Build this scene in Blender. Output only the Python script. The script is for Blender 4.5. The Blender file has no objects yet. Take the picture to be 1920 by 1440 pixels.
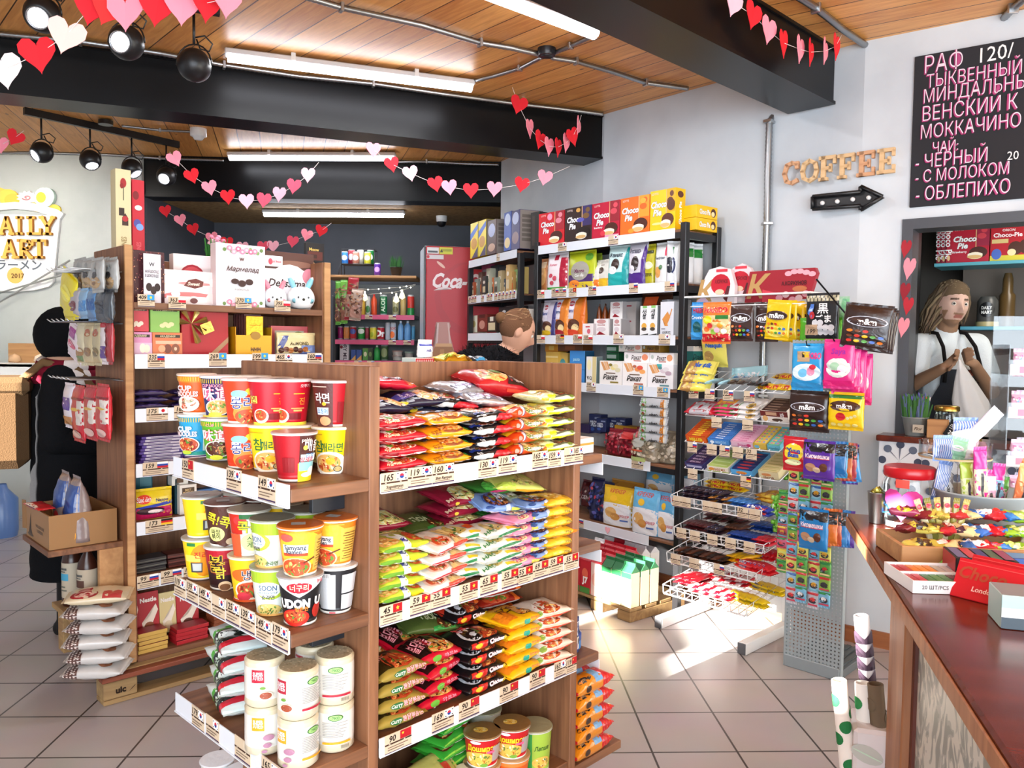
import bpy,math,random
from mathutils import Vector,Matrix,noise
D=bpy.data;SC=bpy.context.scene;COL=SC.collection
R=random.Random(11)
# ------------------------------------------------------------------ camera
FPX,EYE,PIT,ROL=1500.0,1.58,math.radians(2.83),0.0125
_f=Vector((0,math.cos(PIT),-math.sin(PIT)));_r0=Vector((1,0,0));_u0=_r0.cross(_f)
CR=math.cos(ROL)*_r0+math.sin(ROL)*_u0;CU=-math.sin(ROL)*_r0+math.cos(ROL)*_u0
EYEP=Vector((0,0,EYE))
cd=D.cameras.new('camera');cam=D.objects.new('camera',cd);COL.objects.link(cam)
cd.sensor_width=36;cd.lens=FPX/1920*36;cd.clip_start=0.05
cam.matrix_world=Matrix(((CR.x,CU.x,-_f.x,0),(CR.y,CU.y,-_f.y,0),(CR.z,CU.z,-_f.z,EYE),(0,0,0,1)))
SC.camera=cam
# ------------------------------------------------------------------ world, sun, exposure
SC.view_settings.view_transform='Standard';SC.view_settings.look='None'
SC.view_settings.gamma=1;SC.view_settings.use_curve_mapping=False
SC.view_settings.exposure=0.5
SC.cycles.max_bounces=7;SC.cycles.diffuse_bounces=4;SC.cycles.glossy_bounces=3
SC.cycles.transparent_max_bounces=10;SC.cycles.transmission_bounces=4
SC.cycles.caustics_reflective=False;SC.cycles.caustics_refractive=False
SC.cycles.sample_clamp_indirect=6
w=D.worlds.new('world');SC.world=w;w.use_nodes=True
w.node_tree.nodes['Background'].inputs[0].default_value=(0.80,0.90,1.0,1)
w.node_tree.nodes['Background'].inputs[1].default_value=1.5
def light(name,kind,energy,loc,col=(1,1,1),direction=None,**kw):
    l=D.lights.new(name,kind);l.energy=energy;l.color=col
    for k,v in kw.items():setattr(l,k,v)
    o=D.objects.new(name,l);o.location=loc;COL.objects.link(o)
    if direction:o.rotation_euler=Vector(direction).to_track_quat('-Z','Y').to_euler()
    return o
SUNEL=math.radians(14)
light('sun','SUN',42,(0,0,6),(1.0,0.93,0.84),(.74*math.cos(SUNEL),.672*math.cos(SUNEL),-math.sin(SUNEL)),angle=0.006)
light('shopfront_daylight','AREA',235,(0.6,-2.1,1.75),(0.82,0.91,1.0),(0,1,-0.06),shape='RECTANGLE',size=5.0,size_y=2.4)
# ------------------------------------------------------------------ colours and materials
def hx(s):
    if not isinstance(s,str):return s
    if len(s)==3:s=''.join(c*2 for c in s)
    o=[]
    for i in(0,2,4):
        c=int(s[i:i+2],16)/255
        o.append(c/12.92 if c<.04045 else((c+.055)/1.055)**2.4)
    return tuple(o)
def nt(name):
    m=D.materials.new(name);m.use_nodes=True
    return m,m.node_tree.nodes,m.node_tree.links,m.node_tree.nodes['Principled BSDF']
def ink(name,rough,metal=0.0,coat=0.0,spec=0.5,bump=0):
    m,n,l,b=nt(name)
    a=n.new('ShaderNodeAttribute');a.attribute_name='Col'
    l.new(a.outputs['Color'],b.inputs['Base Color'])
    b.inputs['Roughness'].default_value=rough;b.inputs['Metallic'].default_value=metal
    b.inputs['Coat Weight'].default_value=coat;b.inputs['Coat Roughness'].default_value=.12
    b.inputs['Specular IOR Level'].default_value=spec
    if bump:
        t=n.new('ShaderNodeTexNoise');t.inputs['Scale'].default_value=bump;c=n.new('ShaderNodeTexCoord')
        l.new(c.outputs['Object'],t.inputs['Vector'])
        u=n.new('ShaderNodeBump');u.inputs['Strength'].default_value=.5;u.inputs['Distance'].default_value=.004
        l.new(t.outputs['Fac'],u.inputs['Height']);l.new(u.outputs[0],b.inputs['Normal'])
    return m
FILM=ink('printed_film',.3,0,.25,bump=38);CARD=ink('printed_card',.42);MATTE=ink('matte',.8,spec=.25)
FOIL=ink('foil',.3,.75,bump=60);PAINT=ink('painted_metal',.38);METAL=ink('metal',.32,1.0);PLAST=ink('plastic',.3)
CLOTH=ink('cloth',.95,spec=.1,bump=160);SKIN=ink('skin',.55,spec=.35);PAPER=ink('paper',.7,spec=.2)
def plain(name,col,rough=.6,**kw):
    m,n,l,b=nt(name);b.inputs['Base Color'].default_value=(*hx(col),1);b.inputs['Roughness'].default_value=rough
    for k,v in kw.items():b.inputs[k.replace('_',' ')].default_value=v
    return m
def emit(name,col,s):
    m,n,l,b=nt(name);b.inputs['Base Color'].default_value=(.9,.9,.9,1)
    b.inputs['Emission Color'].default_value=(*hx(col),1);b.inputs['Emission Strength'].default_value=s
    return m
def clear(name,tint='fff',gloss=.12,rough=.08):
    m,n,l,b=nt(name);n.remove(b);o=n['Material Output']
    t=n.new('ShaderNodeBsdfTransparent');t.inputs[0].default_value=(*hx(tint),1)
    g=n.new('ShaderNodeBsdfGlossy');g.inputs['Roughness'].default_value=rough
    x=n.new('ShaderNodeMixShader');fr=n.new('ShaderNodeLayerWeight');fr.inputs[0].default_value=.25
    mp=n.new('ShaderNodeMath');mp.operation='MULTIPLY_ADD';mp.inputs[1].default_value=.5;mp.inputs[2].default_value=gloss
    l.new(fr.outputs['Fresnel'],mp.inputs[0]);l.new(mp.outputs[0],x.inputs[0])
    l.new(t.outputs[0],x.inputs[1]);l.new(g.outputs[0],x.inputs[2]);l.new(x.outputs[0],o.inputs[0])
    return m
CLEAR=clear('clear_plastic','f4f7f8',.04,.05);GLASS=clear('glass','e6f0ee',.05,.02);SHEER=ink('thin_bag',.35)
SHEER.node_tree.nodes['Principled BSDF'].inputs['Alpha'].default_value=.5
def wood(name,c1,c2,axis=2,scale=9,rough=.5,stretch=.07,knots=0):
    m,n,l,b=nt(name)
    c=n.new('ShaderNodeTexCoord');mp=n.new('ShaderNodeMapping');s=[1,1,1];s[axis]=stretch
    mp.inputs['Scale'].default_value=s;l.new(c.outputs['Object'],mp.inputs[0])
    t=n.new('ShaderNodeTexNoise');t.inputs['Scale'].default_value=scale*4;t.inputs['Detail'].default_value=5;t.inputs['Distortion'].default_value=.6
    l.new(mp.outputs[0],t.inputs['Vector'])
    r=n.new('ShaderNodeValToRGB');r.color_ramp.elements[0].position=.3;r.color_ramp.elements[1].position=.7
    r.color_ramp.elements[0].color=(*hx(c1),1);r.color_ramp.elements[1].color=(*hx(c2),1)
    l.new(t.outputs['Fac'],r.inputs[0]);l.new(r.outputs[0],b.inputs['Base Color']);b.inputs['Roughness'].default_value=rough
    return m
WOOD=wood('walnut_board','6e4730','9a6a49',2);WOODH=wood('walnut_shelf','66422d','8f6244',0)
PALLET=wood('pallet_wood','8a6a46','b0905f',0,7,.8);RAWWOOD=wood('raw_wood','a97a4e','c99a68',0,6,.6)
COUNTER=wood('counter_top','4f1f14','6b2c1c',1,5,.22,.05);POSTW=wood('counter_post','8a5638','b07a54',2,8,.5)
# ------------------------------------------------------------------ mesh building
class G:
    def __init__(s):s.v=[];s.f=[];s.c=[];s.m=[];s.s=[]
    def add(s,vs,fs,col,mat=0,smooth=False,M=None):
        o=len(s.v)
        s.v+=[tuple(M@Vector(p))for p in vs]if M else[tuple(p)for p in vs]
        col=hx(col);many=isinstance(col,list)
        for i,f in enumerate(fs):
            s.f.append([o+k for k in f]);s.c.append(hx(col[i])if many else col);s.m.append(mat);s.s.append(smooth)
    def mesh(s,name,mats):
        me=D.meshes.new(name);me.from_pydata(s.v,[],s.f)
        for m in(mats if isinstance(mats,(list,tuple))else[mats]):me.materials.append(m)
        me.polygons.foreach_set('material_index',s.m);me.polygons.foreach_set('use_smooth',s.s)
        a=me.color_attributes.new('Col','FLOAT_COLOR','CORNER');buf=[]
        for f,c in zip(s.f,s.c):buf+=[c[0],c[1],c[2],1.0]*len(f)
        a.data.foreach_set('color',buf);me.update();return me
    def obj(s,name,mats,parent=None,M=None):
        return link(name,s.mesh(name,mats),parent,M)
def link(name,me,parent=None,M=None):
    o=D.objects.new(name,me);COL.objects.link(o)
    if parent:o.parent=parent
    if M is not None:o.matrix_local=M
    return o
def empty(name,M=None):
    o=D.objects.new(name,None);o.empty_display_size=.05;COL.objects.link(o)
    if M is not None:o.matrix_world=M
    return o
LABELS={}
def tag(o,label,cat,group=None):
    if not group:
        LABELS[label]=LABELS.get(label,0)+1
    o['label']=label;o['category']=cat
    if group:o['group']=group
    return o
def struct(o):o['kind']='structure';return o
def box(g,x0,y0,z0,x1,y1,z1,col='fff',mat=0,M=None,b=0):
    if not b:
        vs=[(x,y,z)for z in(z0,z1)for y in(y0,y1)for x in(x0,x1)]
        g.add(vs,[(0,2,3,1),(4,5,7,6),(0,1,5,4),(2,6,7,3),(0,4,6,2),(1,3,7,5)],col,mat,False,M);return
    lo=(x0,y0,z0);hi=(x1,y1,z1);vs=[];ix={}
    for sx in(0,1):
        for sy in(0,1):
            for sz in(0,1):
                s3=(sx,sy,sz)
                for ax in range(3):
                    p=[(hi[k]-b if s3[k]else lo[k]+b)if k!=ax else(hi[k]if s3[k]else lo[k])for k in range(3)]
                    ix[s3,ax]=len(vs);vs.append(p)
    fs=[]
    for ax in range(3):
        o1,o2=[k for k in range(3)if k!=ax]
        for s in(0,1):
            q=[]
            for a,c in((0,0),(1,0),(1,1),(0,1)):
                t=[0,0,0];t[ax]=s;t[o1]=a;t[o2]=c;q.append(ix[tuple(t),ax])
            fs.append(q if(s==1)!=(ax==1)else q[::-1])
        for a in(0,1):
            for c in(0,1):
                t0=[0,0,0];t0[o1]=a;t0[o2]=c;t1=list(t0);t1[ax]=1
                q=[ix[tuple(t0),o1],ix[tuple(t1),o1],ix[tuple(t1),o2],ix[tuple(t0),o2]]
                fs.append(q if((a==c)==(ax==1))else q[::-1])
    for s3 in[(a,c,d)for a in(0,1)for c in(0,1)for d in(0,1)]:
        q=[ix[s3,0],ix[s3,1],ix[s3,2]];fs.append(q if sum(s3)%2 else q[::-1])
    g.add(vs,fs,col,mat,False,M)
def tube(g,pts,r,col='888',n=8,mat=0,M=None,closed=False,rib=0):
    pts=[Vector(p)for p in pts];k=len(pts);vs=[];fs=[];up=Vector((0,0,1));prev=None
    rs=r if isinstance(r,(list,tuple))else[r*(1+(rib if i%2 else 0))for i in range(k)]
    for i,p in enumerate(pts):
        a=pts[i-1]if(i or closed)else p;c=pts[(i+1)%k]if(i<k-1 or closed)else p
        t=(c-a).normalized()
        if prev is None:e=t.cross(up if abs(t.z)<.9 else Vector((1,0,0))).normalized()
        else:e=(prev-t*prev.dot(t)).normalized()
        prev=e;h=t.cross(e)
        for j in range(n):
            an=2*math.pi*j/n;vs.append(p+(e*math.cos(an)+h*math.sin(an))*rs[i])
    for i in range(k if closed else k-1):
        for j in range(n):
            a=i*n+j;c=i*n+(j+1)%n;d=((i+1)%k)*n
            fs.append((a,c,d+(j+1)%n,d+j))
    if not closed:fs+=[tuple(range(n))[::-1],tuple((k-1)*n+j for j in range(n))]
    g.add(vs,fs,col,mat,True,M)
def lathe(g,prof,col,n=24,mat=0,M=None,smooth=True):
    vs=[];fs=[];cl=[];m=isinstance(col,list)
    for r,z in prof:
        for j in range(n):
            a=2*math.pi*j/n;vs.append((r*math.cos(a),r*math.sin(a),z))
    for i in range(len(prof)-1):
        for j in range(n):
            fs.append((i*n+j,i*n+(j+1)%n,(i+1)*n+(j+1)%n,(i+1)*n+j));cl.append(col[i]if m else col)
    g.add(vs,fs,[hx(c)for c in cl],mat,smooth,M)
def disc(g,r,z,col,n=24,mat=0,M=None,up=True):
    vs=[(r*math.cos(2*math.pi*j/n),r*math.sin(2*math.pi*j/n),z)for j in range(n)]
    g.add(vs,[tuple(range(n))if up else tuple(range(n))[::-1]],col,mat,False,M)
def prism(g,poly,y0,y1,col,mat=0,M=None,side=None):
    "polygon in x,z (seen from -y, counter-clockwise) extruded from y0 (front) to y1"
    n=len(poly);vs=[(x,y0,z)for x,z in poly]+[(x,y1,z)for x,z in poly]
    g.add(vs,[tuple(range(n)),tuple(range(2*n-1,n-1,-1))],col,mat,False,M)
    g.add(vs,[(i,n+i,n+(i+1)%n,(i+1)%n)for i in range(n)],side or col,mat,False,M)
def heart(w,h,n=9):
    p=[]
    for i in range(2*n):
        t=math.pi*2*i/(2*n);x=16*math.sin(t)**3;y=13*math.cos(t)-5*math.cos(2*t)-2*math.cos(3*t)-math.cos(4*t)
        p.append((-x/32*w,(y+2.5)/29*h))
    return p
# ------------------------------------------------------------------ flat artwork laid on surfaces
_T={}
def glyphs(s,bold=0.0,shear=0.0):
    k=(s,bold,shear)
    if k not in _T:
        c=D.curves.new('txt','FONT');c.body=s;c.resolution_u=2;c.offset=bold;c.shear=shear;c.fill_mode='FRONT'
        o=D.objects.new('txt',c);m=o.to_mesh();tr=[]
        for p in m.polygons:
            q=[(m.vertices[i].co.x,m.vertices[i].co.y)for i in p.vertices]
            for i in range(1,len(q)-1):tr.append((q[0],q[i],q[i+1]))
        xs=[a[0]for t in tr for a in t]or[0,1]
        _T[k]=(tr,min(xs),max(xs));o.to_mesh_clear();D.objects.remove(o);D.curves.remove(c)
    return _T[k]
def lay(g,S,tris,col,e,ml,mat=0,smooth=True):
    st=list(tris);vs=[];fs=[];n=0
    while st:
        t=st.pop()
        d=[(t[i][0]-t[(i+1)%3][0])**2+(t[i][1]-t[(i+1)%3][1])**2 for i in range(3)]
        i=d.index(max(d))
        if d[i]>ml*ml and n<4000:
            a,b,c=t[i],t[(i+1)%3],t[(i+2)%3];m=((a[0]+b[0])/2,(a[1]+b[1])/2)
            st+=[(a,m,c),(m,b,c)]
        else:
            (ax,ay),(bx,by),(cx,cy)=t
            if(bx-ax)*(cy-ay)-(by-ay)*(cx-ax)<0:t=(t[0],t[2],t[1])
            o=len(vs);vs+=[S(p[0],p[1],e)for p in t];fs.append((o,o+1,o+2));n+=1
    g.add(vs,fs,col,mat,False)
def ell(cx,cy,rx,ry,n=14,rot=0):
    c,s=math.cos(rot),math.sin(rot);p=[]
    for i in range(n):
        a=2*math.pi*i/n;x,y=rx*math.cos(a),ry*math.sin(a);p.append((cx+x*c-y*s,cy+x*s+y*c))
    return p
def fan(p):return[(p[0],p[i],p[i+1])for i in range(1,len(p)-1)]
def art(g,S,W,H,items,ml=.02,e0=.0005,de=.00018,mat=0,seed=1):
    """items: r x0 y0 x1 y1 col | e cx cy rx ry col [rot] | p pts col | t text cx cy h col {b,s,w,r,o} | f cx cy rx ry rim cols n (a dish of food)"""
    rr=random.Random(seed);e=e0
    for it in items:
        k=it[0];e+=de
        if k=='r':
            x0,y0,x1,y1=it[1]*W,it[2]*H,it[3]*W,it[4]*H
            lay(g,S,[((x0,y0),(x1,y0),(x1,y1)),((x0,y0),(x1,y1),(x0,y1))],it[5],e,ml,mat)
        elif k=='e':lay(g,S,fan(ell(it[1]*W,it[2]*H,it[3]*W,it[4]*H,16,it[6]if len(it)>6 else 0)),it[5],e,ml,mat)
        elif k=='p':lay(g,S,fan([(x*W,y*H)for x,y in it[1]]),it[2],e,ml,mat)
        elif k=='h':lay(g,S,[(((it[1])*W,(it[2]-.0)*H),a,b)for a,b in(lambda q:list(zip(q,q[1:]+q[:1])))([(it[1]*W+x,it[2]*H+y)for x,y in heart(it[3]*W,it[4]*H)])],it[5],e,ml,mat)
        elif k=='t':
            o=it[6]if len(it)>6 else{}
            if ord(it[1][0])>4400 and 'b' in o:o=dict(o,b=.012)
            for col,bo,sh in(((o['o'],o.get('b',.02)+.026,e),)if 'o' in o else())+((it[5],o.get('b',.02),e+de*.5),):
                tr,xa,xb=glyphs(it[1],bo,o.get('s',0));sc=it[4]*H/.7;sx=sc
                if 'w' in o and(xb-xa)*sc>o['w']*W:sx=o['w']*W/(xb-xa)
                cx,cy=it[2]*W,it[3]*H;ca,sa=math.cos(o.get('r',0)),math.sin(o.get('r',0));q=[]
                for t in tr:
                    q.append([])
                    for x,y in t:
                        x=(x-(xa+xb)/2)*sx;y=(y-.35)*sc;q[-1].append((cx+x*ca-y*sa,cy+x*sa+y*ca))
                lay(g,S,q,col,sh,ml,mat)
            e+=de
        elif k=='f':
            cx,cy,rx,ry,rim,cols,n=it[1]*W,it[2]*H,it[3]*W,it[4]*H,it[5],it[6],it[7]
            if rim:lay(g,S,fan(ell(cx,cy,rx*1.12,ry*1.12,18)),rim,e,ml,mat);e+=de
            lay(g,S,fan(ell(cx,cy,rx,ry,18)),cols[0],e,ml,mat);e+=de;q={}
            for i in range(n):
                a=rr.random()*6.283;d=math.sqrt(rr.random())*.8;L=min(rx,ry)*rr.uniform(.14,.34);th=L*rr.uniform(.25,.7)
                q.setdefault(rr.choice(cols[1:]),[]).append(ell(cx+rx*d*math.cos(a),cy+ry*d*math.sin(a),L,th,6,rr.random()*3.14))
            for i,(c,ps)in enumerate(q.items()):lay(g,S,[t for p in ps for t in fan(p)],c,e+de*.4*i,ml*2,mat)
            e+=de*2
def flat(O,X,Y,N):
    O,X,Y,N=Vector(O),Vector(X),Vector(Y),Vector(N)
    return lambda x,y,e:O+X*x+Y*y+N*e
# ------------------------------------------------------------------ goods
def m_box(name,w,d,h,col,front=(),right=(),left=(),top=(),rcol=None,tcol=None,b=.0012,mat=None,seed=1,lcol=None):
    "carton standing on z=0, front face at y=0 looking to -y"
    g=G();box(g,-w/2,0,0,w/2,d,h,col,0,None,b)
    art(g,flat((-w/2,0,0),(1,0,0),(0,0,1),(0,-1,0)),w,h,front,9,seed=seed)
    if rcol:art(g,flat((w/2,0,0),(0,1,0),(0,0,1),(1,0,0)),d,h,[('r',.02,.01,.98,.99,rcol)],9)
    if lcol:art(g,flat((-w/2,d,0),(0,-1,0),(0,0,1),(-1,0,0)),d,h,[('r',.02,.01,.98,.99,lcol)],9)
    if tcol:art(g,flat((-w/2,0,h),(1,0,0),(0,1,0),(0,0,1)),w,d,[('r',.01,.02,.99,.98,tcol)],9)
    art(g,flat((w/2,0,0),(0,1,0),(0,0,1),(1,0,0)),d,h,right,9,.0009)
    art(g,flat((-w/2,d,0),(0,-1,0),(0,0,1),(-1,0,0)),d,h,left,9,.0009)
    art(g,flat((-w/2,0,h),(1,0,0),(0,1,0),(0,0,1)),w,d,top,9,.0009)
    return g.mesh(name,mat or CARD)
def _se(a,p):
    c,s=math.cos(a),math.sin(a)
    return math.copysign(abs(c)**p,c),math.copysign(abs(s)**p,s)
def m_pillow(name,L,W,T,col,items=(),up=True,stand=False,back=None,ends=None,seed=1,wr=.0034,mat=None,nl=14,na=22,taper=0,sag=0):
    """film packet: a tube of film crimped at both ends. up=False: lies flat, crimps at its x ends, art over front roll and top.
    up=True: upright, crimps top and bottom (stand: flat bottom), art on the front."""
    g=G();rr=random.Random(seed);ph=[rr.random()*6.28 for _ in range(8)]
    def sec(t):
        u=2*t-1
        k=(1-abs(u)**(2.6))**.55 if not stand else(min(1,.86+t*.6)*(1-max(0,(t-.35)/.65)**2.2)**.8)
        return W/2*(1-.0*k-taper*t),max(T/2*k,.0009)
    def pos(t,a,e=0.0):
        hw,ht=sec(t);c,s=_se(a,.72);n=wr*min(1,ht/.006)*(math.sin(a*3+ph[0]+t*9)*.5+math.sin(t*23+ph[1]+a*2)*.45+math.sin(t*41+a*5+ph[2])*.35)
        if stand:n*=.7
        h2=ht+n+e;w2=hw+(n*.3 if ht>.003 else 0)+e
        return c*w2,s*h2,(t-.5)*L
    def place(p):
        x,y,l=p
        if up:return(x,y-0,l+L/2)
        return(l,x,y+T/2-sag*abs(l/L*2)**2)
    vs=[];fs=[];cl=[]
    endc=ends or col;bk=back or col
    for i in range(nl+1):
        t=i/nl;t=.5-.5*math.cos(math.pi*t)*(.97)-.0 if not stand else t
        t=min(1,max(0,t+(0 if 0<i<nl else 0)))
        for j in range(na):vs.append(place(pos(t,2*math.pi*j/na)))
    for i in range(nl):
        for j in range(na):
            q=(i*na+j,i*na+(j+1)%na,(i+1)*na+(j+1)%na,(i+1)*na+j)
            fs.append(q);a=(j+.5)/na
            cl.append(endc if(i in(0,nl-1)and not stand)or(stand and i==nl-1)else(bk if(a<.5 if up else a>.5)else col))
    if not up:fs=[f for f in fs]
    fs+=[tuple(range(na))[::-1],tuple(nl*na+j for j in range(na))];cl+=[endc,endc]
    g.add(vs,fs,[hx(c)for c in cl],0,True)
    for s in((0,1)if not stand else(1,)):
        t0=.0151 if s==0 else .985
        if stand:t0=1
        hw=sec(t0)[0];z=[];
        for j in range(9):
            xx=-hw+2*hw*j/8
            base=place((xx,0,(t0-.5)*L));tip=place((xx,(.0012 if j%2 else-.0012),(t0-.5)*L+(.012 if s else-.012)))
            z+=[base,tip]
        g.add(z,[(2*j,2*j+2,2*j+3,2*j+1)for j in range(8)],endc,0,False)
    if up:
        def S(x,y,e):
            t=min(.985,max(.015,y/L));c=max(-.995,min(.995,(x/W)*2-1));cc=math.copysign(abs(c)**(1/.72),c)
            a=-math.acos(max(-1,min(1,cc)));X,Y,l=pos(t,a,e);return place((X,Y-e,l))
        art(g,S,W,L,items,max(.012,W/9),seed=seed)
    else:
        P=W*1.0
        def S(x,y,e):
            t=min(.97,max(.03,x/L));a=math.pi+.55-(y/P)*(2.75);X,Y,l=pos(t,a,e);return place((X,Y,l))
        art(g,S,L,P,items,max(.012,L/10),seed=seed)
    return g.mesh(name,mat or FILM)
def cup_meshes(rt,rb,h,col,items,lid,rim='f2f0ea',litems=(),base=None,seed=1,mat=None):
    g=G();pr=[(rb*.9,.004),(rb,0),(rb+.0006,.006)];n=10
    for i in range(n+1):t=i/n;pr.append((rb+(rt-rb)*t,.006+(h-.010)*t))
    lathe(g,pr,[base or rim]*3+[col]*n,32);lathe(g,[(rt,h-.006),(rt+.0028,h-.006),(rt+.0032,h-.002),(rt+.0015,h)],rim,32);disc(g,rb*.9,.004,rim,32,up=False)
    def S(x,y,e):
        t=y/h;r=rb+(rt-rb)*max(0,min(1,(y-.006)/(h-.01)))+e;a=-math.pi/2+(x/((rt+rb)*math.pi)-.5)*2*math.pi
        return(r*math.cos(a),r*math.sin(a),y)
    art(g,S,(rt+rb)*math.pi,h,items,.011,.0006,seed=seed)
    gl=G();disc(gl,rt+.0012,h+.0006,lid,32);lathe(gl,[(rt+.0012,h+.0006),(rt+.0034,h-.001),(rt+.0034,h-.003)],lid,32)
    art(gl,flat((-rt,-rt,h+.0008),(1,0,0),(0,1,0),(0,0,1)),2*rt,2*rt,litems,9)
    return g.mesh('cup_body',mat or CARD),gl.mesh('cup_lid',FILM)
def m_can(name,r,h,col,items=(),n=20,seed=1,top='b8bcc0',mat=None):
    g=G();lathe(g,[(r*.78,0),(r,h*.06),(r,h*.92),(r*.8,h)],[top,col,top],n);disc(g,r*.8,h*.99,top,n);disc(g,r*.78,0,top,n,up=False)
    def S(x,y,e):
        a=-math.pi/2+(x/(math.pi*r)-.5)*math.pi;return((r+e)*math.cos(a),(r+e)*math.sin(a),y)
    art(g,S,math.pi*r,h,items,.012,.0006,seed=seed)
    return g.mesh(name,mat or PLAST)
# ------------------------------------------------------------------ frames: a run of shelving seen from its front
def ray(px,py):return _f+CR*((px-960)/FPX)-CU*((py-720)/FPX)
def on_z(px,py,z):
    d=ray(px,py);return EYEP+d*((z-EYE)/d.z)
class Fr:
    "O: front left corner on the floor, (ux,uy): to the right along the front; depth runs away from the viewer"
    def __init__(s,O,u):
        s.O=Vector((O[0],O[1],0));s.u=Vector((u[0],u[1],0)).normalized();s.d=Vector((-s.u.y,s.u.x,0));s.ang=math.atan2(s.u.y,s.u.x)
    def P(s,a,d,z):return s.O+s.u*a+s.d*d+Vector((0,0,z))
    def M(s,a,d,z,rot=0,tx=0,ty=0):return Matrix.Translation(s.P(a,d,z))@Matrix.Rotation(s.ang+rot,4,'Z')@Matrix.Rotation(ty,4,'Y')@Matrix.Rotation(tx,4,'X')
    def at(s,px,py,d=0):
        r=ray(px,py);O=s.O+s.d*d;t=(O-EYEP).dot(s.d)/r.dot(s.d);p=EYEP+r*t-s.O
        return p.dot(s.u),p.z
    def base(s):return Matrix.Translation(s.O)@Matrix.Rotation(s.ang,4,'Z')
ORD=['first','second','third','fourth','fifth','sixth','seventh','eighth','ninth','tenth','eleventh','twelfth']
def put(name,me,M,label,cat,group=None,children=()):
    o=link(name,me,None,Matrix.Translation((0,0,.0012))@M);tag(o,label,cat,group)
    for n,m in children:link(n,m,o)
    return o
def pxb(F,q,d=0,zb=None):
    x0,y0,x1,y1=q;a0=F.at(x0,(y0+y1)/2,d)[0];a1=F.at(x1,(y0+y1)/2,d)[0]
    zt=F.at((x0+x1)/2,y0,d)[1];z0=F.at((x0+x1)/2,y1,d)[1]if zb is None else zb
    return(a0+a1)/2,a1-a0,z0,zt-z0
def bxi(F,q,d,dep,zb,nm,cat,label,col,front=(),rot=0,tx=0,grp=None,**k):
    "carton whose front fills the given patch of the run's front"
    a,w,z,h=pxb(F,q,d,zb);return put(nm,m_box(nm,w,dep,h,col,front,**k),F.M(a,d,z,rot,tx),label,cat,grp)
def bgi(F,q,d,th,zb,nm,cat,label,col,items=(),rot=0,tx=0,stand=True,grp=None,**k):
    a,w,z,h=pxb(F,q,d,zb);return put(nm,m_pillow(nm,h,w,th,col,items,True,stand,**k),F.M(a,d+th/2,z,rot,tx),label,cat,grp)
# ================================================================== the room
HC=3.19
def plank(name,ang,w=.168):
    m,n,l,b=nt(name);c=n.new('ShaderNodeTexCoord');mp=n.new('ShaderNodeMapping')
    mp.inputs['Rotation'].default_value=(0,0,-ang);l.new(c.outputs['Object'],mp.inputs[0])
    sx=n.new('ShaderNodeSeparateXYZ');l.new(mp.outputs[0],sx.inputs[0])
    def mt(op,a,v=None,cl=False):
        q=n.new('ShaderNodeMath');q.operation=op;q.use_clamp=cl;l.new(a,q.inputs[0])
        if v is not None:
            if hasattr(v,'links'):l.new(v,q.inputs[1])
            else:q.inputs[1].default_value=v
        return q.outputs[0]
    y=mt('DIVIDE',sx.outputs['Y'],w);fl=mt('FLOOR',y);fr=mt('FRACT',y)
    seam=mt('LESS_THAN',fr,.038)
    wn=n.new('ShaderNodeTexWhiteNoise');wn.noise_dimensions='1D';l.new(fl,wn.inputs['W'])
    mg=n.new('ShaderNodeMapping');mg.inputs['Scale'].default_value=(.8,9,1);l.new(mp.outputs[0],mg.inputs[0])
    t=n.new('ShaderNodeTexNoise');t.inputs['Scale'].default_value=4;t.inputs['Detail'].default_value=6;t.inputs['Distortion'].default_value=1.2;l.new(mg.outputs[0],t.inputs['Vector'])
    ad=mt('ADD',t.outputs['Fac'],mt('MULTIPLY',wn.outputs['Value'],.35))
    r=n.new('ShaderNodeValToRGB');e=r.color_ramp.elements;e[0].position=.38;e[1].position=.95
    e[0].color=(*hx('bd7a3c'),1);e[1].color=(*hx('e8ab62'),1);l.new(ad,r.inputs[0])
    mk=n.new('ShaderNodeMapping');mk.inputs['Scale'].default_value=(1.6,3.2,1);l.new(mp.outputs[0],mk.inputs[0])
    v=n.new('ShaderNodeTexVoronoi');v.inputs['Scale'].default_value=1.7;l.new(mk.outputs[0],v.inputs['Vector'])
    kn=mt('LESS_THAN',v.outputs['Distance'],.055)
    def mix(a,col,f):
        x=n.new('ShaderNodeMix');x.data_type='RGBA';l.new(f,x.inputs[0]);l.new(a,x.inputs[6]);x.inputs[7].default_value=(*hx(col),1);return x.outputs[2]
    l.new(mix(mix(r.outputs[0],'7a4a26',kn),'3e2210',seam),b.inputs['Base Color']);b.inputs['Roughness'].default_value=.38
    return m
def rough_paint(name,col,dirt,amt,sc=2.2,rough=.6):
    m,n,l,b=nt(name);c=n.new('ShaderNodeTexCoord');t=n.new('ShaderNodeTexNoise');t.inputs['Scale'].default_value=sc;t.inputs['Detail'].default_value=6
    l.new(c.outputs['Object'],t.inputs['Vector']);r=n.new('ShaderNodeValToRGB');e=r.color_ramp.elements
    e[0].position=.25;e[1].position=.25+amt;e[0].color=(*hx(dirt),1);e[1].color=(*hx(col),1)
    l.new(t.outputs['Fac'],r.inputs[0]);l.new(r.outputs[0],b.inputs['Base Color']);b.inputs['Roughness'].default_value=rough
    return m
WALLP=rough_paint('wall_paint','cbd1d6','bac1c8',.3);WALLG=rough_paint('grey_wall_paint','b9bdb9','a9aeab',.3)
SLATE=rough_paint('slate_wall_paint','4b4f58','43474f',.3);BEAMM=rough_paint('beam_paint','09090b','060607',.3,3,.33)
BEAMM.node_tree.nodes['Principled BSDF'].inputs['Specular IOR Level'].default_value=.22
OSB=rough_paint('chipboard','a5875a','7a5f38',.35,22,.8)
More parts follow.
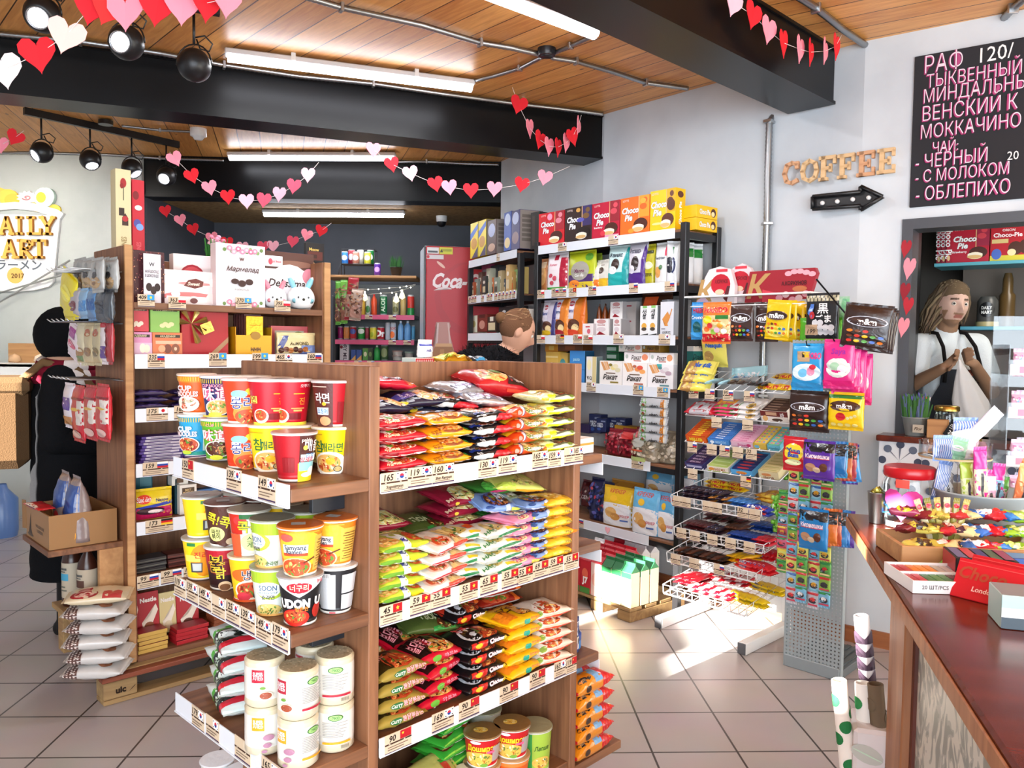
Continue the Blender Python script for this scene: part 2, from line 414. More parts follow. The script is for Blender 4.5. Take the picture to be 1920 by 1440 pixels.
def tiles():
    m,n,l,b=nt('floor_tile');c=n.new('ShaderNodeTexCoord');mp=n.new('ShaderNodeMapping')
    mp.inputs['Rotation'].default_value=(0,0,-.0415);mp.inputs['Location'].default_value=(-.02,0,0);l.new(c.outputs['Object'],mp.inputs[0])
    k=n.new('ShaderNodeTexBrick');k.offset=0;k.squash=1
    for q,v in(('Scale',1),('Mortar Size',.0045),('Mortar Smooth',.1),('Bias',0),('Brick Width',.335),('Row Height',.335)):k.inputs[q].default_value=v
    k.inputs['Color1'].default_value=(*hx('b9b0ae'),1);k.inputs['Color2'].default_value=(*hx('b2a9a7'),1);k.inputs['Mortar'].default_value=(*hx('4a4240'),1)
    l.new(mp.outputs[0],k.inputs['Vector'])
    t=n.new('ShaderNodeTexNoise');t.inputs['Scale'].default_value=3.5;t.inputs['Detail'].default_value=8;l.new(c.outputs['Object'],t.inputs['Vector'])
    x=n.new('ShaderNodeMix');x.data_type='RGBA';x.blend_type='MULTIPLY';x.inputs[0].default_value=.22
    l.new(k.outputs[0],x.inputs[6]);l.new(t.outputs['Color'],x.inputs[7]);l.new(x.outputs[2],b.inputs['Base Color'])
    b.inputs['Roughness'].default_value=.3
    u=n.new('ShaderNodeBump');u.inputs['Strength'].default_value=.3;u.inputs['Distance'].default_value=.002;u.invert=True
    l.new(k.outputs['Fac'],u.inputs['Height']);l.new(u.outputs[0],b.inputs['Normal'])
    return m
g=G();box(g,-5.4,-2.2,-.1,5.2,9.0,0,'aaa');fl=struct(g.obj('floor',tiles()))
def slab(name,poly,z0,z1,mat):
    g=G();n=len(poly);g.add([(x,y,z0)for x,y in poly]+[(x,y,z1)for x,y in poly],
[tuple(range(n))[::-1],tuple(range(n,2*n))]+[(i,(i+1)%n,n+(i+1)%n,n+i)for i in range(n)],'888');return struct(g.obj(name,mat))
slab('ceiling',[(-5.3,-2.2),(1.8,4.45),(.66,5.75),(-5.3,3.38)],HC,HC+.08,plank('ceiling_planks_middle',math.radians(132)))
slab('ceiling.001',[(-5.3,3.38),(.66,5.75),(-.05,7.25),(-5.3,7.25)],HC,HC+.08,plank('ceiling_planks_far',math.radians(106)))
slab('ceiling.002',[(-5.3,-2.2),(5.2,-2.2),(5.2,2.1),(1.8,4.45)],HC,HC+.08,plank('ceiling_planks_near',math.radians(146)))
slab('ceiling.003',[(-3.35,7.3),(.2,7.3),(.2,8.9),(-3.35,8.9)],2.86,2.93,OSB)
def wall(name,a,b,z0,z1,th,mat):
    d=Vector((b[0]-a[0],b[1]-a[1],0));L=d.length;g=G();box(g,0,0,z0,L,th,z1,'ccc')
    return struct(g.obj(name,mat,None,Matrix.Translation((a[0],a[1],0))@Matrix.Rotation(math.atan2(d.y,d.x),4,'Z')))
WE,WP1,WP2=(-.119,7.147),(.62,5.66),(1.83,4.275)
wall('wall_right',WE,WP1,0,HC,.12,WALLP);wall('wall_right.001',WP1,WP2,0,HC,.12,WALLP)
wall('wall_right.002',(-.02,8.95),WE,0,HC,.12,SLATE)
wall('wall_back',(-3.3,8.75),(.3,8.75),0,2.9,.1,SLATE);wall('wall_back.001',(-3.25,7.05),(-3.25,8.8),0,2.9,.08,SLATE)
wall('wall_back.002',(-5.3,7.05),(-3.25,7.05),0,HC,.1,WALLG)
# unseen left wall: openings and stepped sill shaped to place the sun patches
LW=-4.75
for i,(y0,y1,z0,z1)in enumerate(((-2.2,-1.45,0,HC),(-.08,1.95,0,HC),(2.95,7.1,0,HC),(-1.45,-.08,0,1.71),(-1.45,-1.04,1.71,1.87),(-1.04,-.36,1.71,1.93),(-1.45,-.36,2.32,HC),(-.36,-.08,2.1,HC),(1.95,2.95,0,1.3),(1.95,2.95,2.2,HC))):
    g=G();box(g,LW-.15,y0,z0,LW,y1,z1,'ccc');struct(g.obj('wall_left' if i==0 else 'wall_left.%03d'%i,WALLP))
g=G()
for q in((LW-.15,0,-4.2,HC),(-3.95,0,-2.2,HC),(-4.2,0,-3.95,2.2),(-4.2,2.9,-3.95,HC)):box(g,q[0],-2.3,q[1],q[2],-2.2,q[3],'ccc')
struct(g.obj('wall_front',WALLG))  # unseen wall added to block the sun, slit cut for the counter streak
g=G();box(g,3.9,-2.3,0,5.2,-2.2,HC,'ccc');box(g,5.1,-2.2,0,5.2,2.2,HC,'ccc');struct(g.obj('wall_front.001',WALLG))
# wall with the serving hatch
Q=Fr(WP2,(.809,-.588))
qa,qz1=Q.at(1693,412);qi,qzi=Q.at(1713,430);qs=Q.at(1680,812)[1]
for nm,a0,a1,z0,z1 in(('wall_right.003',0,qa+.02,0,HC),('wall_right.004',qa+.02,3.6,qz1-.02,HC),('wall_right.005',qa+.02,3.6,0,qs)):
    g=G();box(g,a0,0,z0,a1,.12,z1,'ccc');struct(g.obj(nm,WALLP,None,Q.base()))
g=G();box(g,qa,-.012,qs,qi,.16,qz1,'44474e');box(g,qi,-.012,qzi,3.5,.16,qz1,'44474e');hf=struct(g.obj('trim_1',PAINT,None,Q.base()))
g=G();box(g,-.1,2.0,0,3.6,2.1,HC,'55504a');box(g,-.1,.14,0,-.02,2.0,HC,'4a4540');box(g,3.5,.14,0,3.6,2.0,HC,'4a4540');box(g,-.1,.14,2.6,3.6,2.1,2.66,'5a5650')
struct(g.obj('wall_kitchen',MATTE,None,Q.base()))
g=G();box(g,qa+.02,.13,0,3.5,2.0,.16,'6a625c');struct(g.obj('floor.001',MATTE,None,Q.base()))
# skirting
g=G();box(g,0,-.018,0,qa+1.2,0,.085,'a0603a');struct(g.obj('baseboard_right',wood('skirting_wood','8a4e2c','a86a40',0),None,Q.base()))
g=G();d=Vector((WP2[0]-WP1[0],WP2[1]-WP1[1],0));box(g,0,-.018,0,d.length,0,.085,'a0603a')
struct(g.obj('baseboard_right.001',D.materials['skirting_wood'],None,Matrix.Translation((WP1[0],WP1[1],0))@Matrix.Rotation(math.atan2(d.y,d.x),4,'Z')))
# beams: I-section girders
def beam(name,a,b,wid,zb,side):
    d=Vector((b[0]-a[0],b[1]-a[1],0));L=d.length;g=G();w=wid*side
    lo,hi=min(0,w),max(0,w)
    box(g,0,lo,zb,L,hi,zb+.016,'111');box(g,0,lo+.0,HC-.016,L,hi,HC,'111');box(g,0,lo+.012,zb+.01,L,hi-.012,HC-.01,'111')
    return struct(g.obj(name,BEAMM,None,Matrix.Translation((a[0],a[1],0))@Matrix.Rotation(math.atan2(d.y,d.x),4,'Z')))
beam('trim_2',(-5.2,3.35),(.64,5.68),.25,2.885,1)
beam('trim_3',(-3.2,-.06),(1.53,4.56),.27,2.89,-1)
beam('trim_4',(-3.3,7.08),(-.06,7.16),.22,2.835,1)
# white grout line where the girders meet the wall
# ------------------------------------------------------------------ light fittings
TUBE=emit('lamp_tube','f4f6ff',14.0)
def fitting(pa,pb,z,label,w=.07):
    a,b=on_z(*pa,z),on_z(*pb,z);d=b-a;L=d.length
    M=Matrix.Translation(a)@Matrix.Rotation(math.atan2(d.y,d.x),4,'Z');t=empty('tube_light',M);tag(t,label,'ceiling light','tube lights on the ceiling')
    g=G();box(g,-.01,-w/2-.004,.012,L+.01,w/2+.004,.045,'c9c9cc',b=.006);g.obj('lamp_housing',PLAST,t)
    g=G();n=8;pr=[(w/2*math.cos(math.pi*i/n),-.034*math.sin(math.pi*i/n)+.012)for i in range(n+1)]
    vs=[(x,y,zz)for x in(0.004,L-.004)for y,zz in pr];k=n+1
    g.add(vs,[(i,i+1,k+i+1,k+i)for i in range(n)]+[tuple(range(k)),tuple(range(2*k-1,k-1,-1))],'fff');g.obj('diffuser',TUBE,t)
    for e in(.25,.75):
        g=G();box(g,L*e-.012,-w/2-.008,.02,L*e+.012,w/2+.008,max(.05,HC-z if z>2.95 else .05),'ddd');g.obj('mounting_clip',PLAST,t)
    return t
fitting((425,108),(885,166),3.13,'long white tube light on the planks before the second black girder')
fitting((903,-14),(1116,66),3.12,'white tube light running beside the girder nearest the camera')
fitting((430,296),(740,297),3.13,'white tube light on the planks in front of the farthest girder')
fitting((495,402),(757,404),2.81,'white tube light under the chipboard ceiling at the back')
# flexible steel conduit
def conduit(name,pts,r,label,rib=.16,col='9a9c9e',clips=True):
    P=[Vector(p)for p in pts];fine=[]
    for a,b in zip(P,P[1:]):
        k=max(2,int((b-a).length/.012));fine+=[a.lerp(b,i/k)for i in range(k)]
    fine.append(P[-1]);g=G();tube(g,fine,r,col,8,rib=rib);o=g.obj(name,METAL);tag(o,label,'conduit')
    for i,p in enumerate(P[1:-1]):
        if clips and i%2==0:
            d=(P[i+2]-P[i]).normalized();M=Matrix.Translation(p)@d.to_track_quat('X','Z').to_matrix().to_4x4();c=G();box(c,-.008,-r*1.4,-r*1.5,.008,r*1.4,r*1.6,'b4b6b8',b=.002);c.obj('pipe_clip',METAL,o,M)
    return o
def zpts(ps,z):return[on_z(x,y,z)for x,y in ps]
conduit('conduit',zpts([(-20,62),(150,78),(300,100),(420,122),(560,143),(700,157),(830,176),(980,196),(1050,204),(1130,214)],3.165),.014,'ribbed steel conduit along the top of the long black girder')
conduit('conduit',zpts([(565,-8),(640,14),(790,47),(900,80),(960,90),(1014,102)],3.17),.014,'ribbed steel conduit crossing the middle planks to the junction box')
conduit('conduit',zpts([(1034,108),(1080,115),(1150,135),(1210,155),(1290,166)],3.17),.013,'ribbed steel conduit from the junction box to the white wall')
conduit('conduit',zpts([(1014,108),(975,128),(925,143),(886,152)],3.17),.011,'short conduit from junction box to the long tube light')
conduit('conduit',zpts([(1036,101),(1070,86),(1115,66)],3.17),.011,'short conduit from junction box to the near tube light')
conduit('conduit',zpts([(1460,-30),(1530,15),(1580,55),(1622,84)],3.17),.016,'steel conduit behind the girder beside the hearts',0.1)
conduit('conduit',zpts([(1925,-5),(1900,15),(1882,34)],3.17),.016,'steel conduit stub in the ceiling corner above the chalkboard')
conduit('conduit',zpts([(-20,287),(60,286),(200,290),(300,297),(420,301)],3.16),.012,'thin conduit along the top of the grey wall')
conduit('conduit',zpts([(740,304),(800,303),(870,307),(935,309)],3.16),.012,'thin conduit along the top of the farthest girder')
conduit('conduit',zpts([(228,236),(300,244),(360,247)],3.165),.009,'thin conduit from track feed box to smoke detector')
p=on_z(1025,105,3.15);g=G();lathe(g,[(.045,0),(.05,.012),(.05,.04)],'15151a',20,0);disc(g,.045,0,'15151a',20,up=False);lathe(g,[(.0,-.003),(.03,-.003),(.03,0)],'1c1c20',16);tag(g.obj('junction_box',PLAST,None,Matrix.Translation(p)),'round black junction box where the ceiling conduits meet','junction box')
p=on_z(372,254,3.14);g=G();lathe(g,[(.0,-.035),(.03,-.032),(.045,-.01),(.06,-.005),(.06,.05)],'e8e8e8',20);tag(g.obj('smoke_detector',PLAST,None,Matrix.Translation(p)),'small white smoke detector on the far planks','smoke detector')
p=on_z(828,405,2.86);g=G();lathe(g,[(.055,0),(.055,-.05),(.048,-.06)],'e4e4e2',20);co=g.obj('dome_camera',PLAST,None,Matrix.Translation(p));g=G();lathe(g,[(.048,-.06),(.044,-.085),(.028,-.105),(.0,-.112)],'101014',20);g.obj('lens_dome',PLAST,co);tag(co,'white security dome camera under the chipboard ceiling','camera')
def wall_pipe():
    W=Fr(WP1,(WP2[0]-WP1[0],WP2[1]-WP1[1]));a,z1=W.at(1443,222,-.02);a2,z0=W.at(1436,760,-.02)
    return conduit('wall_conduit',[W.P(a,.02,z1+.02),W.P(a,-.02,z1-.02),W.P(a,-.022,z1-.3),W.P(a+.003,-.022,z1-.6),W.P(a,-.022,z1-.9),W.P(a,-.022,1.3),W.P(a,-.022,.9),W.P(a,-.022,.3)],.018,'vertical ribbed steel conduit on white wall behind the candy rack')
wall_pipe()
# ------------------------------------------------------------------ spotlights
BULB=emit('spot_bulb','f6f8ff',14.0)
def spot(p,top,aim,lit,label,grp,r=.075,back=False):
    e=empty('spotlight',Matrix.Translation(p));tag(e,label,'spotlight',None)
    A=Vector(aim).normalized();q=A.to_track_quat('Z','Y').to_matrix().to_4x4()
    g=G();n=10;pr=[(max(.002,r*math.sin(t)),r*math.cos(t))for t in[math.pi-(math.pi*.80)*i/n for i in range(n+1)]]
    pr+=[(r*.52,r*.66)];lathe(g,pr,'131316',24);g.obj('lamp_head',PAINT,e,q)
    g=G();lathe(g,[(r*.62,r*.80),(r*.6,r*.84),(r*.55,r*.80)],'b8bac0',24);g.obj('bezel',METAL,e,q)
    g=G();disc(g,r*.54,r*.72,'fff',20);b=g.obj('bulb',BULB if lit else PLAST,e,q)
    L=top-p;g=G();tube(g,[(0,0,L.z),(0,0,r*1.25)],.007,'0c0c0e');tube(g,[(r*1.08*math.cos(t),0,r*1.25*math.sin(t))for t in[math.pi*i/12 for i in range(13)]],.004,'0c0c0e',6);g.obj('bracket',PAINT,e)
    g=G();tube(g,[(0,.01,r*1.7),(.04,.03,r*1.9),(.07,.05,r*1.5),(.05,.06,r*1.1),(.01,.05,r*1.2),(0,.03,r*1.7)],.004,'0c0c0e',6);g.obj('lamp_cable',PLAST,e)
    return e
tr0,tr1=on_z(45,212,3.15),on_z(335,275,3.15)
dv=tr1-tr0;g=G();box(g,0,-.016,-.01,dv.length,.016,.04,'0e0e11');tag(g.obj('light_track',PAINT,None,Matrix.Translation(tr0)@Matrix.Rotation(math.atan2(dv.y,dv.x),4,'Z')),'black lighting track on far planks carrying four spotlights','light track')
g=G();lathe(g,[(.05,0),(.05,.03)],'0c0c0e',16);disc(g,.05,0,'0c0c0e',16,up=False);tag(g.obj('track_feed_box',PLAST,None,Matrix.Translation(on_z(198,234,3.15))),'small round black feed box beside the far lighting track','junction box')
for(x,tx,y,lit,aim,lab)in((75,73,286,1,(-.5,-.75,-.6),'black spotlight first on the far track above the cup sign, lamp lit'),(159,158,300,1,(.35,-.3,-.75),'dark grey spotlight second on the far track, glaring downwards'),(238,237,316,1,(.55,-.1,-.7),'black spotlight third on the far track with small bluish glint'),(306,308,331,1,(0,-.75,-.45),'black spotlight last on the far track, glaring towards the room')):
    f=(tx-45)/290;t=tr0.lerp(tr1,f);d=ray(x,y);s=t.y/d.y;p=EYEP+d*s;p.x=t.x
    spot(p,Vector((p.x,p.y,3.138)),aim,lit,lab,None)
ta,tb=on_z(-120,-70,3.15),on_z(412,26,3.15);dv=tb-ta
g=G();box(g,0,-.016,-.01,dv.length,.016,.04,'0e0e11');tag(g.obj('light_track',PAINT,None,Matrix.Translation(ta)@Matrix.Rotation(math.atan2(dv.y,dv.x),4,'Z')),'black lighting track on near planks half out of view','light track')
for(x,y,f,aim,lit,lab)in((80,28,.38,(.1,-.75,-.5),1,'black spotlight half hidden by hearts at the near track, lamp lit'),(237,80,.62,(-.05,-.8,-.25),1,'black spotlight in middle of the near track, round white lamp facing us'),(364,122,.92,(.2,.8,-.45),0,'black spotlight turned away at the end of the near track')):
    t=ta.lerp(tb,f);d=ray(x,y);p=EYEP+d*(t.y/d.y);spot(p,Vector((p.x,p.y,3.138)),aim,lit,lab,None,.078)
# lamps that do the lighting from the fittings
for i,(pa,pb,z)in enumerate((((425,108),(885,166),3.06),((903,-14),(1116,66),3.05),((430,296),(740,297),3.06),((495,402),(757,404),2.75))):
    a,b=on_z(*pa,z),on_z(*pb,z);d=b-a
    o=light('tube_lamp','AREA',(14,14,11,8)[i],(a+b)/2,(.95,.97,1.0),None,shape='RECTANGLE',size=d.length,size_y=.06);o.rotation_euler=(0,0,math.atan2(d.y,d.x))
for x,aim in((-4.3,(-.15,1,-.45)),(-3.7,(-.1,1,-.5))):
    light('sign_spot','SPOT',42,(x,5.5,2.85),(1,.97,.9),aim,spot_size=1.7,spot_blend=.8,shadow_soft_size=.05)
# ------------------------------------------------------------------ paper heart garlands
RED,PNK,LPK,MAG='d8242f','f78ea0','fbb3c4','e8536a'
def garland(label,Y,hearts,size,ends,Yd=0,seed=3):
    rr=random.Random(seed)
    def at(x,y,k=0):
        d=ray(x,y);return EYEP+d*((Y+Yd*(x-hearts[0][0])/max(1,abs(hearts[-1][0]-hearts[0][0])))/d.y)
    pts=[at(*e)for e in ends[:1]]+[at(h[0],h[1])for h in hearts]+[at(*e)for e in ends[1:]]
    fine=[]
    for a,b in zip(pts,pts[1:]):fine+=[a,a.lerp(b,.5)]
    fine.append(pts[-1]);e=empty('heart_garland',Matrix.Translation(pts[0]));tag(e,label,'garland')
    g=G();tube(g,[p-pts[0]for p in fine],.0013,'e8dcd8',5);g.obj('string',PAPER,e)
    for i,h in enumerate(hearts):
        q=at(h[0],h[1]-1)-pts[0];s=size*(h[5]if len(h)>5 else 1);g=G();pl=heart(s,s*1.02);n=len(pl)
        g.add([(x,-.0015-.06*s*abs(x/s),z)for x,z in pl]+[(0,-.0015,0)]+[(x,.0015-.06*s*abs(x/s),z)for x,z in pl]+[(0,.0015,0)],
[(n,j,(j+1)%n)for j in range(n)]+[(2*n+1,n+1+(j+1)%n,n+1+j)for j in range(n)]+[(j,n+1+j,n+1+(j+1)%n,(j+1)%n)for j in range(n)],h[2])
        g.obj('heart',PAPER,e,Matrix.Translation(q-Vector((0,.004,s*.08)))@Matrix.Rotation(math.radians(h[3]),4,'Z')@Matrix.Rotation(math.radians(h[4]),4,'Y'))
garland('garland of red and pink paper hearts sagging across the far planks and black girder',4.9,[(329,298,PNK,25,-28),(361,330,RED,10,-20),(394,352,PNK,5,-14),(428,369,RED,0,-5),(463,377,LPK,5,-3),(495,375,MAG,0,8),(524,364,LPK,-15,8),(551,349,MAG,-5,10),(578,328,LPK,-10,5)],.092,((318,285),(598,304)))
garland('garland of paper hearts hanging from the long black girder above the drinks fridge',5.05,[(700,281,PNK,30,0),(735,308,RED,25,-15),(770,325,LPK,0,-12),(817,345,RED,5,-14),(843,351,PNK,0,-8),(883,357,RED,0,-2),(927,354,PNK,5,4),(978,346,RED,10,10),(1021,333,PNK,5,12)],.098,((690,274),(1068,312)))
garland('garland of sideways paper hearts sagging at the wall end of the long girder',5.1,[(951,136,PNK,62,-5),(972,196,RED,20,14),(993,240,PNK,66,-12),(1012,262,RED,52,15),(1029,274,PNK,58,0),(1046,276,RED,66,0),(1061,268,PNK,66,6),(1074,256,RED,45,-25),(1084,236,PNK,74,25)],.118,((942,96),(1090,216)))
garland('garland of large paper hearts across the near spotlights',2.75,[(8,130,'ffe9ea',30,-12),(73,101,RED,12,-10),(124,66,'ffc7bf',25,14),(172,12,RED,15,12),(203,14,'ee3030',30,20),(236,22,PNK,5,0),(295,14,RED,10,8),(343,12,PNK,10,4),(386,6,RED,55,0),(424,-2,PNK,50,0),(101,2,PNK,0,10,1.1)][:10],.12,((-30,138),(450,-20)))
garland('garland of paper hearts in front of the girder nearest the chalkboard',3.55,[(1374,4,LPK,40,15),(1411,28,RED,40,12),(1440,56,PNK,42,8),(1468,80,RED,55,-12),(1499,92,PNK,55,4),(1519,98,RED,60,6),(1546,96,PNK,60,12),(1567,87,RED,55,0)],.125,((1350,-18),(1578,66)),Yd=.45)
garland('small garland of paper hearts on the slate wall at the back',6.6,[(311,396,RED,0,-10),(339,413,PNK,0,-14),(363,430,RED,0,-14),(398,446,PNK,0,-10),(426,455,RED,10,0),(455,464,LPK,0,0),(494,463,MAG,0,0),(512,462,LPK,0,0),(549,453,MAG,0,8),(575,441,PNK,20,14),(602,433,RED,20,14)],.1,((300,388),(622,418)))
garland('end of a garland with two paper hearts at the left edge of picture',4.9,[(1,272,PNK,20,-5),(28,258,RED,35,25)],.1,((-20,290),(45,245)))
# ================================================================== noodle gondola (nearest furniture)
GF=Fr((-.31,1.88),(.695,.719));GW=.72;GDEP=.62
CF=Fr(GF.P(-.235,.585,0)[:2],(.719,-.695))
RF=Fr(GF.P(.95,0,0)[:2],(-.719,.695))
gon=empty('gondola_shelving',GF.base());tag(gon,'brown wooden double-sided gondola shelving nearest the camera, stocked with noodles','shelving')
def part(name,mat,boxes,par,b=.002,col='888'):
    g=G()
    for q in boxes:box(g,*q,col=col,b=b)
    return g.obj(name,mat,par)
part('side_panel',WOOD,[(-.03,0,.1,0,GDEP,1.525)],gon);part('side_panel',WOOD,[(GW,0,.1,GW+.03,GDEP,1.525)],gon)
part('back_panel',WOOD,[(0,.325,.1,GW,.345,1.525)],gon);part('plinth',PALLET,[(-.2,.03,0,GW+.28,GDEP-.03,.1)],gon)
SZ=[1.262,.942,.622,.3]
for z in SZ:part('shelf_board',WOODH,[(0,.006,z-.026,GW,.325,z)],gon)
for z in SZ:part('shelf_board',WOODH,[(0,.345,z-.026,GW,GDEP-.01,z)],gon)
for z in SZ[:3]:part('end_shelf',WOODH,[(-.235,.0,z-.03,-.03,.585,z)],gon)
part('end_shelf',WOODH,[(-.3,.0,.1,-.03,.585,.3-.12)],gon)
for z,e in((1.225,.95),(.935,.95),(.565,.95),(.25,1.03)):part('end_shelf',WOODH,[(GW+.03,.07 if e<1 else .03,z-.028,e,.59,z)],gon)
for z in SZ[:3]:part('shelf_bracket',PAINT,[(-.12,.1,z-.085,-.03,.115,z-.03)],gon,.001,'20242a')
def flagart(x,y,w,h,k):
    r=lambda a,b,c,d,col:('r',x+a*w,y+b*h,x+c*w,y+d*h,col);e=lambda a,b,rx,ry,col:('e',x+a*w,y+b*h,rx*w,ry*h,col)
    if k=='kr':return[r(0,0,1,1,'f6f6f6'),e(.5,.5,.2,.3,'c8283c'),('p',[(x+w*(.5+.2*math.cos(math.pi+i*math.pi/8)),y+h*(.5+.3*math.sin(math.pi+i*math.pi/8)))for i in range(9)],'22408c')]+[r(a,b,a+.12,b+.16,'222')for a,b in((.08,.1),(.8,.1),(.08,.74),(.8,.74))]
    if k=='vn':return[r(0,0,1,1,'b01c24'),star(x+.5*w,y+.5*h,.22*w,.3*h,'f6d23c')]
    if k=='cn':return[r(0,0,1,1,'b8222a'),star(x+.25*w,y+.65*h,.14*w,.2*h,'f6d23c')]
    if k=='ru':return[r(0,.66,1,1,'fafafa'),r(0,.33,1,.66,'2a48a0'),r(0,0,1,.33,'c02430')]
    if k=='kz':return[r(0,0,1,1,'46a0d8'),e(.5,.5,.16,.24,'f4d84a')]
    if k=='ch':return[r(0,0,1,1,'c8202a'),r(.42,.2,.58,.8,'fff'),r(.25,.4,.75,.6,'fff')]
    if k=='pl':return[r(0,.5,1,1,'fafafa'),r(0,0,1,.5,'d02438')]
    if k=='jp':return[r(0,0,1,1,'fafafa'),e(.5,.5,.2,.3,'c8202a')]
    if k=='de':return[r(0,.66,1,1,'222'),r(0,.33,1,.66,'c82028'),r(0,0,1,.33,'f0c030')]
    if k=='be':return[r(0,0,.33,1,'222'),r(.33,0,.66,1,'f0c030'),r(.66,0,1,1,'c82028')]
    return[r(0,0,1,1,'d8c8b0')]
def star(cx,cy,rx,ry,col):
    p=[]
    for i in range(10):
        a=math.pi/2+i*math.pi/5;q=1 if i%2==0 else .42;p.append((cx+rx*q*math.cos(a),cy+ry*q*math.sin(a)))
    return('p',[(cx,cy)]+p+[p[0]],col)
TAN='cdb596'
def tagmesh(w,h,price,flag,line,seed=0):
    g=G();box(g,0,-.0012,0,w,0,h,'d4c0a4')
    it=[('r',0,.46,1,.54,'4a3328'),('r',0,.02,1,.09,'4a3a58'),('r',.14,.48,.2,.52,'e8d8c0'),('r',.7,.48,.76,.52,'e8d8c0')]
    if price:it.append(('t',price,.28,.76,.3,'2e2420',{'s':.15,'w':.46}))
    it+=flagart(.56,.56,.42,.42,flag)
    if line:it+=[('t',line,.5,.30,.15,'3a2c28',{'w':.9,'s':.2}),('r',.1,.14,.8,.18,'8c7868')]
    else:it+=[('r',.1,.32,.86,.36,'7a6658'),('r',.1,.2,.7,.24,'7a6658')]
    art(g,flat((0,-.0012,0),(1,0,0),(0,0,1),(0,-1,0)),w,h,it,9,.0002,.0001)
    return g.mesh('price_tag',PAPER)
def strip(par,M,L,h,tags,col='dfe4ec',name='price_strip',tw=None):
    "clear-fronted price rail; tags: (start 0..1, width 0..1, price, flag, line)"
    g=G();box(g,0,0,0,L,.004,h,col,b=.001);box(g,0,-.003,0,L,0,.003,col);o=g.obj(name,PLAST,par,M)
    for i,(x,w,pr,fl,ln)in enumerate(tags):
        lift=.004 if i%3 else .0
        link('price_tag',tagmesh(w*L,h*1.04,pr,fl,ln),o,Matrix.Translation((x*L,-.0005,lift)))
    return o
fr=lambda a,d,z:Matrix.Translation((a,d,z))
def tl(xs,x0,x1):return xs
STR=.047
strip(gon,fr(-.002,-.006,1.27-STR),GW+.034,STR,[(.0,.105,'165','kr','Sogokimyun'),(.107,.1,'119','kr',''),(.21,.095,'160','kr','Shin Ramyun'),(.42,.09,'130','kr',''),(.52,.095,'119','kr',''),(.70,.085,'165','kr',''),(.79,.075,'159','kr',''),(.885,.055,'','kr',''),(.94,.06,'165','kr','')])
strip(gon,fr(-.002,-.006,.95-STR),GW+.025,STR,[(x,.088,p,'vn','')for x,p in((0,'45'),(.12,'59'),(.21,'55'),(.34,'55'),(.44,'65'),(.55,'55'),(.63,'55'),(.72,'69'),(.81,'59'),(.905,'55'))])
strip(gon,fr(-.002,-.006,.63-STR),GW+.02,STR,[(.02,.11,'90','cn',''),(.22,.10,'169','kr',''),(.345,.1,'90','cn',''),(.55,.1,'90','cn',''),(.715,.09,'90','cn',''),(.86,.07,'163','kr',''),(.93,.07,'119','cn','')])
RZ=Matrix.Rotation(-math.pi/2,4,'Z')
def cstrip(z,L,tags):return strip(gon,Matrix.Translation((-.241,L,z))@RZ,L,.052,tags)
cstrip(1.27-.05,.585,[(.1,.115,'150','cn',''),(.52,.125,'139','kr',''),(.78,.13,'149','kr','')])
cstrip(.95-.05,.585,[(.01+i*.125,.115,p,'kr','')for i,p in enumerate(('119','139','149','','125','139','149','179'))])
cstrip(.63-.05,.585,[(.18,.12,'179','kr',''),(.32,.12,'','kr',''),(.58,.13,'','',''),(.8,.14,'165','kr','')])
for z in(1.225,.935,.565):part('price_strip',PLAST,[(.951,.07,z-.07,.955,.58,z-.03)],gon,.0005,'e4e6ea')
FOOD={'o':['e8b060','f4d890','d87a30','c04a20','6a9a3a','f8e8b8'],'r':['c8502a','e8a050','b02a18','f2c070','5a8a30','7a2010'],'g':['d8c070','f0e0a0','a88a40','6a9040','c8a850','3c5a20'],'w':['f0e4d0','f8f0e0','d88a70','e0b8a0','8a5a40','7aa04a','c84a30'],'k':['5a2c18','8a4a28','b86a38','d8a060','3a1a10','6a8a3a'],'y':['ecc458','f6e4a0','d89a38','b86a20','f8f0c8','6a8a3a']}
def dish(cx,cy,rx,ry,k,rim='f4efe4',n=26):return('f',cx,cy,rx,ry,rim,FOOD[k],n)
W='ffffff'
def tt(txt,cx,cy,h,c=W,**o):return('t',txt,cx,cy,h,c,o)
def rr(a,b,c,d,col):return('r',a,b,c,d,col)
KT=[rr(.1+i*.02,.83,.108+i*.02,.93,'e8c040')for i in range(40)]
LIDT=[rr(.3,.32,.62,.6,'c0c4c4')]
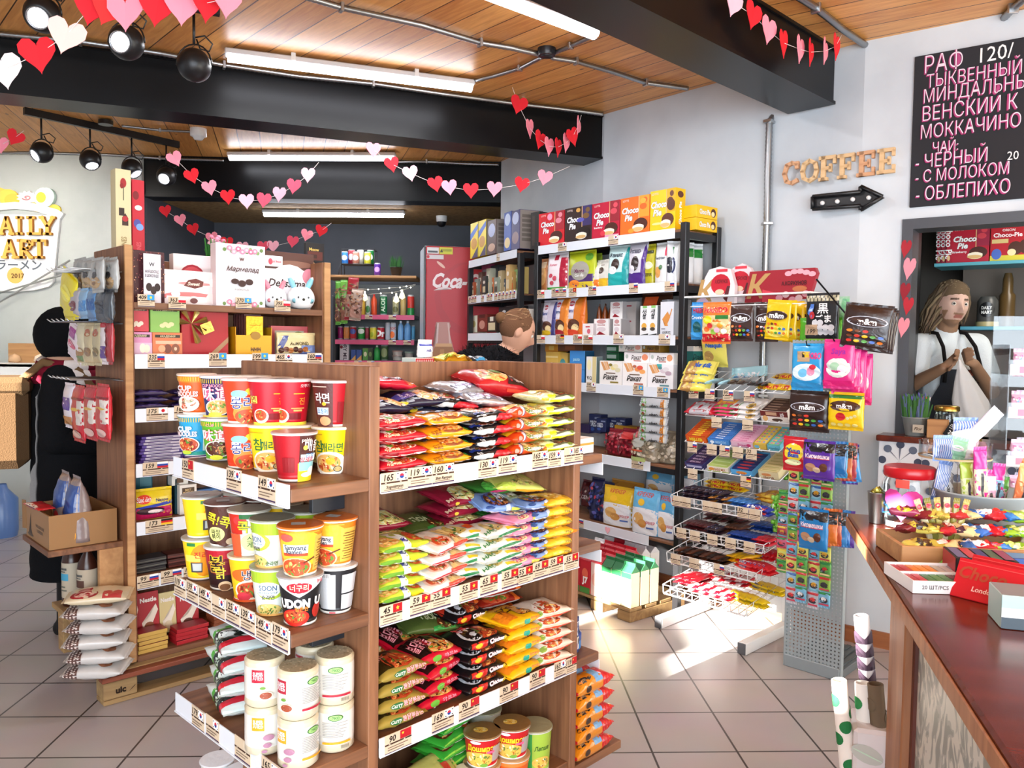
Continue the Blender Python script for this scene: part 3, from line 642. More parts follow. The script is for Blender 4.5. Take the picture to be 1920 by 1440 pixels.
CUPS={
'orange':('e86420',[rr(0,.0,1,.05,'f0ece0'),rr(0,.8,1,.97,'f08a28')]+KT+[tt('CUP',.42,.66,.12,'f6d8dc',b=.04,w=.14),tt('NOODLES',.44,.52,.12,'f8dede',b=.04,w=.2),dish(.44,.27,.1,.17,'w'),rr(.6,.2,.68,.45,'e8e8e0'),rr(.61,.22,.67,.36,'555')],'d8c4b0'),
'navy':('2a2f6c',KT+[tt('CUP NOODLES',.45,.78,.07,'f49ab0',b=.03,w=.2),tt('味道',.46,.58,.24,W,b=.05,o='e05a80',w=.22),dish(.48,.27,.1,.17,'o'),('e',.45,.1,.06,.06,'f4e040'),rr(.3,.04,.7,.08,'e8c040')],'e8e8ea'),
'redorange':('e8401c',[('e',.5,.22,.15,.24,'f09040'),dish(.5,.16,.13,.16,'r',None),('e',.56,.72,.09,.1,'f4c030'),tt('육개',.56,.72,.09,'8a3010'),('e',.42,.66,.07,.09,'8ac8d8'),tt('롱라면',.5,.46,.2,'22307e',b=.05,o=W,w=.32)],'e8d8d8'),
'crimson':('c01428',[rr(0,0,1,.06,'f4e04a'),tt('진',.6,.52,.12,'f08a30'),rr(.52,.68,.62,.70,'f4b030'),rr(.45,.12,.6,.26,'7c0c18'),tt('오뚜기',.62,.86,.06,'f0d0d0',w=.1),('e',.4,.2,.08,.16,'f2e2d4'),dish(.4,.22,.06,.12,'r',None,16),rr(.3,.48,.38,.64,'e8e060'),tt('면',.34,.56,.12,'a04010'),rr(.52,.3,.6,.34,'f0b060'),rr(.5,.36,.62,.38,'f0b060')],'dcd4d4'),
'brownred':('b41020',[rr(.28,.0,.5,.97,'54201a'),tt('라면',.40,.62,.17,W,b=.03,w=.14),('e',.42,.5,.02,.04,'f0b030'),rr(.33,.26,.46,.42,'d8e8f0'),tt('오징어',.395,.34,.09,'3a80b8',w=.11),('e',.42,.13,.06,.1,'e8a070'),rr(.54,.1,.6,.55,'8c0c18'),rr(.3,.86,.45,.88,'e0c0b0')],'c8bcbc'),
'maeul':('b00f1e',[rr(.5,0,.78,.97,'4a1d18'),rr(.49,.0,.8,.38,'f0d428'),rr(.5,.22,.7,.4,'90d0d8'),('e',.64,.2,.05,.1,'f8f8f0'),('e',.58,.14,.06,.05,'e8f0e0'),tt('paldo',.56,.86,.07,'f0e0d0'),tt('매울',.62,.72,.17,W,b=.03,w=.16),rr(.51,.42,.7,.56,'e8f2f6'),tt('리얼',.6,.52,.09,'3a88c0',b=.02),tt('왕새우',.57,.45,.08,'d83a4a',w=.14),rr(.36,.2,.46,.5,'8a0a16'),('e',.545,.7,.02,.05,'e8c050')],'b9a9a6'),
'cyan':('2aa0d0',[rr(0,0,1,.09,'3ab0a0')]+KT+[tt('CUP',.42,.66,.12,W,b=.04,w=.14),tt('NOODLES',.43,.54,.12,'f8dede',b=.04,w=.2),dish(.44,.27,.1,.17,'r'),rr(.58,.12,.7,.5,'d8ece0'),rr(.6,.14,.69,.32,'666'),('e',.43,.08,.05,.05,'c8e040')],'d8e4e8'),
'green':('62b828',KT+[tt('CUP',.42,.86,.06,'f49ab0'),tt('味道',.45,.62,.2,W,b=.05,o='e05a60',w=.2),dish(.48,.3,.11,.18,'k'),('e',.46,.1,.06,.06,'e8f040')],'e8e8e4'),
'yellow':('f8d808',[tt('참',.40,.58,.2,'1c6a3a',b=.05),tt('깨라면',.52,.56,.15,'1c6a3a',b=.04,w=.2),('e',.5,.2,.17,.28,'f8f4e4'),dish(.48,.22,.13,.2,'o',None),('e',.51,.27,.045,.08,'f8b820'),('e',.58,.1,.045,.07,'3a4a4a'),('e',.58,.1,.035,.055,'d8b878'),rr(.66,.1,.74,.32,'2a8a50'),rr(.3,.84,.45,.86,'c8a010')],'e8e0c8'),
'yellowmild':('f6d010',[('e',.54,.5,.14,.4,'f09418'),rr(.34,.46,.5,.62,'f8e860'),rr(.4,.2,.52,.44,'444'),rr(.42,.24,.51,.42,'c0c4c0'),rr(.38,.84,.46,.92,'2a7a40'),tt('진라면',.54,.62,.12,'d03a20',w=.2)],'a8a49c'),
'brown':('3e1d16',[('e',.5,.5,.16,.5,'52281c'),tt('콕!콕',.44,.62,.2,'f4ec28',b=.05,r=-.3,w=.22),('e',.41,.3,.09,.17,'e8ec8c'),tt('짜장',.41,.35,.09,'2a2a1a'),tt('볶이',.41,.24,.09,'2a2a1a'),('e',.56,.12,.05,.08,'c8b090'),rr(.62,.06,.7,.26,'b8b4b0')],'5a3a34'),
'spaghetti':('e8e8dc',[rr(.3,.5,.44,.95,'c82818'),('e',.42,.8,.06,.1,'d83a3a'),tt('콕콕',.5,.66,.2,'f0e828',b=.05,o='2a5a2a',w=.2),rr(.42,.84,.62,.94,'2a6a3a'),('e',.53,.32,.11,.2,'e6ee9a'),tt('스파',.53,.39,.1,'1e5a2a',b=.03),tt('게티',.53,.26,.1,'1e5a2a',b=.03),rr(.3,.0,.42,.5,'d85a30')],'b8b0a0'),
'soon':('dfe6dc',[rr(0,.7,1,.97,'a8c832'),('e',.48,.55,.13,.2,'b4cc40'),('e',.46,.56,.11,.17,'eef2ec'),tt('SOON',.46,.6,.11,'4a6a8a',w=.15),tt('NOODLE SOUP',.46,.5,.04,'6a8aa0'),tt('순라면',.46,.4,.07,'2a2a2a'),dish(.46,.13,.12,.13,'g',None),rr(0,0,1,.04,'e8b060'),tt('순라면',.62,.1,.07,'3a6a20')],'8e9080'),
'samyang':('f0801c',[('e',.5,.55,.2,.4,'f8c438'),rr(.62,.1,.8,.82,'e0b04a')]+[rr(.64+.01*(i%3),.16+i*.055,.76,.175+i*.055,'6a4a20')for i in range(11)]+[rr(.36,.48,.56,.66,'f4f4f0'),rr(.36,.43,.56,.49,'d84a28'),tt('Samyang',.46,.61,.09,'22324a',w=.17),tt('Ramen',.45,.52,.09,'22324a',w=.12),('e',.4,.8,.05,.08,'e85a50'),dish(.46,.2,.12,.18,'r','f4c890'),('p',[(.52,.3),(.53,.28),(.62,.38),(.61,.4)],'5a2a18'),rr(.36,.9,.64,.93,'f8a030')],'d07028'),
'udon':('16161a',[('p',[(.22,.97),(.5,.6),(.78,.97)],'eceef2'),('e',.5,.8,.1,.11,'b41830'),tt('너구리',.5,.8,.1,'f8e8c0',b=.04,w=.14),tt('UDON',.46,.47,.17,W,b=.06,w=.26),('e',.46,.18,.13,.18,'d02a20'),dish(.46,.2,.1,.13,'r',None),tt('얼큰한',.52,.36,.07,'f08a30',w=.12),('e',.66,.3,.05,.16,'b02a20'),tt('U',.66,.5,.16,W,b=.05),tt('농심',.66,.9,.06,'d83a4a')],'9c9a9a'),
'backlabel':('202024',[rr(.28,.1,.5,.86,'d4d6d8'),rr(.36,.78,.46,.88,'f0f0f0')]+[rr(.37+i*.012,.79,.374+i*.012,.87,'333')for i in range(7)]+[rr(.55,.45,.7,.85,'d0d2d6'),rr(.55,.1,.7,.42,'c8cace'),rr(.3,.1,.34,.18,'333'),rr(.44,.02,.5,.05,'c03040')],'d8d8d8'),
'bul':('2a1014',[rr(0,.55,1,.97,'b01428'),('e',.5,.55,.2,.2,'701020'),tt('불',.42,.62,.3,'1a0c0c',b=.06,o='f0c030'),tt('닭',.46,.4,.2,'f0d040',b=.04),('e',.5,.1,.07,.12,'d8b890'),('e',.5,.08,.055,.08,'7a5030'),rr(.6,.06,.7,.4,'a09c98')],'c8c4c0'),
'naeng':('f4c818',[('e',.5,.6,.18,.16,'e86a20'),tt('냉면',.52,.6,.17,'1c1c3c',b=.04,o=W,w=.2),('e',.52,.25,.17,.26,'f6ecd0'),dish(.5,.27,.13,.18,'r',None),('e',.58,.14,.05,.08,'4a4a40'),('e',.44,.12,.07,.1,'d83a4a'),rr(0,0,1,.05,'e8602a')],'d8c8a8'),
'doshirak':('c81a22',[tt('Доширак',.5,.66,.17,'f6dc28',b=.04,w=.3),dish(.46,.3,.16,.24,'y',None),rr(.6,.2,.72,.7,'b8aaa8'),('e',.44,.86,.05,.05,W),('e',.52,.12,.04,.06,'7ab040'),rr(.54,.5,.62,.58,'f06a90')],'8a6a40'),
'orangecup':('e86420',[tt('Доширак',.5,.3,.16,'f6dc28',b=.04,w=.3),rr(0,.8,1,.95,'f08a40')],'b89060'),
'plain_white':('e8eaec',[rr(.2,.3,.8,.62,'d03038'),tt('ЗЕРНО',.5,.48,.14,W,b=.04)],'dcdce0')}
CM={}
def cup(kind,p,label,rot=0,s=1.0,rt=.0495,rb=.036,h=.112,grp=None,nm='noodle_cup'):
    k=(kind,rt,rb,h)
    if k not in CM:
        c=CUPS[kind];CM[k]=cup_meshes(rt,rb,h,c[0],c[1],c[2],'f0eee6',LIDT if kind in('samyang','brown','yellowmild')else[dish(.45,.5,.2,.16,'y',None,12)]if kind=='doshirak' else[],seed=len(CM))
    th=math.atan2(-p[0],p[1])*-1
    th=math.atan2(-p[0],p[1]);M=Matrix.Translation(p)@Matrix.Rotation(th+rot,4,'Z')
    return put(nm,CM[k][0],M,label,'noodle cup',grp,[('lid',CM[k][1])])
E1,E2,E3=SZ[0],SZ[1],SZ[2]
for kind,px,py,lab,rot in(('cyan',370,851,'blue noodle cup with pink lettering at the far end of upper end shelf',-.2),('green',414,862,'green noodle cup with white characters on the upper end shelf',0),('redorange',456,876,'orange-red noodle cup standing under its twin on the upper end shelf',.3),('yellow',505,880,'yellow noodle cup directly beneath the crimson cup',0),('maeul',552,900,'red noodle cup with brown label panel at the front corner of upper end shelf',.25),('yellow',624,884,'yellow noodle cup beneath the red-and-brown cup by the panel',-.2)):
    p=on_z(px,py,E1);cup(kind,p,lab,rot)
for kind,px,py,lab,rot in(('orange',370,771,'orange noodle cup stacked on the blue cup',-.2),('navy',414,778,'navy noodle cup with white characters stacked on the green cup',0),('redorange',462,789,'orange-red noodle cup stacked on its twin',.3),('crimson',515,798,'crimson noodle cup with yellow foot stacked on a yellow cup',.1),('brownred',622,798,'red noodle cup with brown panel stacked nearest the gondola panel',0)):
    q={370:0,414:1,462:2,515:3,622:5}[px];bx=((370,851),(414,862),(456,876),(505,880),(552,900),(624,884))[q]
    b=on_z(*bx,E1);cup(kind,Vector((b.x,b.y,E1+.1125)),lab,rot)
for a,d,z,kind,lab in((.12,.155,E1,'green','green-rimmed noodle cup in the back row of the upper end shelf'),(.235,.155,E1,'navy','navy noodle cup in the back row of the upper end shelf'),(.345,.15,E1,'yellow','yellow noodle cup in back row, lid visible beside the gondola panel'),(.12,.155,E1+.1125,'green','upper green noodle cup of back row, pale lid showing'),(.235,.155,E1+.1125,'orange','white-lidded noodle cup of back row on the upper end shelf'),(.335,.148,E1+.1125,'crimson','dark red noodle cup at the back next to the crimson one')):
    cup(kind,CF.P(a,d,z),lab)
for kind,px,py,lab,rot in(('yellowmild',379,1082,'yellow noodle cup with an orange swoosh below its twin, middle end shelf',-.1),('bul',422,1100,'dark red noodle cup with flaming black character on the middle end shelf',0),('naeng',468,1121,'yellow and orange cold-noodle cup on the middle end shelf',0),('soon',511,1146,'pale green noodle cup with round logo standing beneath its twin',0),('udon',563,1165,'black noodle cup with large white letters at the front corner',-.05),('backlabel',629,1143,'noodle cup turned to its black and white back label',0)):
    p=on_z(px,py,E2);cup(kind,p,lab,rot)
    up={379:('yellowmild','yellow noodle cup with barcode stacked on its twin, middle end shelf',.7),422:('brown','dark brown noodle cup with yellow lettering stacked on the flaming cup',0),468:('spaghetti','white and red noodle cup with green round badge stacked on the cold-noodle cup',0),511:('soon','pale green noodle cup stacked on its twin, logo turned aside',-.8),563:('samyang','orange noodle cup with white name label stacked on the black cup',0),629:('samyang','orange noodle cup nearest the gondola panel, label turned aside',-.5)}[px]
    cup(up[0],Vector((p.x,p.y,E2+.1125)),up[1],up[2])
for i,(a,lab,kind)in enumerate(((.06,'grey-lidded noodle cup at far back of the middle end shelf','spaghetti'),(.17,'grey-lidded noodle cup behind the brown one on the middle end shelf','brown'),(.28,'noodle cup behind the pale green one, silver lid showing','naeng'),(.385,'green-rimmed noodle cup in the back row near the gondola panel','soon'))):
    for k in(0,1):cup(kind,CF.P(a,.155,E2+.1125*k),lab if k else lab.replace('noodle cup','lower noodle cup'))
def rice(p,lab,red,rot):
    k=('rice',red)
    if k not in CM:
        g=G();r,h=.046,.112;rg=random.Random(4);lathe(g,[(r*.86,0),(r,.006),(r*.985,.02),(r,.03),(r,.085),(r*.985,.095),(r,.106),(r*.9,h)],['d8ccb0']*2+['e6e4dc']*3+['d8ccb0','cfc3a4'],32)
        disc(g,r*.9,h,'b3a88c',32)
        S=lambda x,y,e:((r+.0008+e)*math.cos(-math.pi/2+(x/(2*math.pi*r)-.5)*6.283),(r+.0008+e)*math.sin(-math.pi/2+(x/(2*math.pi*r)-.5)*6.283),y)
        c='b0243a' if red else 'e0a020'
        it=[rr(.3,.55,.4,.82,c),tt('SUPER',.35,.74,.07,W,w=.08),tt('ХЛЕБ',.35,.66,.09,W,w=.08),('e',.62,.77,.06,.07,'2e6a2e'),('e',.62,.77,.052,.056,'9ac878'),tt('ЭКО',.62,.77,.05,'2e6a2e')]
        it+=[rr(.52,.36+i*.034,.52+.2*(.8+.2*math.sin(i*3)),.372+i*.034,'9a9a98')for i in range(10)]+[rr(.52,.22,.74,.265,c)]+[rr(.66+i*.008,.12,.663+i*.008,.19,'444')for i in range(8)]
        it+=[('e',.41,.3,.05,.085,'f0e0c8'),('e',.41,.3,.042,.072,'9a4a30'),('e',.39,.46,.02,.03,'6a9a3a')]if red else[('e',.43,.42,.04,.065,'a87890'),('e',.42,.26,.03,.05,'a87890'),('e',.4,.14,.02,.032,'a87890')]
        art(g,S,2*math.pi*r,h,it,.01,.0004)
        for i in range(70):a=rg.random()*6.28;q=r*.88*math.sqrt(rg.random());g.add([(q*math.cos(a)+.003*math.cos(t),q*math.sin(a)+.003*math.sin(t),h+.0006)for t in(0,1.6,3.1,4.7)],[(0,1,2,3)],rg.choice(['c8bc9c','9a8e70','d8ccb0']))
        CM[k]=g.mesh('rice_cakes',FILM)
    put('rice_cake_pack',CM[k],Matrix.Translation(p)@Matrix.Rotation(math.atan2(-p.x,p.y)+rot,4,'Z'),lab,'rice cakes')
for px,py,nm,rot in((497,1402,'behind the front column',.6),(559,1428,'in front column at shelf corner',.05),(627,1397,'in column by the gondola panel',-.7),(590,1372,'in the rear column',0)):
    p=on_z(px,py,E3)
    for k in(0,1):rice(Vector((p.x,p.y,E3+.1125*k)),('upper' if k else 'lower')+' wrapped puffed rice cake roll '+nm,k==1,rot)
for px,py,lab,kind in((408,1478,'white plastic tub with red band on the lowest end shelf','plain_white'),(455,1500,'second pale tub on lowest end shelf','plain_white'),(632,1500,'dark-lidded cup low beside the gondola panel','soon')):
    p=on_z(px,py,.20);cup(kind,Vector((p.x,p.y,.181)),lab)
# ================================================================== noodle packets on the gondola
def posn(k,n):
    if n==1:return ''
    if k==n-1:return 'topmost '
    if k==0:return 'bottom '
    return ORD[k]+'-from-bottom '
def stk(F,a,d,z0,n,me,dz,desc,where,rot=0,nm='noodle_packet',cat='noodle packet',jit=.05,sl=.004,tx=0,lean=0):
    for k in range(n):
        put(nm,me,F.M(a+R.uniform(-sl,sl),d+R.uniform(-sl,sl)+lean*k,z0+dz*k,rot+R.uniform(-jit,jit),tx*(1 if k==n-1 else .4),R.uniform(-.02,.02)),(posn(k,n)+desc+' '+where).strip(),cat)
def lie(F,me,a,d,z,rot,tx,ty,label,nm='noodle_packet',cat='noodle packet'):
    return put(nm,me,F.M(a,d,z,rot,tx,ty),label,cat)
def pk(name,col,items,L=.152,W_=.128,T=.034,ends=None,seed=1,**k):return m_pillow(name,L,W_,T,col,items,False,ends=ends or col,seed=seed,**k)
PK={
'red':pk('packet_red','be1428',[rr(.02,.06,.98,.12,'e8ddd0'),('e',.5,.58,.34,.3,'e8e0d4'),dish(.5,.56,.31,.27,'r',None,34),rr(.1,.1,.4,.2,'8c0c1c'),tt('사골라면',.28,.34,.1,'f8e8c0',w=.3,b=.03),rr(.7,.04,.95,.16,'d8d0c8')],seed=2),
'amber':pk('packet_amber','f2a018',[rr(.02,.02,.98,.08,'f4ead4'),('e',.55,.42,.26,.2,'8a4420'),dish(.55,.5,.25,.16,'o',None,26),tt('진한맛',.2,.36,.08,'6a2a10',w=.2),tt('볶음면',.2,.24,.08,'6a2a10',w=.2),('e',.9,.44,.08,.1,'3a8a3a'),rr(.1,.7,.9,.78,'2a2a5a')],seed=3),
'tri':pk('packet_black_red','18161a',[rr(.02,.02,.5,.16,'eceae6'),rr(.5,.02,.9,.16,'d8202a'),('p',[(.5,.16),(1,.16),(1,.5),(.6,.34)],'d41e28'),rr(.0,.16,.5,.26,'e4e0dc'),dish(.45,.72,.3,.22,'r','f0e8e0'),tt('맛',.2,.36,.12,W,b=.04),rr(.06,.5,.3,.6,'2a3a8a')],seed=4),
'bulgogi':pk('packet_orange_noodle','e04e1c',[dish(.66,.5,.34,.4,'g',None,46),('p',[(.28,.05),(.32,.05),(.42,.7),(.36,.8)],'e8e4e8'),('p',[(.32,.05),(.34,.05),(.44,.7),(.42,.7)],'3a3a70'),tt('Zhajang',.68,.26,.13,'f4ece0',b=.03,s=.2,o='3a1a10',w=.42),('e',.2,.22,.06,.09,'f0a090'),rr(.02,.6,.3,.75,'f4cc20')],seed=5),
'lemon':pk('packet_yellow_green','e8ecb8',[('p',[(.3,.0),(1,.0),(1,.14),(.3,.14)],'e8e820'),dish(.7,.6,.24,.3,'k',None,30),('e',.34,.3,.12,.12,'d8dc20'),('p',[(.4,.2),(.9,.34),(.9,.44),(.4,.3)],'5a5a48'),rr(.06,.06,.26,.22,'f0b020'),('e',.3,.75,.16,.12,'f0d050'),tt('감자면',.2,.56,.11,'d08010',w=.26),('e',.86,.3,.06,.1,'6a7a30')],seed=6),
'navy':pk('packet_navy','1a1c38',[rr(.0,.02,1,.1,'2a2a2e'),dish(.7,.6,.2,.24,'o','e8d8c8',26),('p',[(.02,.5),(.5,.6),(.5,.8),(.02,.72)],'3a4aa8'),tt('짜파게티',.3,.66,.1,'d8e0f4',w=.3),('e',.1,.3,.12,.12,'e8c820'),rr(.2,.3,.34,.42,'9aa8b8')],seed=7),
'redwave':pk('packet_red_navy_label','cc1830',[('e',.55,.6,.26,.14,'202048'),tt('신라면',.55,.6,.12,'e8e4f4',w=.4,b=.03),dish(.84,.4,.12,.2,'r',None,14)],seed=8),
'silver':pk('packet_silver','c8ccd8',[('p',[(.1,.3),(.9,.45),(.9,.8),(.1,.7)],'aab0c4'),rr(.2,.1,.8,.2,'d8dce4'),tt('Ramen',.5,.55,.1,'8a5aa0',w=.4)],seed=9,mat=FOIL),
'multi':pk('packet_multi_red','b01422',[dish(.35,.6,.26,.26,'o',None,36),('p',[(.55,.3),(1,.3),(1,.95),(.7,.95)],'2e1414'),tt('불닭',.82,.7,.12,'e8d8d0',b=.03),tt('짬뽕',.82,.48,.1,'e8d8d0'),rr(.55,.14,.98,.2,'f04030'),('e',.5,.75,.08,.1,'6a9a3a')],.2,.15,.075,seed=10),
'yoff':pk('packet_lime_band','b8c838',[rr(0,.0,1,.1,'e8ece0'),rr(.45,.02,.6,.98,'eef0ec'),('e',.52,.5,.07,.1,'3a3a8a'),('e',.52,.5,.045,.07,'e8e8f0'),('p',[(0,.1),(.45,.1),(.45,.22),(0,.3)],'6aa030'),dish(.25,.6,.2,.2,'o',None,20),rr(.62,.1,.98,.26,'e8c820'),dish(.8,.6,.16,.2,'r',None,16),rr(.64,.02,.96,.08,'a8b0a0')],.15,.12,.03,seed=11),
'redwhite':pk('packet_white_red','eae4dc',[rr(.0,.04,1,.2,'c81e28'),rr(.0,.12,1,.15,'f4eeea'),('e',.35,.6,.22,.22,'e8b8a0'),dish(.35,.6,.17,.17,'r',None,18),('p',[(.55,.3),(1,.4),(1,.8),(.6,.9)],'d8b878'),rr(.5,.2,.96,.32,'d84a30'),tt('Phở',.76,.6,.16,'a02018',s=.2)],.15,.12,.032,seed=12),
'whitegreen':pk('packet_white_green','eceee6',[('p',[(0,.0),(.7,.0),(.4,.2),(0,.26)],'b8bcb0'),('p',[(.3,.08),(1,.22),(1,.34),(.3,.18)],'1e7a42'),rr(.6,.36,.98,.5,'e8c020'),dish(.4,.65,.2,.2,'g',None,20),('e',.75,.7,.12,.09,'c85020'),tt('HẢO',.2,.5,.13,'2e7a30',s=.2,b=.03)],.15,.12,.032,seed=13),
'pink':pk('packet_pink','e890b0',[rr(.0,.03,1,.12,'e4dce0'),('e',.4,.4,.2,.13,'d8e0a0'),('e',.4,.42,.14,.09,'c84a60'),rr(.7,.12,.95,.3,'d8c850'),dish(.5,.72,.3,.17,'w','3a50a0',22),tt('Lẩu',.75,.5,.12,'b02050',s=.2)],.13,.12,.03,seed=14),
'blue':pk('packet_blue','7e9cce',[rr(.0,.03,1,.12,'d8dce0'),rr(.6,.0,.72,.98,'c8d8e8'),dish(.5,.65,.32,.22,'k','3a58a8',26),rr(.74,.14,.98,.3,'d8d850'),tt('Lẩu Thái',.7,.8,.09,'e8f0ff',s=.2,w=.4),('e',.2,.34,.12,.1,'30508a')],.13,.12,.03,seed=15),
'golden':pk('packet_golden','f0c030',[rr(.0,.03,1,.1,'e88a28'),rr(.3,.14,.6,.34,'d8d440'),tt('75g',.72,.24,.1,'6a5a10'),('p',[(.8,.0),(1,.0),(1,.4),(.9,.4)],'f08020'),dish(.5,.7,.24,.2,'y',None,20)],.14,.12,.03,seed=16),
'maroon':pk('packet_maroon','8c1830',[dish(.62,.58,.34,.24,'g','d8e0b0',36),tt('Miến',.2,.5,.14,'e0c0a0',s=.15),('e',.2,.24,.06,.06,'e8c040')],.16,.13,.035,seed=17),
'greenleaf':pk('packet_green_leaf','3a7a30',[dish(.62,.5,.25,.2,'w','e0e8c8',22),('e',.25,.55,.18,.2,'58b848'),rr(.1,.2,.9,.3,'b01858')],.16,.13,.035,seed=18),
'paleyel':pk('packet_pale_yellow','e0e070',[dish(.6,.6,.24,.2,'g',None,26),('p',[(0,.1),(.4,.2),(.4,.5),(0,.6)],'d8e858'),rr(.4,.1,1,.2,'f0a830')],.17,.13,.034,seed=19),
'gold':pk('packet_gold_curry','a08a3c',[('e',.4,.24,.13,.1,'1e6a3a'),tt('Curry',.4,.24,.1,'f0f0e0',s=.25,w=.22),tt('불닭볶음면',.74,.26,.13,'f4c8c8',b=.06,o='c02838',w=.42),('p',[(0,.52),(.6,.5),(.7,.95),(0,.95)],'3a2c10'),dish(.56,.66,.28,.22,'r',None,30),tt('불닭볶음면',.26,.82,.1,'f0b8b0',b=.03,r=.2,w=.4)],.15,.13,.038,seed=20),
'crims':pk('packet_crimson','c4122c',[('e',.36,.24,.1,.1,'6aae3c'),('p',[(.36,.16),(.34,.06),(.38,.06)],'f0f0e8'),tt('까르보',.7,.24,.1,'f4a0b4',w=.36,b=.03),('p',[(0,.5),(.7,.46),(1,.95),(0,.95)],'20100e'),dish(.62,.6,.26,.2,'o',None,28),tt('불닭볶음',.3,.76,.14,'f4a8b0',b=.05,o='801020',r=.2,w=.44)],.15,.13,.038,seed=21),
'black':pk('packet_black_chicken','141012',[('p',[(.05,.06),(.45,.06),(.5,.36),(.1,.4)],'c02018'),('e',.26,.22,.09,.09,'f0c030'),tt('Chicken',.72,.24,.12,W,b=.05,o='c82838',w=.4),dish(.6,.64,.28,.2,'r','3a2a28',30),('e',.3,.66,.2,.2,'d0d0d4'),('e',.32,.66,.17,.17,'1a1416'),('p',[(.86,.1),(1,.2),(1,.4),(.9,.3)],'d8c030'),tt('불닭',.3,.88,.12,'e84050',b=.05)],.15,.13,.037,seed=22),
'sunny':pk('packet_yellow_cheese','f4bc14',[('e',.52,.22,.09,.1,'1ea08a'),tt('치즈불닭',.78,.26,.09,'e86a50',w=.3,b=.03),('p',[(.1,.08),(.4,.12),(.3,.2),(.1,.18)],'d89a10'),dish(.7,.72,.2,.16,'o','4a2a18',22),('p',[(.02,.5),(.36,.5),(.36,.8),(.02,.8)],'f08a20'),tt('치즈',.36,.8,.12,'3a1a10',b=.04)],.15,.13,.036,seed=23),
'coral':pk('packet_white_coral','f0e4d4',[rr(.0,.06,1,.18,'e8502c'),dish(.45,.55,.3,.26,'r','f4ece0',26),('e',.1,.4,.1,.14,'8ab04a'),rr(.2,.2,.9,.25,'d8cab0')],.14,.13,.034,seed=24),
'purple':pk('packet_purple_bowl','4a2058',[dish(.5,.55,.3,.3,'o','e0d0d8',40),rr(.1,.1,.5,.2,'b02030')],.17,.14,.04,seed=25),
'olive':pk('packet_olive','4a5a28',[tt('ТВОЙ',.5,.7,.12,'c8d0a0',b=.03,w=.5),('p',[(.5,.2),(.9,.3),(.9,.5),(.5,.4)],'2e8a3a'),dish(.75,.5,.16,.2,'k',None,16)],.17,.13,.035,seed=26),
'limebag':pk('packet_lime','d4d850',[rr(.0,.3,1,.4,'2a7a3a'),rr(.0,.44,1,.48,'2a7a3a'),('e',.3,.7,.15,.12,'8ab040')],.14,.12,.035,seed=27),
'kimchi':pk('packet_red_kimchi','a02818',[dish(.5,.55,.3,.32,'r',None,40),rr(.85,.1,1,.9,'e86a20'),('e',.2,.7,.12,.12,'3a6a2a'),rr(.05,.12,.95,.18,'c8c0b8')],.17,.13,.036,seed=28),
'emerald':pk('packet_emerald','3aa034',[rr(.0,.04,1,.12,'e8ece4'),rr(.0,.26,1,.34,'8ad048'),dish(.3,.7,.2,.2,'k',None,18),('e',.8,.6,.1,.08,'d05028')],.15,.12,.034,seed=29),
'jajang':pk('packet_olive_black','b4b060',[('p',[(0,.0),(1,.0),(1,.2),(0,.3)],'1a1a14'),('e',.38,.46,.18,.14,'1c1a14'),rr(.28,.44,.48,.46,'c8c890'),rr(.3,.5,.46,.52,'c8c890'),rr(.3,.38,.46,.4,'c8c890'),tt('Чачжан',.36,.78,.12,'1c1a14',b=.05,w=.5),tt('мён',.4,.66,.1,'1c1a14',b=.05),dish(.78,.42,.24,.26,'r',None,44),('e',.8,.82,.07,.08,'c04030')],.2,.15,.05,seed=30)}
Z1,Z2,Z3,Z4=SZ
UP,MD,LO="on gondola's upper noodle shelf","on gondola's middle noodle shelf","on gondola's lower noodle shelf"
stk(GF,.078,.07,Z1,4,PK['red'],.0345,'crimson noodle packet in the first stack',UP)
stk(GF,.236,.075,Z1,4,PK['amber'],.0345,'amber noodle packet with brown bowl',UP)
stk(GF,.385,.07,Z1,4,PK['tri'],.034,'black, white and red noodle packet',UP,jit=.09)
stk(GF,.525,.07,Z1,4,PK['bulgogi'],.036,'orange packet picturing brown noodles',UP)
stk(GF,.655,.07,Z1,5,PK['lemon'],.036,'pale yellow-green noodle packet',UP,rot=-.06,jit=.1)
for me,a,d,z,rot,tx,ty,lab in(('lemon',.04,.22,.0,.1,.1,0,'yellow-ended packet behind crimson stack on the upper noodle shelf'),('navy',.1,.16,.14,.1,.12,.05,'navy packet lying across the crimson stack on the upper shelf'),('navy',.25,.2,.148,-.15,.15,-.05,'navy packet with bowl picture behind the amber stack'),('redwave',.19,.255,.192,.12,.06,.1,'red packet with navy oval label on top of the navy packets'),
('tri',.38,.19,.137,-.5,.1,.1,'black and white packet lying askew behind the striped stack'),('silver',.44,.225,.17,.2,.1,0,'silver backed packet lying face down on the heap'),('silver',.46,.15,.142,-.1,.12,.1,'lower silver backed packet under its twin'),('multi',.58,.235,.16,-.1,.15,.12,'fat red multi-pack of noodles at the back of the upper shelf'),('multi',.3,.245,.0,0,0,0,'fat multi-pack hidden behind amber stack'),('multi',.56,.24,.0,0,0,0,'fat red multi-pack beneath the topmost one'),('multi',.56,.24,.078,0,0,0,'fat red multi-pack in the middle of its pile'),('navy',.11,.23,.036,0,0,0,'navy packet at foot of the rear heap'),('navy',.11,.23,.072,0,0,0,'navy packet mid-way in the rear heap'),('navy',.11,.23,.106,0,0,0,'navy packet second from top of the rear heap'),('redwave',.3,.245,.078,0,0,0,'red packet with navy label inside the rear heap'),('navy',.3,.24,.113,0,0,0,'navy packet beneath the bowl-picture one')):
    lie(GF,PK[me],a,d,Z1+z,rot,tx,ty,lab)
stk(GF,.085,.066,Z2,5,PK['yoff'],.0305,'lime noodle packet with white band',MD)
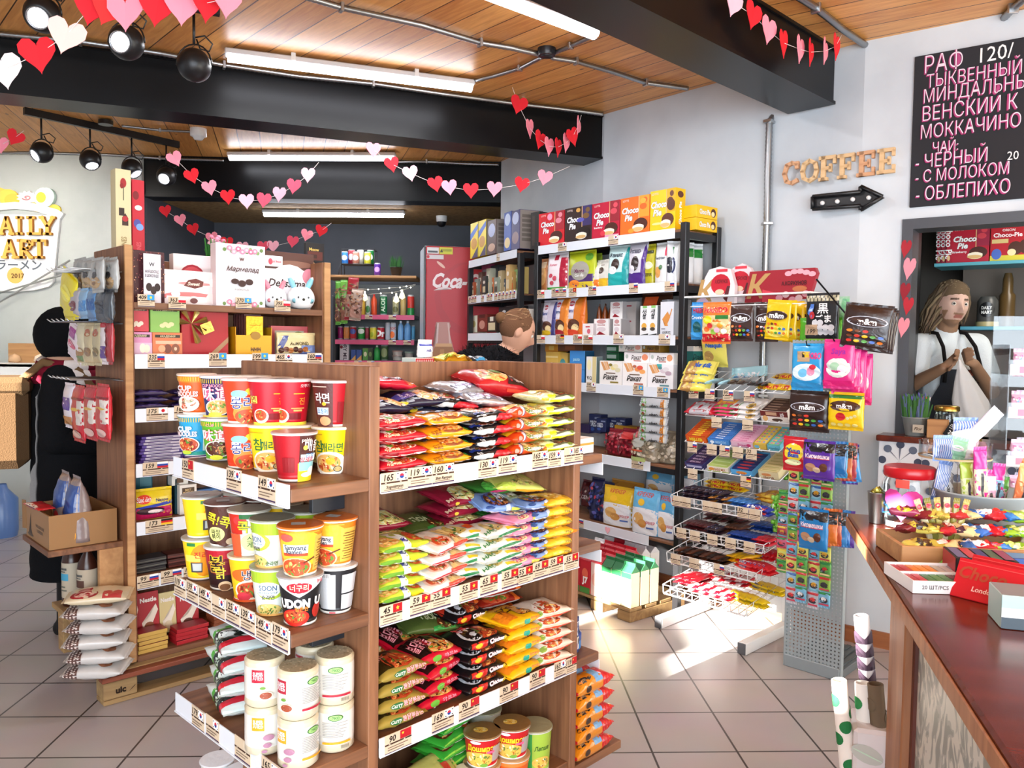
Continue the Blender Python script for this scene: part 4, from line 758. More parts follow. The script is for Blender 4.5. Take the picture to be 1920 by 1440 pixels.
stk(GF,.205,.05,Z2,4,PK['redwhite'],.035,'white noodle packet with red stripe',MD,rot=.35,jit=.25,sl=.008,tx=.1)
stk(GF,.315,.085,Z2,4,PK['whitegreen'],.034,'white noodle packet with green stripe',MD,rot=-.1,jit=.2,sl=.008)
stk(GF,.42,.06,Z2,4,PK['whitegreen'],.033,'green-striped packet in the tidier stack',MD,rot=.05)
stk(GF,.515,.066,Z2,5,PK['pink'],.0305,'pink noodle packet',MD,rot=.1,jit=.1)
stk(GF,.6,.075,Z2,6,PK['blue'],.0305,'blue noodle packet',MD,jit=.05)
stk(GF,.675,.066,Z2,6,PK['golden'],.0305,'golden noodle packet',MD,rot=-.05,jit=.1)
stk(GF,.13,.215,Z2,5,PK['maroon'],.036,'maroon packet in rear stack','behind the lime packets',tx=.15)
stk(GF,.42,.22,Z2,6,PK['maroon'],.035,'maroon packet with bowl picture in rear stack','of the middle shelf',rot=.08,tx=.2)
stk(GF,.59,.23,Z2,6,PK['greenleaf'],.036,'dark green packet in rear stack','of the middle shelf',tx=.1)
stk(GF,.29,.23,Z2,4,PK['olive'],.036,'olive packet in rear stack','of the middle shelf',tx=.15)
lie(GF,PK['paleyel'],.655,.2,Z2+.19,-.35,.18,.1,'pale yellow packet slumped over the golden stack on the middle shelf')
lie(GF,PK['blue'],.5,.13,Z2+.16,-.25,.2,.05,'blue packet with brown bowl slumped over the pink stack')
put('noodle_packet',m_pillow('packet_upright',.14,.1,.03,'3c3a20',[dish(.5,.6,.34,.3,'k',None,30),rr(0,0,1,.3,'b01c24'),rr(.9,0,1,1,'d8d8d0')],True,seed=41),GF.M(.045,.3,Z2+.18,.1,.0),'dark packet standing upright in the rear corner of middle shelf','noodle packet')
stk(GF,.08,.075,Z3,4,PK['gold'],.0405,'gold curry noodle packet',LO,jit=.08)
stk(GF,.222,.09,Z3,4,PK['crims'],.041,'crimson hot noodle packet',LO,rot=.12,jit=.15,tx=.08)
stk(GF,.372,.072,Z3,4,PK['black'],.0405,'black chicken noodle packet',LO,jit=.06)
stk(GF,.52,.07,Z3,5,PK['sunny'],.036,'yellow cheese noodle packet',LO,rot=.06,jit=.06)
stk(GF,.655,.066,Z3,5,PK['coral'],.035,'white packet with coral stripe',LO,rot=-.1,jit=.1)
lie(GF,PK['crims'],.2,.2,Z3+.13,.25,.25,.1,'crimson packet with yellow dish leaning behind its stack')
stk(GF,.1,.225,Z3,4,PK['purple'],.042,'purple packet with bowl in rear stack','of the lower shelf',tx=.3)
stk(GF,.27,.24,Z3,4,PK['limebag'],.04,'lime packet in rear stack','of the lower shelf',tx=.1)
stk(GF,.41,.235,Z3,6,PK['kimchi'],.037,'red kimchi noodle packet in rear stack','of the lower shelf',rot=.15,tx=.25)
stk(GF,.585,.235,Z3,6,PK['kimchi'],.037,'orange-ended red packet at the back','of the lower shelf',rot=-.1,tx=.05)
lie(GF,PK['olive'],.3,.2,Z3+.16,-.2,.25,.1,'olive packet lying over the lime ones on the lower shelf')
lie(GF,PK['black'],.4,.18,Z3+.165,.15,.15,.05,'black packet with red dish lying behind the chicken stack')
lie(GF,PK['jajang'],.24,.1,Z4+.06,.1,.55,-.08,'olive and black packet with red dish propped on the lowest shelf')
lie(GF,PK['jajang'],.24,.14,Z4,0,0,0,'olive and black packet lying flat under the propped one')
stk(GF,.07,.09,Z4,2,PK['lemon'],.036,'pale packet in corner stack',"on gondola's lowest shelf")
stk(GF,.36,.17,Z4,6,PK['emerald'],.036,'bright green noodle packet',"on gondola's lowest shelf",rot=.15,jit=.12)
for a,d,k,kind,lab in((.415,.07,0,'orangecup','orange noodle tub under a red tub on the lowest shelf'),(.415,.07,1,'doshirak','red noodle tub with brown lid, rear one of the lowest shelf'),(.51,.045,0,'orangecup','orange noodle tub at the front of the lowest shelf'),(.51,.045,1,'doshirak','red noodle tub with brown lid stacked at front of lowest shelf'),(.35,.05,0,'yellow','yellow noodle tub beside the black packet on lowest shelf')):
    cup(kind,GF.P(a,d,Z4+k*.0905),lab,0,1,.052,.043,.09,nm='noodle_tub')
CUPS['greentall']=('a8cc4a',[rr(.3,.0,.48,.97,'3aa04a'),tt('Лапша',.58,.6,.1,'2a5a20',s=.2,w=.16),dish(.58,.26,.1,.14,'y',None)],'a0a080')
CUPS['greentall2']=('d8dcc8',[rr(.4,.3,.6,.7,'2e8a4a')],'a0a080')
cup('greentall',GF.P(.625,.06,Z4),'tall green noodle cup at the end of the lowest shelf',0,1,.052,.045,.13);cup('greentall2',GF.P(.55,.2,Z4),'dark-lidded cup behind the red tubs',0,1,.05,.043,.16)
sea=pk('packet_seaweed','dfeae8',[rr(.34,.0,.46,1,'4cb030'),rr(.46,.0,.8,1,'1c2420'),rr(.8,.0,.9,1,'c82838'),('e',.6,.6,.1,.2,'e0e4e0'),tt('김',.62,.3,.2,'c8e0c8'),rr(.5,.1,.7,.16,'6ab040')],.2,.11,.05,ends='d8e8e8',seed=33)
for k,rot in enumerate((.0,-.06,.05,-.03)):
    put('seaweed_pack',sea,CF.M(.165+.006*(k%2),.085,E3+.052*k,rot-.25,0,0),posn(k,4)+'white pack with green and red stripes on the lower end shelf','seaweed pack')
box_=lambda*a,**k:m_box(*a,**k)
def on(F,me,a,d,z,label,nm,cat,rot=0,tx=0,ty=0,grp=None):return put(nm,me,F.M(a,d,z,rot,tx,ty),label,cat,grp)
on(RF,m_box('candy_box',.2,.14,.05,'f0eee8',[rr(0,.55,1,.7,'d8a040')],rcol='ece8e0',tcol='f4f2ee'),.1,.1,1.225,'flat white box with gold line on the far end of the gondola','candy_box','box',-1.5)
def egg():
    g=G();pr=[];n=12
    for i in range(n+1):t=math.pi*i/n;pr.append((max(.001,.055*math.sin(t)*(1-.12*math.cos(t))),.075-.075*math.cos(t)))
    lathe(g,pr,['c82820']*4+['e0d0d4']*3+['dfe3e6']*5,24);return g.mesh('egg',PLAST)
on(RF,egg(),.17,.09,.935,'giant white and red chocolate egg on the far end shelf','chocolate_egg','chocolate egg')
SB=m_box('sweet_box',.075,.075,.12,'1e3f7c',[tt('SWEET',.5,.82,.13,W,w=.8),tt('BOX',.5,.62,.22,W,b=.03,w=.7),rr(.05,.12,.95,.46,'e8e4d8')]+[('e',.15+.14*i,.22+.12*(i%2),.05,.09,c)for i,c in enumerate(('d84a40','3a7ac0','6ab04a','e8b040','8a4aa0','2a2a2a'))],rcol='1a3668',tcol='2a4f94')
on(RF,SB,.1,.09,.565,'blue candy box with white capital letters on far end shelf','candy_box','box',-1.25)
g=G();lathe(g,[(.048,0),(.05,.004),(.05,.03),(.051,.032),(.051,.05),(.046,.054)],['2f6cc0','3a8ad8','22408c','2a4a9c','2a4a9c'],24);disc(g,.046,.054,'3a3c50',24);on(RF,g.mesh('tin',PAINT),.17,.05,.565,'round blue tin beside the blue candy box','sweet_tin','tin')
ck=pk('packet_cookie','e08a1c',[('p',[(.0,.3),(.6,.3),(.6,.95),(.0,.95)],'e8921c'),('e',.3,.62,.16,.13,'1c1a20'),tt('COOKIE',.3,.62,.08,'e8d8b0',w=.26),('p',[(.5,.3),(.7,.3),(.7,.95),(.5,.95)],'7ab0e0'),rr(.7,.0,1,1,'d01e24'),('e',.3,.2,.07,.1,'3a2418')],.2,.075,.055,ends='c81a20',seed=35)
for row in(0,1):
    for k in range(5 if row==0 else 5):put('biscuit_packet',ck,RF.M(.06+.085*row,.075,.25+.052*k,-math.pi/2+.05-.1*row,0,.0),posn(k,5)+'orange and red biscuit packet in '+('nearer' if row==0 else 'rear')+' stack on far end shelf','biscuit packet')
BK=Fr(GF.P(GW,GDEP,0)[:2],(-.695,-.719))
def over(q,me,d,label,nm,cat,z):a=GF.at((q[0]+q[1])/2,q[2],d)[0];on(GF,me,a,d,z,label,nm,cat)
over((776,817,675),m_box('gift_box',.075,.07,.036,'d8ece8',[rr(0,.5,1,.95,'c82030')]+[('e',.08+.1*i,.72,.03,.14,'f0c8c0')for i in range(9)]+[tt('CANDY',.5,.25,.2,'3a9a9a')],rcol='d0e4e0'),.44,'red and mint gift box on the far aisle side of the gondola','gift_box','box',1.4965)
over((781,812,660),m_pillow('white_bag',.045,.058,.03,'f0f0f4',[rr(.05,.8,.95,.95,'4a5ab0'),tt('milk',.6,.5,.2,'2a3a9a',s=.3)],True,stand=True,seed=5),.48,'small white bag standing on the red gift box','sweet_bag','bag',1.534)
over((815,876,674),m_pillow('gold_bag',.12,.08,.05,'d8a020',[('e',.2,.6,.2,.2,'a8c030'),('e',.6,.5,.2,.2,'f4d050'),('e',.85,.4,.1,.2,'8a5a10')],False,seed=6,wr=.006,mat=FOIL),.45,'crumpled golden candy bag seen over the gondola top','sweet_bag','bag',1.4965)
over((878,905,674),m_pillow('dark_bag',.07,.07,.04,'22303c',[rr(.1,.3,.7,.5,'3a9ad0')],False,seed=7,wr=.006),.45,'dark bag with blue label seen over the gondola top','sweet_bag','bag',1.4965)
g=G();box(g,0,.345,1.47,GW,GDEP-.01,1.495,'888');g.obj('shelf_board',WOODH,gon)
# ================================================================== tall wooden unit on the left
LF=Fr((-1.68,3.48),(.72,.694));LWD=1.0;LD=.42
unit=empty('chocolate_shelving',LF.base());tag(unit,'tall brown wooden shelving unit on a pallet, stocked with boxed chocolates','shelving')
part('side_panel',WOOD,[(0,0,.15,.035,LD,1.99)],unit);part('side_panel',WOOD,[(LWD-.035,0,.15,LWD,LD,1.99)],unit)
part('back_panel',WOOD,[(.035,LD-.02,.15,LWD-.035,LD,1.97)],unit)
LZ=[1.745,1.508,1.266,1.022,.762,.518,.165]
for z in LZ[1:6]:part('shelf_board',WOODH,[(.035,.012,z-.026,LWD-.035,LD-.02,z)],unit)
part('shelf_board',WOODH,[(.035,.0,LZ[0]-.03,LWD-.035,LD-.02,LZ[0])],unit);part('shelf_board',WOODH,[(.035,0,.14,LWD-.035,LD-.02,.165)],unit)
part('post_trim',RAWWOOD,[(-.006,-.014,.15,.026,0,1.99)],unit);part('post_trim',RAWWOOD,[(LWD-.03,-.014,.15,LWD+.006,0,1.99)],unit)
def ltag(x0,x1,pr,fl):return(LF.at(x0,668)[0]-.035)/(LWD-.07),(LF.at(x1,668)[0]-LF.at(x0,668)[0])/(LWD-.07),pr,fl,''
strip(unit,fr(.035,-.004,LZ[1]-.055),LWD-.07,.064,[ltag(276,308,'235','ru'),ltag(391,424,'269','kz'),ltag(472,502,'199','kz'),ltag(516,547,'465','kr'),ltag(575,602,'160','ru')])
strip(unit,fr(.035,-.004,LZ[2]-.05),LWD-.07,.06,[(.05,.1,'175','jp',''),(.18,.11,'165','ch','')]);strip(unit,fr(.035,-.004,LZ[3]-.05),LWD-.07,.06,[(.03,.12,'159','ru',''),(.18,.12,'156','ch','')])
strip(unit,fr(.035,-.004,LZ[4]-.05),LWD-.07,.06,[(.04,.13,'173','de','')]);strip(unit,fr(.035,-.004,LZ[5]-.05),LWD-.07,.06,[(.0,.1,'99','ru',''),(.11,.1,'99','ru',''),(.22,.1,'159','ru','')])
for x0,x1,y,pr,fl in((260,292,551,'409','kz'),(318,351,556,'363','pl'),(444,474,557,'370','kz'),(517,547,563,'395','pl')):
    a0,z=LF.at(x0,y,-.02);a1=LF.at(x1,y,-.02)[0];link('price_tag',tagmesh(a1-a0,.055,pr,fl,''),unit,fr(a0,-.006,z-.055))
pal=empty('pallet',Fr(LF.P(-.12,-.06,0)[:2],LF.u[:2]).base());tag(pal,'worn wooden pallet under the tall chocolate shelving','pallet')
for i in range(4):part('deck_board',PALLET,[(0,.02+.13*i,.118,1.2,.12+.13*i,.14)],pal,.003)
for i,x in enumerate((0,.55,1.1)):part('foot_block',PALLET,[(x,.02,.022,x+.14,.12,.096)],pal,.004);part('foot_block',PALLET,[(x,.4,.022,x+.14,.5,.096)],pal,.004)
for y in(.02,.4):part('bottom_board',PALLET,[(0,y,0,1.2,y+.1,.02)],pal,.003);part('stringer_board',PALLET,[(0,y,.097,1.2,y+.1,.117)],pal,.003)
part('front_board',wood('red_plank','6e3220','8e4a32',0),[(-.02,-.03,.118,1.2,.018,.139)],pal,.003)
g=G();art(g,flat((.0,.019,.02),(1,0,0),(0,0,1),(0,-1,0)),.14,.076,[tt('uic',.5,.5,.34,'2a1c12',b=.05),('p',[(.72,.25),(.9,.55),(.96,.6),(.84,.4)],'2a1c12')],9);g.obj('stamp',PAPER,pal)
def L(q,d,dep,zi,nm,cat,label,col,front=(),**k):return bxi(LF,q,d,dep,LZ[zi]if zi is not None else None,nm,cat,label,col,front,**k)
rg=random.Random(9)
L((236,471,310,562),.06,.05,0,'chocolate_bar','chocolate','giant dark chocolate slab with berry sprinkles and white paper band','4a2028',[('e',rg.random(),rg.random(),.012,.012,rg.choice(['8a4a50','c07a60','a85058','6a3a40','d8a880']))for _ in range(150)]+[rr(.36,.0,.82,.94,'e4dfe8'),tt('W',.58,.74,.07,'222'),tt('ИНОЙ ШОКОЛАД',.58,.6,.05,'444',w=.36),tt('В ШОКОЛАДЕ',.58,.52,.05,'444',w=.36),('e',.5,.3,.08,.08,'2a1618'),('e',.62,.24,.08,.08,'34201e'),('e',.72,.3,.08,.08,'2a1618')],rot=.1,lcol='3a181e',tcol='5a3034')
L((325,479,412,560),.22,.05,0,'chocolate_box','box','pink and white chocolate box with red citrus slice standing at the back','f2e6e4',[('e',.4,.55,.28,.26,'a82030'),('e',.4,.55,.24,.22,'d85058'),rr(.05,.3,.8,.5,'f2e6e4'),('e',.9,.6,.05,.1,'e8d0cc')])
L((301,508,406,562),.07,.06,0,'chocolate_box','box','wide white chocolate box with pink ripples and brown scroll label','f2e4e2',[('e',.5,.24,.46,.13,'e87878'),rr(.1,.1,.95,.24,'f4eaea'),('e',.6,.62,.3,.05,'e89090'),('p',[(.4,.55),(.48,.72),(.62,.78),(.76,.7),(.74,.55),(.6,.48)],'6a2a24'),tt('Sweet',.58,.62,.1,'f0d8c8',s=.3,b=.03),('e',.26,.3,.08,.1,'f2ecec'),('e',.58,.16,.1,.1,'e8e0dc'),('e',.58,.12,.07,.08,'6a3434'),('e',.9,.2,.1,.16,'f0e4e0'),('e',.92,.68,.06,.12,'f4eee8')],lcol='e8d4d4')
ROSE=[]
for yy in(.04,.9):
    for i in range(11):ROSE.append(('e',.16+.075*i,yy+.03*math.sin(i*2),.035,.03,['6a8a4a','8aa86a'][i%2]))
    for i in range(7):ROSE+=[('e',.26+.085*i,yy+.035*math.sin(i*3+1),.055,.042,['e88aa8','f0a8bc','d86a90'][i%3]),('e',.26+.085*i,yy+.035*math.sin(i*3+1),.025,.02,'f8d0dc')]
L((405,459,497,566),.03,.06,0,'marmalade_box','box','tall white marmalade box with pink roses along top and bottom','f0ecf2',ROSE+[tt('W',.5,.76,.05,'5a2a20',b=.05),tt('Мармелад',.52,.6,.075,'4a2c28',s=.35,w=.74),('e',.36,.4,.08,.045,'3a1a18'),('e',.5,.37,.08,.055,'3a1a18'),('e',.65,.4,.08,.05,'3a1a18'),tt('В ШОКОЛАДЕ',.5,.27,.025,'888',w=.3)],lcol='ecd8d8')
L((496,474,588,571),.12,.05,0,'chocolate_box','box','brown and white chocolate box with script lettering behind the bunnies','e8e2e4',[rr(0,.7,1,1,'5a3830'),('e',.6,.8,.4,.06,'8a6050'),('e',.5,.45,.42,.34,'f0eef0'),('e',.9,.6,.14,.14,'e890a0'),('e',.04,.3,.1,.12,'e8a0b0'),tt('Delissima',.44,.46,.13,'3a2420',s=.3,w=.8)],tcol='7a80d8')
L((497,480,530,500),.1,.003,None,'gift_card','card','small white gift card with red ribbon print on the chocolate box','f4eef0',[('e',.3,.45,.12,.3,'e05060'),tt('Just Because',.66,.5,.24,'d04050',w=.5,s=.2)])
def bunny(a,d,w,h,ear,label):
    g=G();c='eef2f4';n=12;pr=[(.001,0)]
    for i in range(1,n):t=i/n;pr.append((w*.5*(math.sin(math.pi*(t*.62+.36*(1-t)*0+.2)))**.9,h*.66*t))
    pr.append((.001,h*.67));lathe(g,pr,c,22)
    for s in(-1,1):
        lathe(g,[(.001,0),(w*.09,h*.08),(w*.11,h*.24),(w*.07,h*.38),(.001,h*.44)],[c,ear,ear,c],12,M=Matrix.Translation((s*w*.2,0,h*.56))@Matrix.Rotation(s*.45,4,'Y'))
        lathe(g,[(.001,-.0),(w*.09,.003),(.001,.006)],ear,14,M=Matrix.Translation((s*w*.3,-w*.36,h*.24))@Matrix.Rotation(math.pi/2+.2,4,'X'))
        lathe(g,[(.001,0),(w*.04,.003),(.001,.006)],'222',10,M=Matrix.Translation((s*w*.17,-w*.44,h*.33))@Matrix.Rotation(math.pi/2,4,'X'))
    lathe(g,[(.001,0),(w*.05,.004),(.001,.008)],'332',10,M=Matrix.Translation((0,-w*.48,h*.27))@Matrix.Rotation(math.pi/2,4,'X'))
    put('bunny_sweets',g.mesh('bunny_sweets',PLAST),LF.M(a,d,LZ[0],-.3),label,'sweets')
a,w,z,h=pxb(LF,(496,505,538,570),.04);bunny(a,.05,w*.95,.155,'e88a9a','white bunny-shaped sweet pouch with pink ears and cheeks')
a,w,z,h=pxb(LF,(541,510,590,571),.04);bunny(a,.05,w*.95,.175,'8ac8d8','white bunny-shaped sweet pouch with pale blue ears and cheeks')
def pot(F,a,d,z,s,label,leaf,fl,potc,n=70):
    e=empty('potted_plant',F.M(a,d,z));tag(e,label,'plant')
    g=G();lathe(g,[(s*.26,0),(s*.36,s*.55),(s*.38,s*.56),(s*.33,s*.5)],potc,18);disc(g,s*.26,.001,potc,18);g.obj('pot',PLAST,e)
    g=G();q=random.Random(5)
    for i in range(n):
        an=q.random()*6.28;r=s*.34*math.sqrt(q.random());x,y=r*math.cos(an),r*math.sin(an);hh=s*q.uniform(.3,.75);o=s*.12*q.random();w2=s*.03
        g.add([(x-w2,y,s*.5),(x+w2,y,s*.5),(x+o*math.cos(an)+w2*.4,y+o*math.sin(an),s*.5+hh),(x+o*math.cos(an)-w2*.4,y+o*math.sin(an),s*.5+hh)],[(0,1,2,3)],q.choice(leaf))
    g.obj('leaves',PAPER,e)
    if fl:
        g=G()
        for i in range(16):
            an=q.random()*6.28;r=s*.34*math.sqrt(q.random());lathe(g,[(.001,0),(s*.1,s*.05),(s*.07,s*.12),(.001,s*.14)],q.choice(fl),8,M=Matrix.Translation((r*math.cos(an),r*math.sin(an),s*(.95+.25*q.random()))))
        g.obj('flowers',PAPER,e)
    return e
a,w,z,h=pxb(LF,(388,440,428,482),.5);pot(LF,a,.52,1.99-.26+.21,.15,'potted plant with pink flowers behind the marmalade box',['3a7a34','2a6a2c','5a9a4a'],['f0a0b8','e888a0','f4c0d0'],'f0f0ec')
part('rear_shelf',WOODH,[(.035,LD,1.91,LWD-.035,LD+.26,1.935)],unit);part('rear_shelf',WOODH,[(.0,LD,1.72,.035,LD+.26,1.935)],unit)
a,w,z,h=pxb(LF,(514,452,559,480),.5);g=G();lathe(g,[(w*.46,0),(w*.46,.07)],'2c56b0',24);disc(g,w*.46,0,'2c56b0',up=False);jr=g.obj('sweet_jar',PLAST,None,LF.M(a,.55,1.9365));g=G();lathe(g,[(w*.5,.07),(w*.5,.105),(w*.46,.11)],'c89a3c',24);disc(g,w*.46,.11,'d0a448',24);g.obj('jar_lid',FOIL,jr);tag(jr,'blue jar with broad gold lid on top of the tall unit','jar')
L((573,456,608,492),.5,.02,None,'picture_stand','sign','small black framed sign with red print on top of tall unit','1c1a1c',[rr(.1,.1,.9,.55,'5a2a24'),tt('Meow',.45,.66,.16,'d8b860',w=.6),rr(.3,.2,.6,.4,'3a2018')])
g=G();prism(g,[(-.05,0),(.04,0),(.055,.03),(.045,.06),(.05,.095),(.03,.075),(.0,.08),(-.02,.1),(-.035,.07),(-.045,.03)],0,.012,'c09a68');a,z=LF.at(618,489,.3);put('wooden_cat',g.mesh('wooden_cat',PAPER),LF.M(a-.0,.44,1.936),'flat wooden cat figure peeking over the right post of tall unit','figure')
for q,col,label,it in(((217,318,246,470),'d8cca0','tall cream chocolate box with a red rose standing behind the tall unit',[('e',.5,.86,.2,.05,'a01820'),('e',.4,.83,.12,.03,'8a1018'),rr(.48,.68,.53,.82,'2a3020'),('p',[(.2,.52),(.55,.52),(.55,.6),(.2,.6)],'2a1614'),('p',[(.4,.42),(.8,.42),(.8,.5),(.6,.55),(.4,.5)],'3a1614'),('e',.6,.49,.2,.03,'b0202a'),tt('BOUCHONES',.5,.15,.05,'9a8050',r=math.pi/2,w=2)]),((248,338,271,470),'c01a30','tall red chocolate box standing behind the tall unit',[('e',.3,.82,.25,.05,'7a0c18'),('e',.5,.68,.3,.03,'e8e8f0'),('e',.4,.5,.3,.05,'4a4a9a'),('e',.6,.46,.3,.04,'7aa0d8'),tt('BOUCHONES',.5,.15,.05,'e0606a',r=math.pi/2,w=2)])):
    bxi(LF,q,LD+.03,.07,1.936,'chocolate_box','box',label,col,it)
BX=lambda c2:[rr(.08,.78,.92,.9,'2e2418'),tt('АКАДЕМИЯ',.5,.84,.08,'d8c8a0',w=.7)]
L((235,572,279,622),.055,.06,None,'zephyr_box','box','red sweet box with white swirls on top of the pink one','c83a48',BX(0)+[('e',.36+.1*i,.25+.06*(i%2),.1,.08,'e8dcc8')for i in range(4)])
L((282,573,337,624),.055,.06,None,'zephyr_box','box','green sweet box with cream swirls on top of the orange one','88b858',BX(0)+[('e',.4+.1*i,.25+.06*(i%2),.1,.08,'dcd8a0')for i in range(4)])
L((234,623,285,661),.05,.07,1,'zephyr_box','box','lilac-pink sweet box at bottom end of shelf beside the post','d890b8',BX(0)+[rr(0,.05,1,.55,'e0b8d0'),('e',.65,.32,.12,.2,'ece8d0'),('e',.8,.3,.12,.18,'e8e0c8')])
L((286,624,342,662),.05,.07,1,'zephyr_box','box','orange sweet box with chocolate swirls under the green one','d8784c',BX(0)+[rr(.1,.5,.95,.64,'e8b898'),('e',.5,.3,.13,.2,'7a4030'),('e',.76,.3,.14,.22,'8a5038'),('e',.76,.3,.05,.08,'e8c0a0'),('e',.3,.3,.12,.16,'e8a880')])
gb=L((340,582,428,660),.08,.1,1,'gift_box','box','large red gift box tied with a gold ribbon bow','b01424',[('p',[(.56,.0),(.7,.0),(1,.3),(1,.42)],'a8805a')],tcol='c01a2c')
g=G()
for t,l in((.3,.07),(1.2,.06),(2.2,.075),(3.0,.06),(-.6,.07),(-1.3,.09)):g.add([(0,0,0),(l*math.cos(t)-.015*math.sin(t),-.02,l*math.sin(t)+.015*math.cos(t)),(l*1.1*math.cos(t),-.006,l*1.1*math.sin(t)),(l*math.cos(t)+.015*math.sin(t),-.014,l*math.sin(t)-.015*math.cos(t))],[(0,1,2),(0,2,3)],['a88c50','c8aa68','8a7040'][int(t*3)%3])
box(g,.03,-.012,-.07,.085,-.004,-.02,'c8a050',M=Matrix.Rotation(-.4,4,'Y'));g.obj('ribbon_bow',FOIL,gb,Matrix.Translation((-.07,-.01,.15)))
a,w,z,h=pxb(LF,(443,627,508,662),.05,LZ[1]);tr=empty('bar_display',LF.M(a,.05,LZ[1]+.0012,-.12));tag(tr,'yellow counter display holding upright gold and brown chocolate bars','display box')
g=G();box(g,-w/2,0,0,w/2,.003,.1,'e8ac14');box(g,-w/2,0,0,-w/2+.003,.14,.14,'e0a412');box(g,w/2-.003,0,0,w/2,.14,.14,'e0a412');box(g,-w/2,.137,0,w/2,.14,.14,'d89c10');box(g,-w/2,0,0,w/2,.14,.003,'d89c10')
art(g,flat((-w/2,0,0),(1,0,0),(0,0,1),(0,-1,0)),w,.1,[('e',.55,.98,.14,.2,'a87c20'),tt('ИИИ',.55,.3,.16,'4a2a14',b=.06)],9);g.obj('tray',CARD,tr)
gbm=m_box('gold_bar',.085,.01,.19,'c89a2c',[('e',.5,.3,.12,.12,'d8b048'),rr(.2,.75,.8,.78,'a87c20')],mat=FOIL)
for i in range(8):put('chocolate_bar',gbm if i==0 else m_box('brown_bar',.085,.012,.2,'54201a',[rr(.05,.9,.95,.94,'7a3a2c')],lcol='3e1814'),LF.M(a+.006-.002*i,.058+.0135*i if i else .0535,LZ[1]+.004,-.12),'gold-foil chocolate bar at the front of the yellow display' if i==0 else ORD[i]+' chocolate bar in the yellow display, counted from the front','chocolate')
L((508,612,592,662),.15,.03,1,'chocolate_box','box','pink-framed chocolate box behind the almond packet','d86a70',[rr(.08,.06,.72,.84,'c8c0b0'),rr(.14,.12,.66,.78,'a8a498'),('e',.6,.72,.1,.1,'6a7a3a'),rr(.8,.75,1,1,'c02838')])
bgi(LF,(521,628,593,663),.06,.03,LZ[1],'almond_packet','chocolate','cream and blue packet of chocolate almonds at shelf end','e4d4a0',[('p',[(.0,.4),(.16,.95),(.3,.95),(.1,.2)],'4a5a9a'),rr(.6,.1,.98,.5,'7a90c8'),tt('ALMOND',.55,.58,.16,'5a4a20',w=.7)]+[('e',.1+.12*i,.24+.06*(i%2),.07,.13,['4a2418','6a3420','b06a30'][i%3])for i in range(6)]+[rr(0,0,1,.1,'4a5a98')],stand=False)
def bar(w,d,h,col,it=(),top=None,**k):return m_box('bar',w,d,h,col,it,tcol=top or col,**k)
pb=m_pillow('purple_pack',.16,.1,.028,'2e2048',[('e',.3+.2*i,.6,.08,.1,'5a4a8a')for i in range(3)]+[rr(.1,.3,.9,.36,'4a3a78')],False,seed=51)
for col_,a0 in enumerate((.11,.29)):stk(LF,a0,.08,LZ[2],3,pb,.03,'dark violet sweet packet in '+('first' if col_==0 else 'second')+' stack','on third shelf of tall unit',nm='sweet_packet',cat='sweet packet')
pz=m_pillow('zebra_pack',.13,.1,.06,'c8c4d0',[rr(0,.1*i,1,.1*i+.05,'3a3650')for i in range(10)],False,seed=52)
stk(LF,.45,.09,LZ[2],2,pz,.062,'grey striped sweet packet','on third shelf of tall unit',nm='sweet_packet',cat='sweet packet')
mk=bar(.2,.09,.012,'4a2f86',[rr(.1,.1,.9,.9,'b8b0c0'),rr(.2,.3,.7,.6,'6a6480')],'5a3f96');mk2=bar(.2,.09,.012,'4a2f86',[('e',.3,.5,.3,.4,'e8e4f0'),('e',.7,.4,.25,.4,'e8e4f0')],'50358c')
for k in range(9):put('chocolate_bar',mk,LF.M(.17+.006*(k%3),.06,LZ[3]+.0135*k,.04*(k%2),0,0),posn(k,9)+'violet chocolate bar in tall stack on the fourth shelf','chocolate')
for k in range(5):put('chocolate_bar',mk2,LF.M(.37,.05,LZ[3]+.0135*k,-.03),posn(k,5)+'violet bar with white waves in stack on the fourth shelf','chocolate')
L((238,885,286,925),.2,.06,None,'teal_box','box','teal box high at the back of the fifth shelf','1c6a80',[rr(.5,.3,.95,.8,'5a98a8')])
bgi(LF,(238,921,325,978),.06,.04,LZ[4],'marshmallow_packet','sweet packet','yellow and magenta dark-chocolate packet lying upright on fifth shelf','e8cc20',[rr(0,.0,1,.42,'c01858'),('p',[(0,.42),(0,.3),(1,.5),(1,.6)],'3a4ab0'),('e',.36,.72,.16,.16,'d83a28'),tt('Sünd dich',.36,.72,.16,W,w=.3),tt('Nappo',.75,.66,.11,'2a2a6a'),('e',.5,.3,.3,.12,'3a2430'),('e',.6,.28,.16,.06,'e8d8d8'),('e',.1,.12,.1,.1,'e86a9a')],stand=False)
L((328,898,337,977),.1,.1,4,'teal_box','box','dark teal box standing beside the white tea box','123c48')
L((337,909,369,975),.07,.06,4,'tea_box','box','white tea box with brown name plate reading in thin capitals','e6e2da',[rr(.14,.68,.86,.9,'4a3018'),tt('BEST',.5,.82,.07,'d8b880'),tt('MOMENTS',.5,.74,.06,'d8b880',w=.6),tt('BLACK',.5,.5,.09,'6a625a',w=.7),tt('& GREEN',.5,.4,.08,'6a625a',w=.7)])
L((322,892,353,910),.1,.05,None,'tea_box','box','white tea box lying on top with a brown label','e6e2da',[rr(.3,.25,.7,.75,'5a3a20')])
L((370,915,440,975),.14,.05,4,'biscuit_box','box','blue biscuit box with tea glass picture behind the noodle cups','2a6ab0',[('e',.45,.6,.22,.3,'a8b0b4'),('e',.45,.75,.2,.12,'4a3a30'),('e',.2,.7,.1,.14,'e8a838'),tt('tea time',.75,.85,.1,W)])
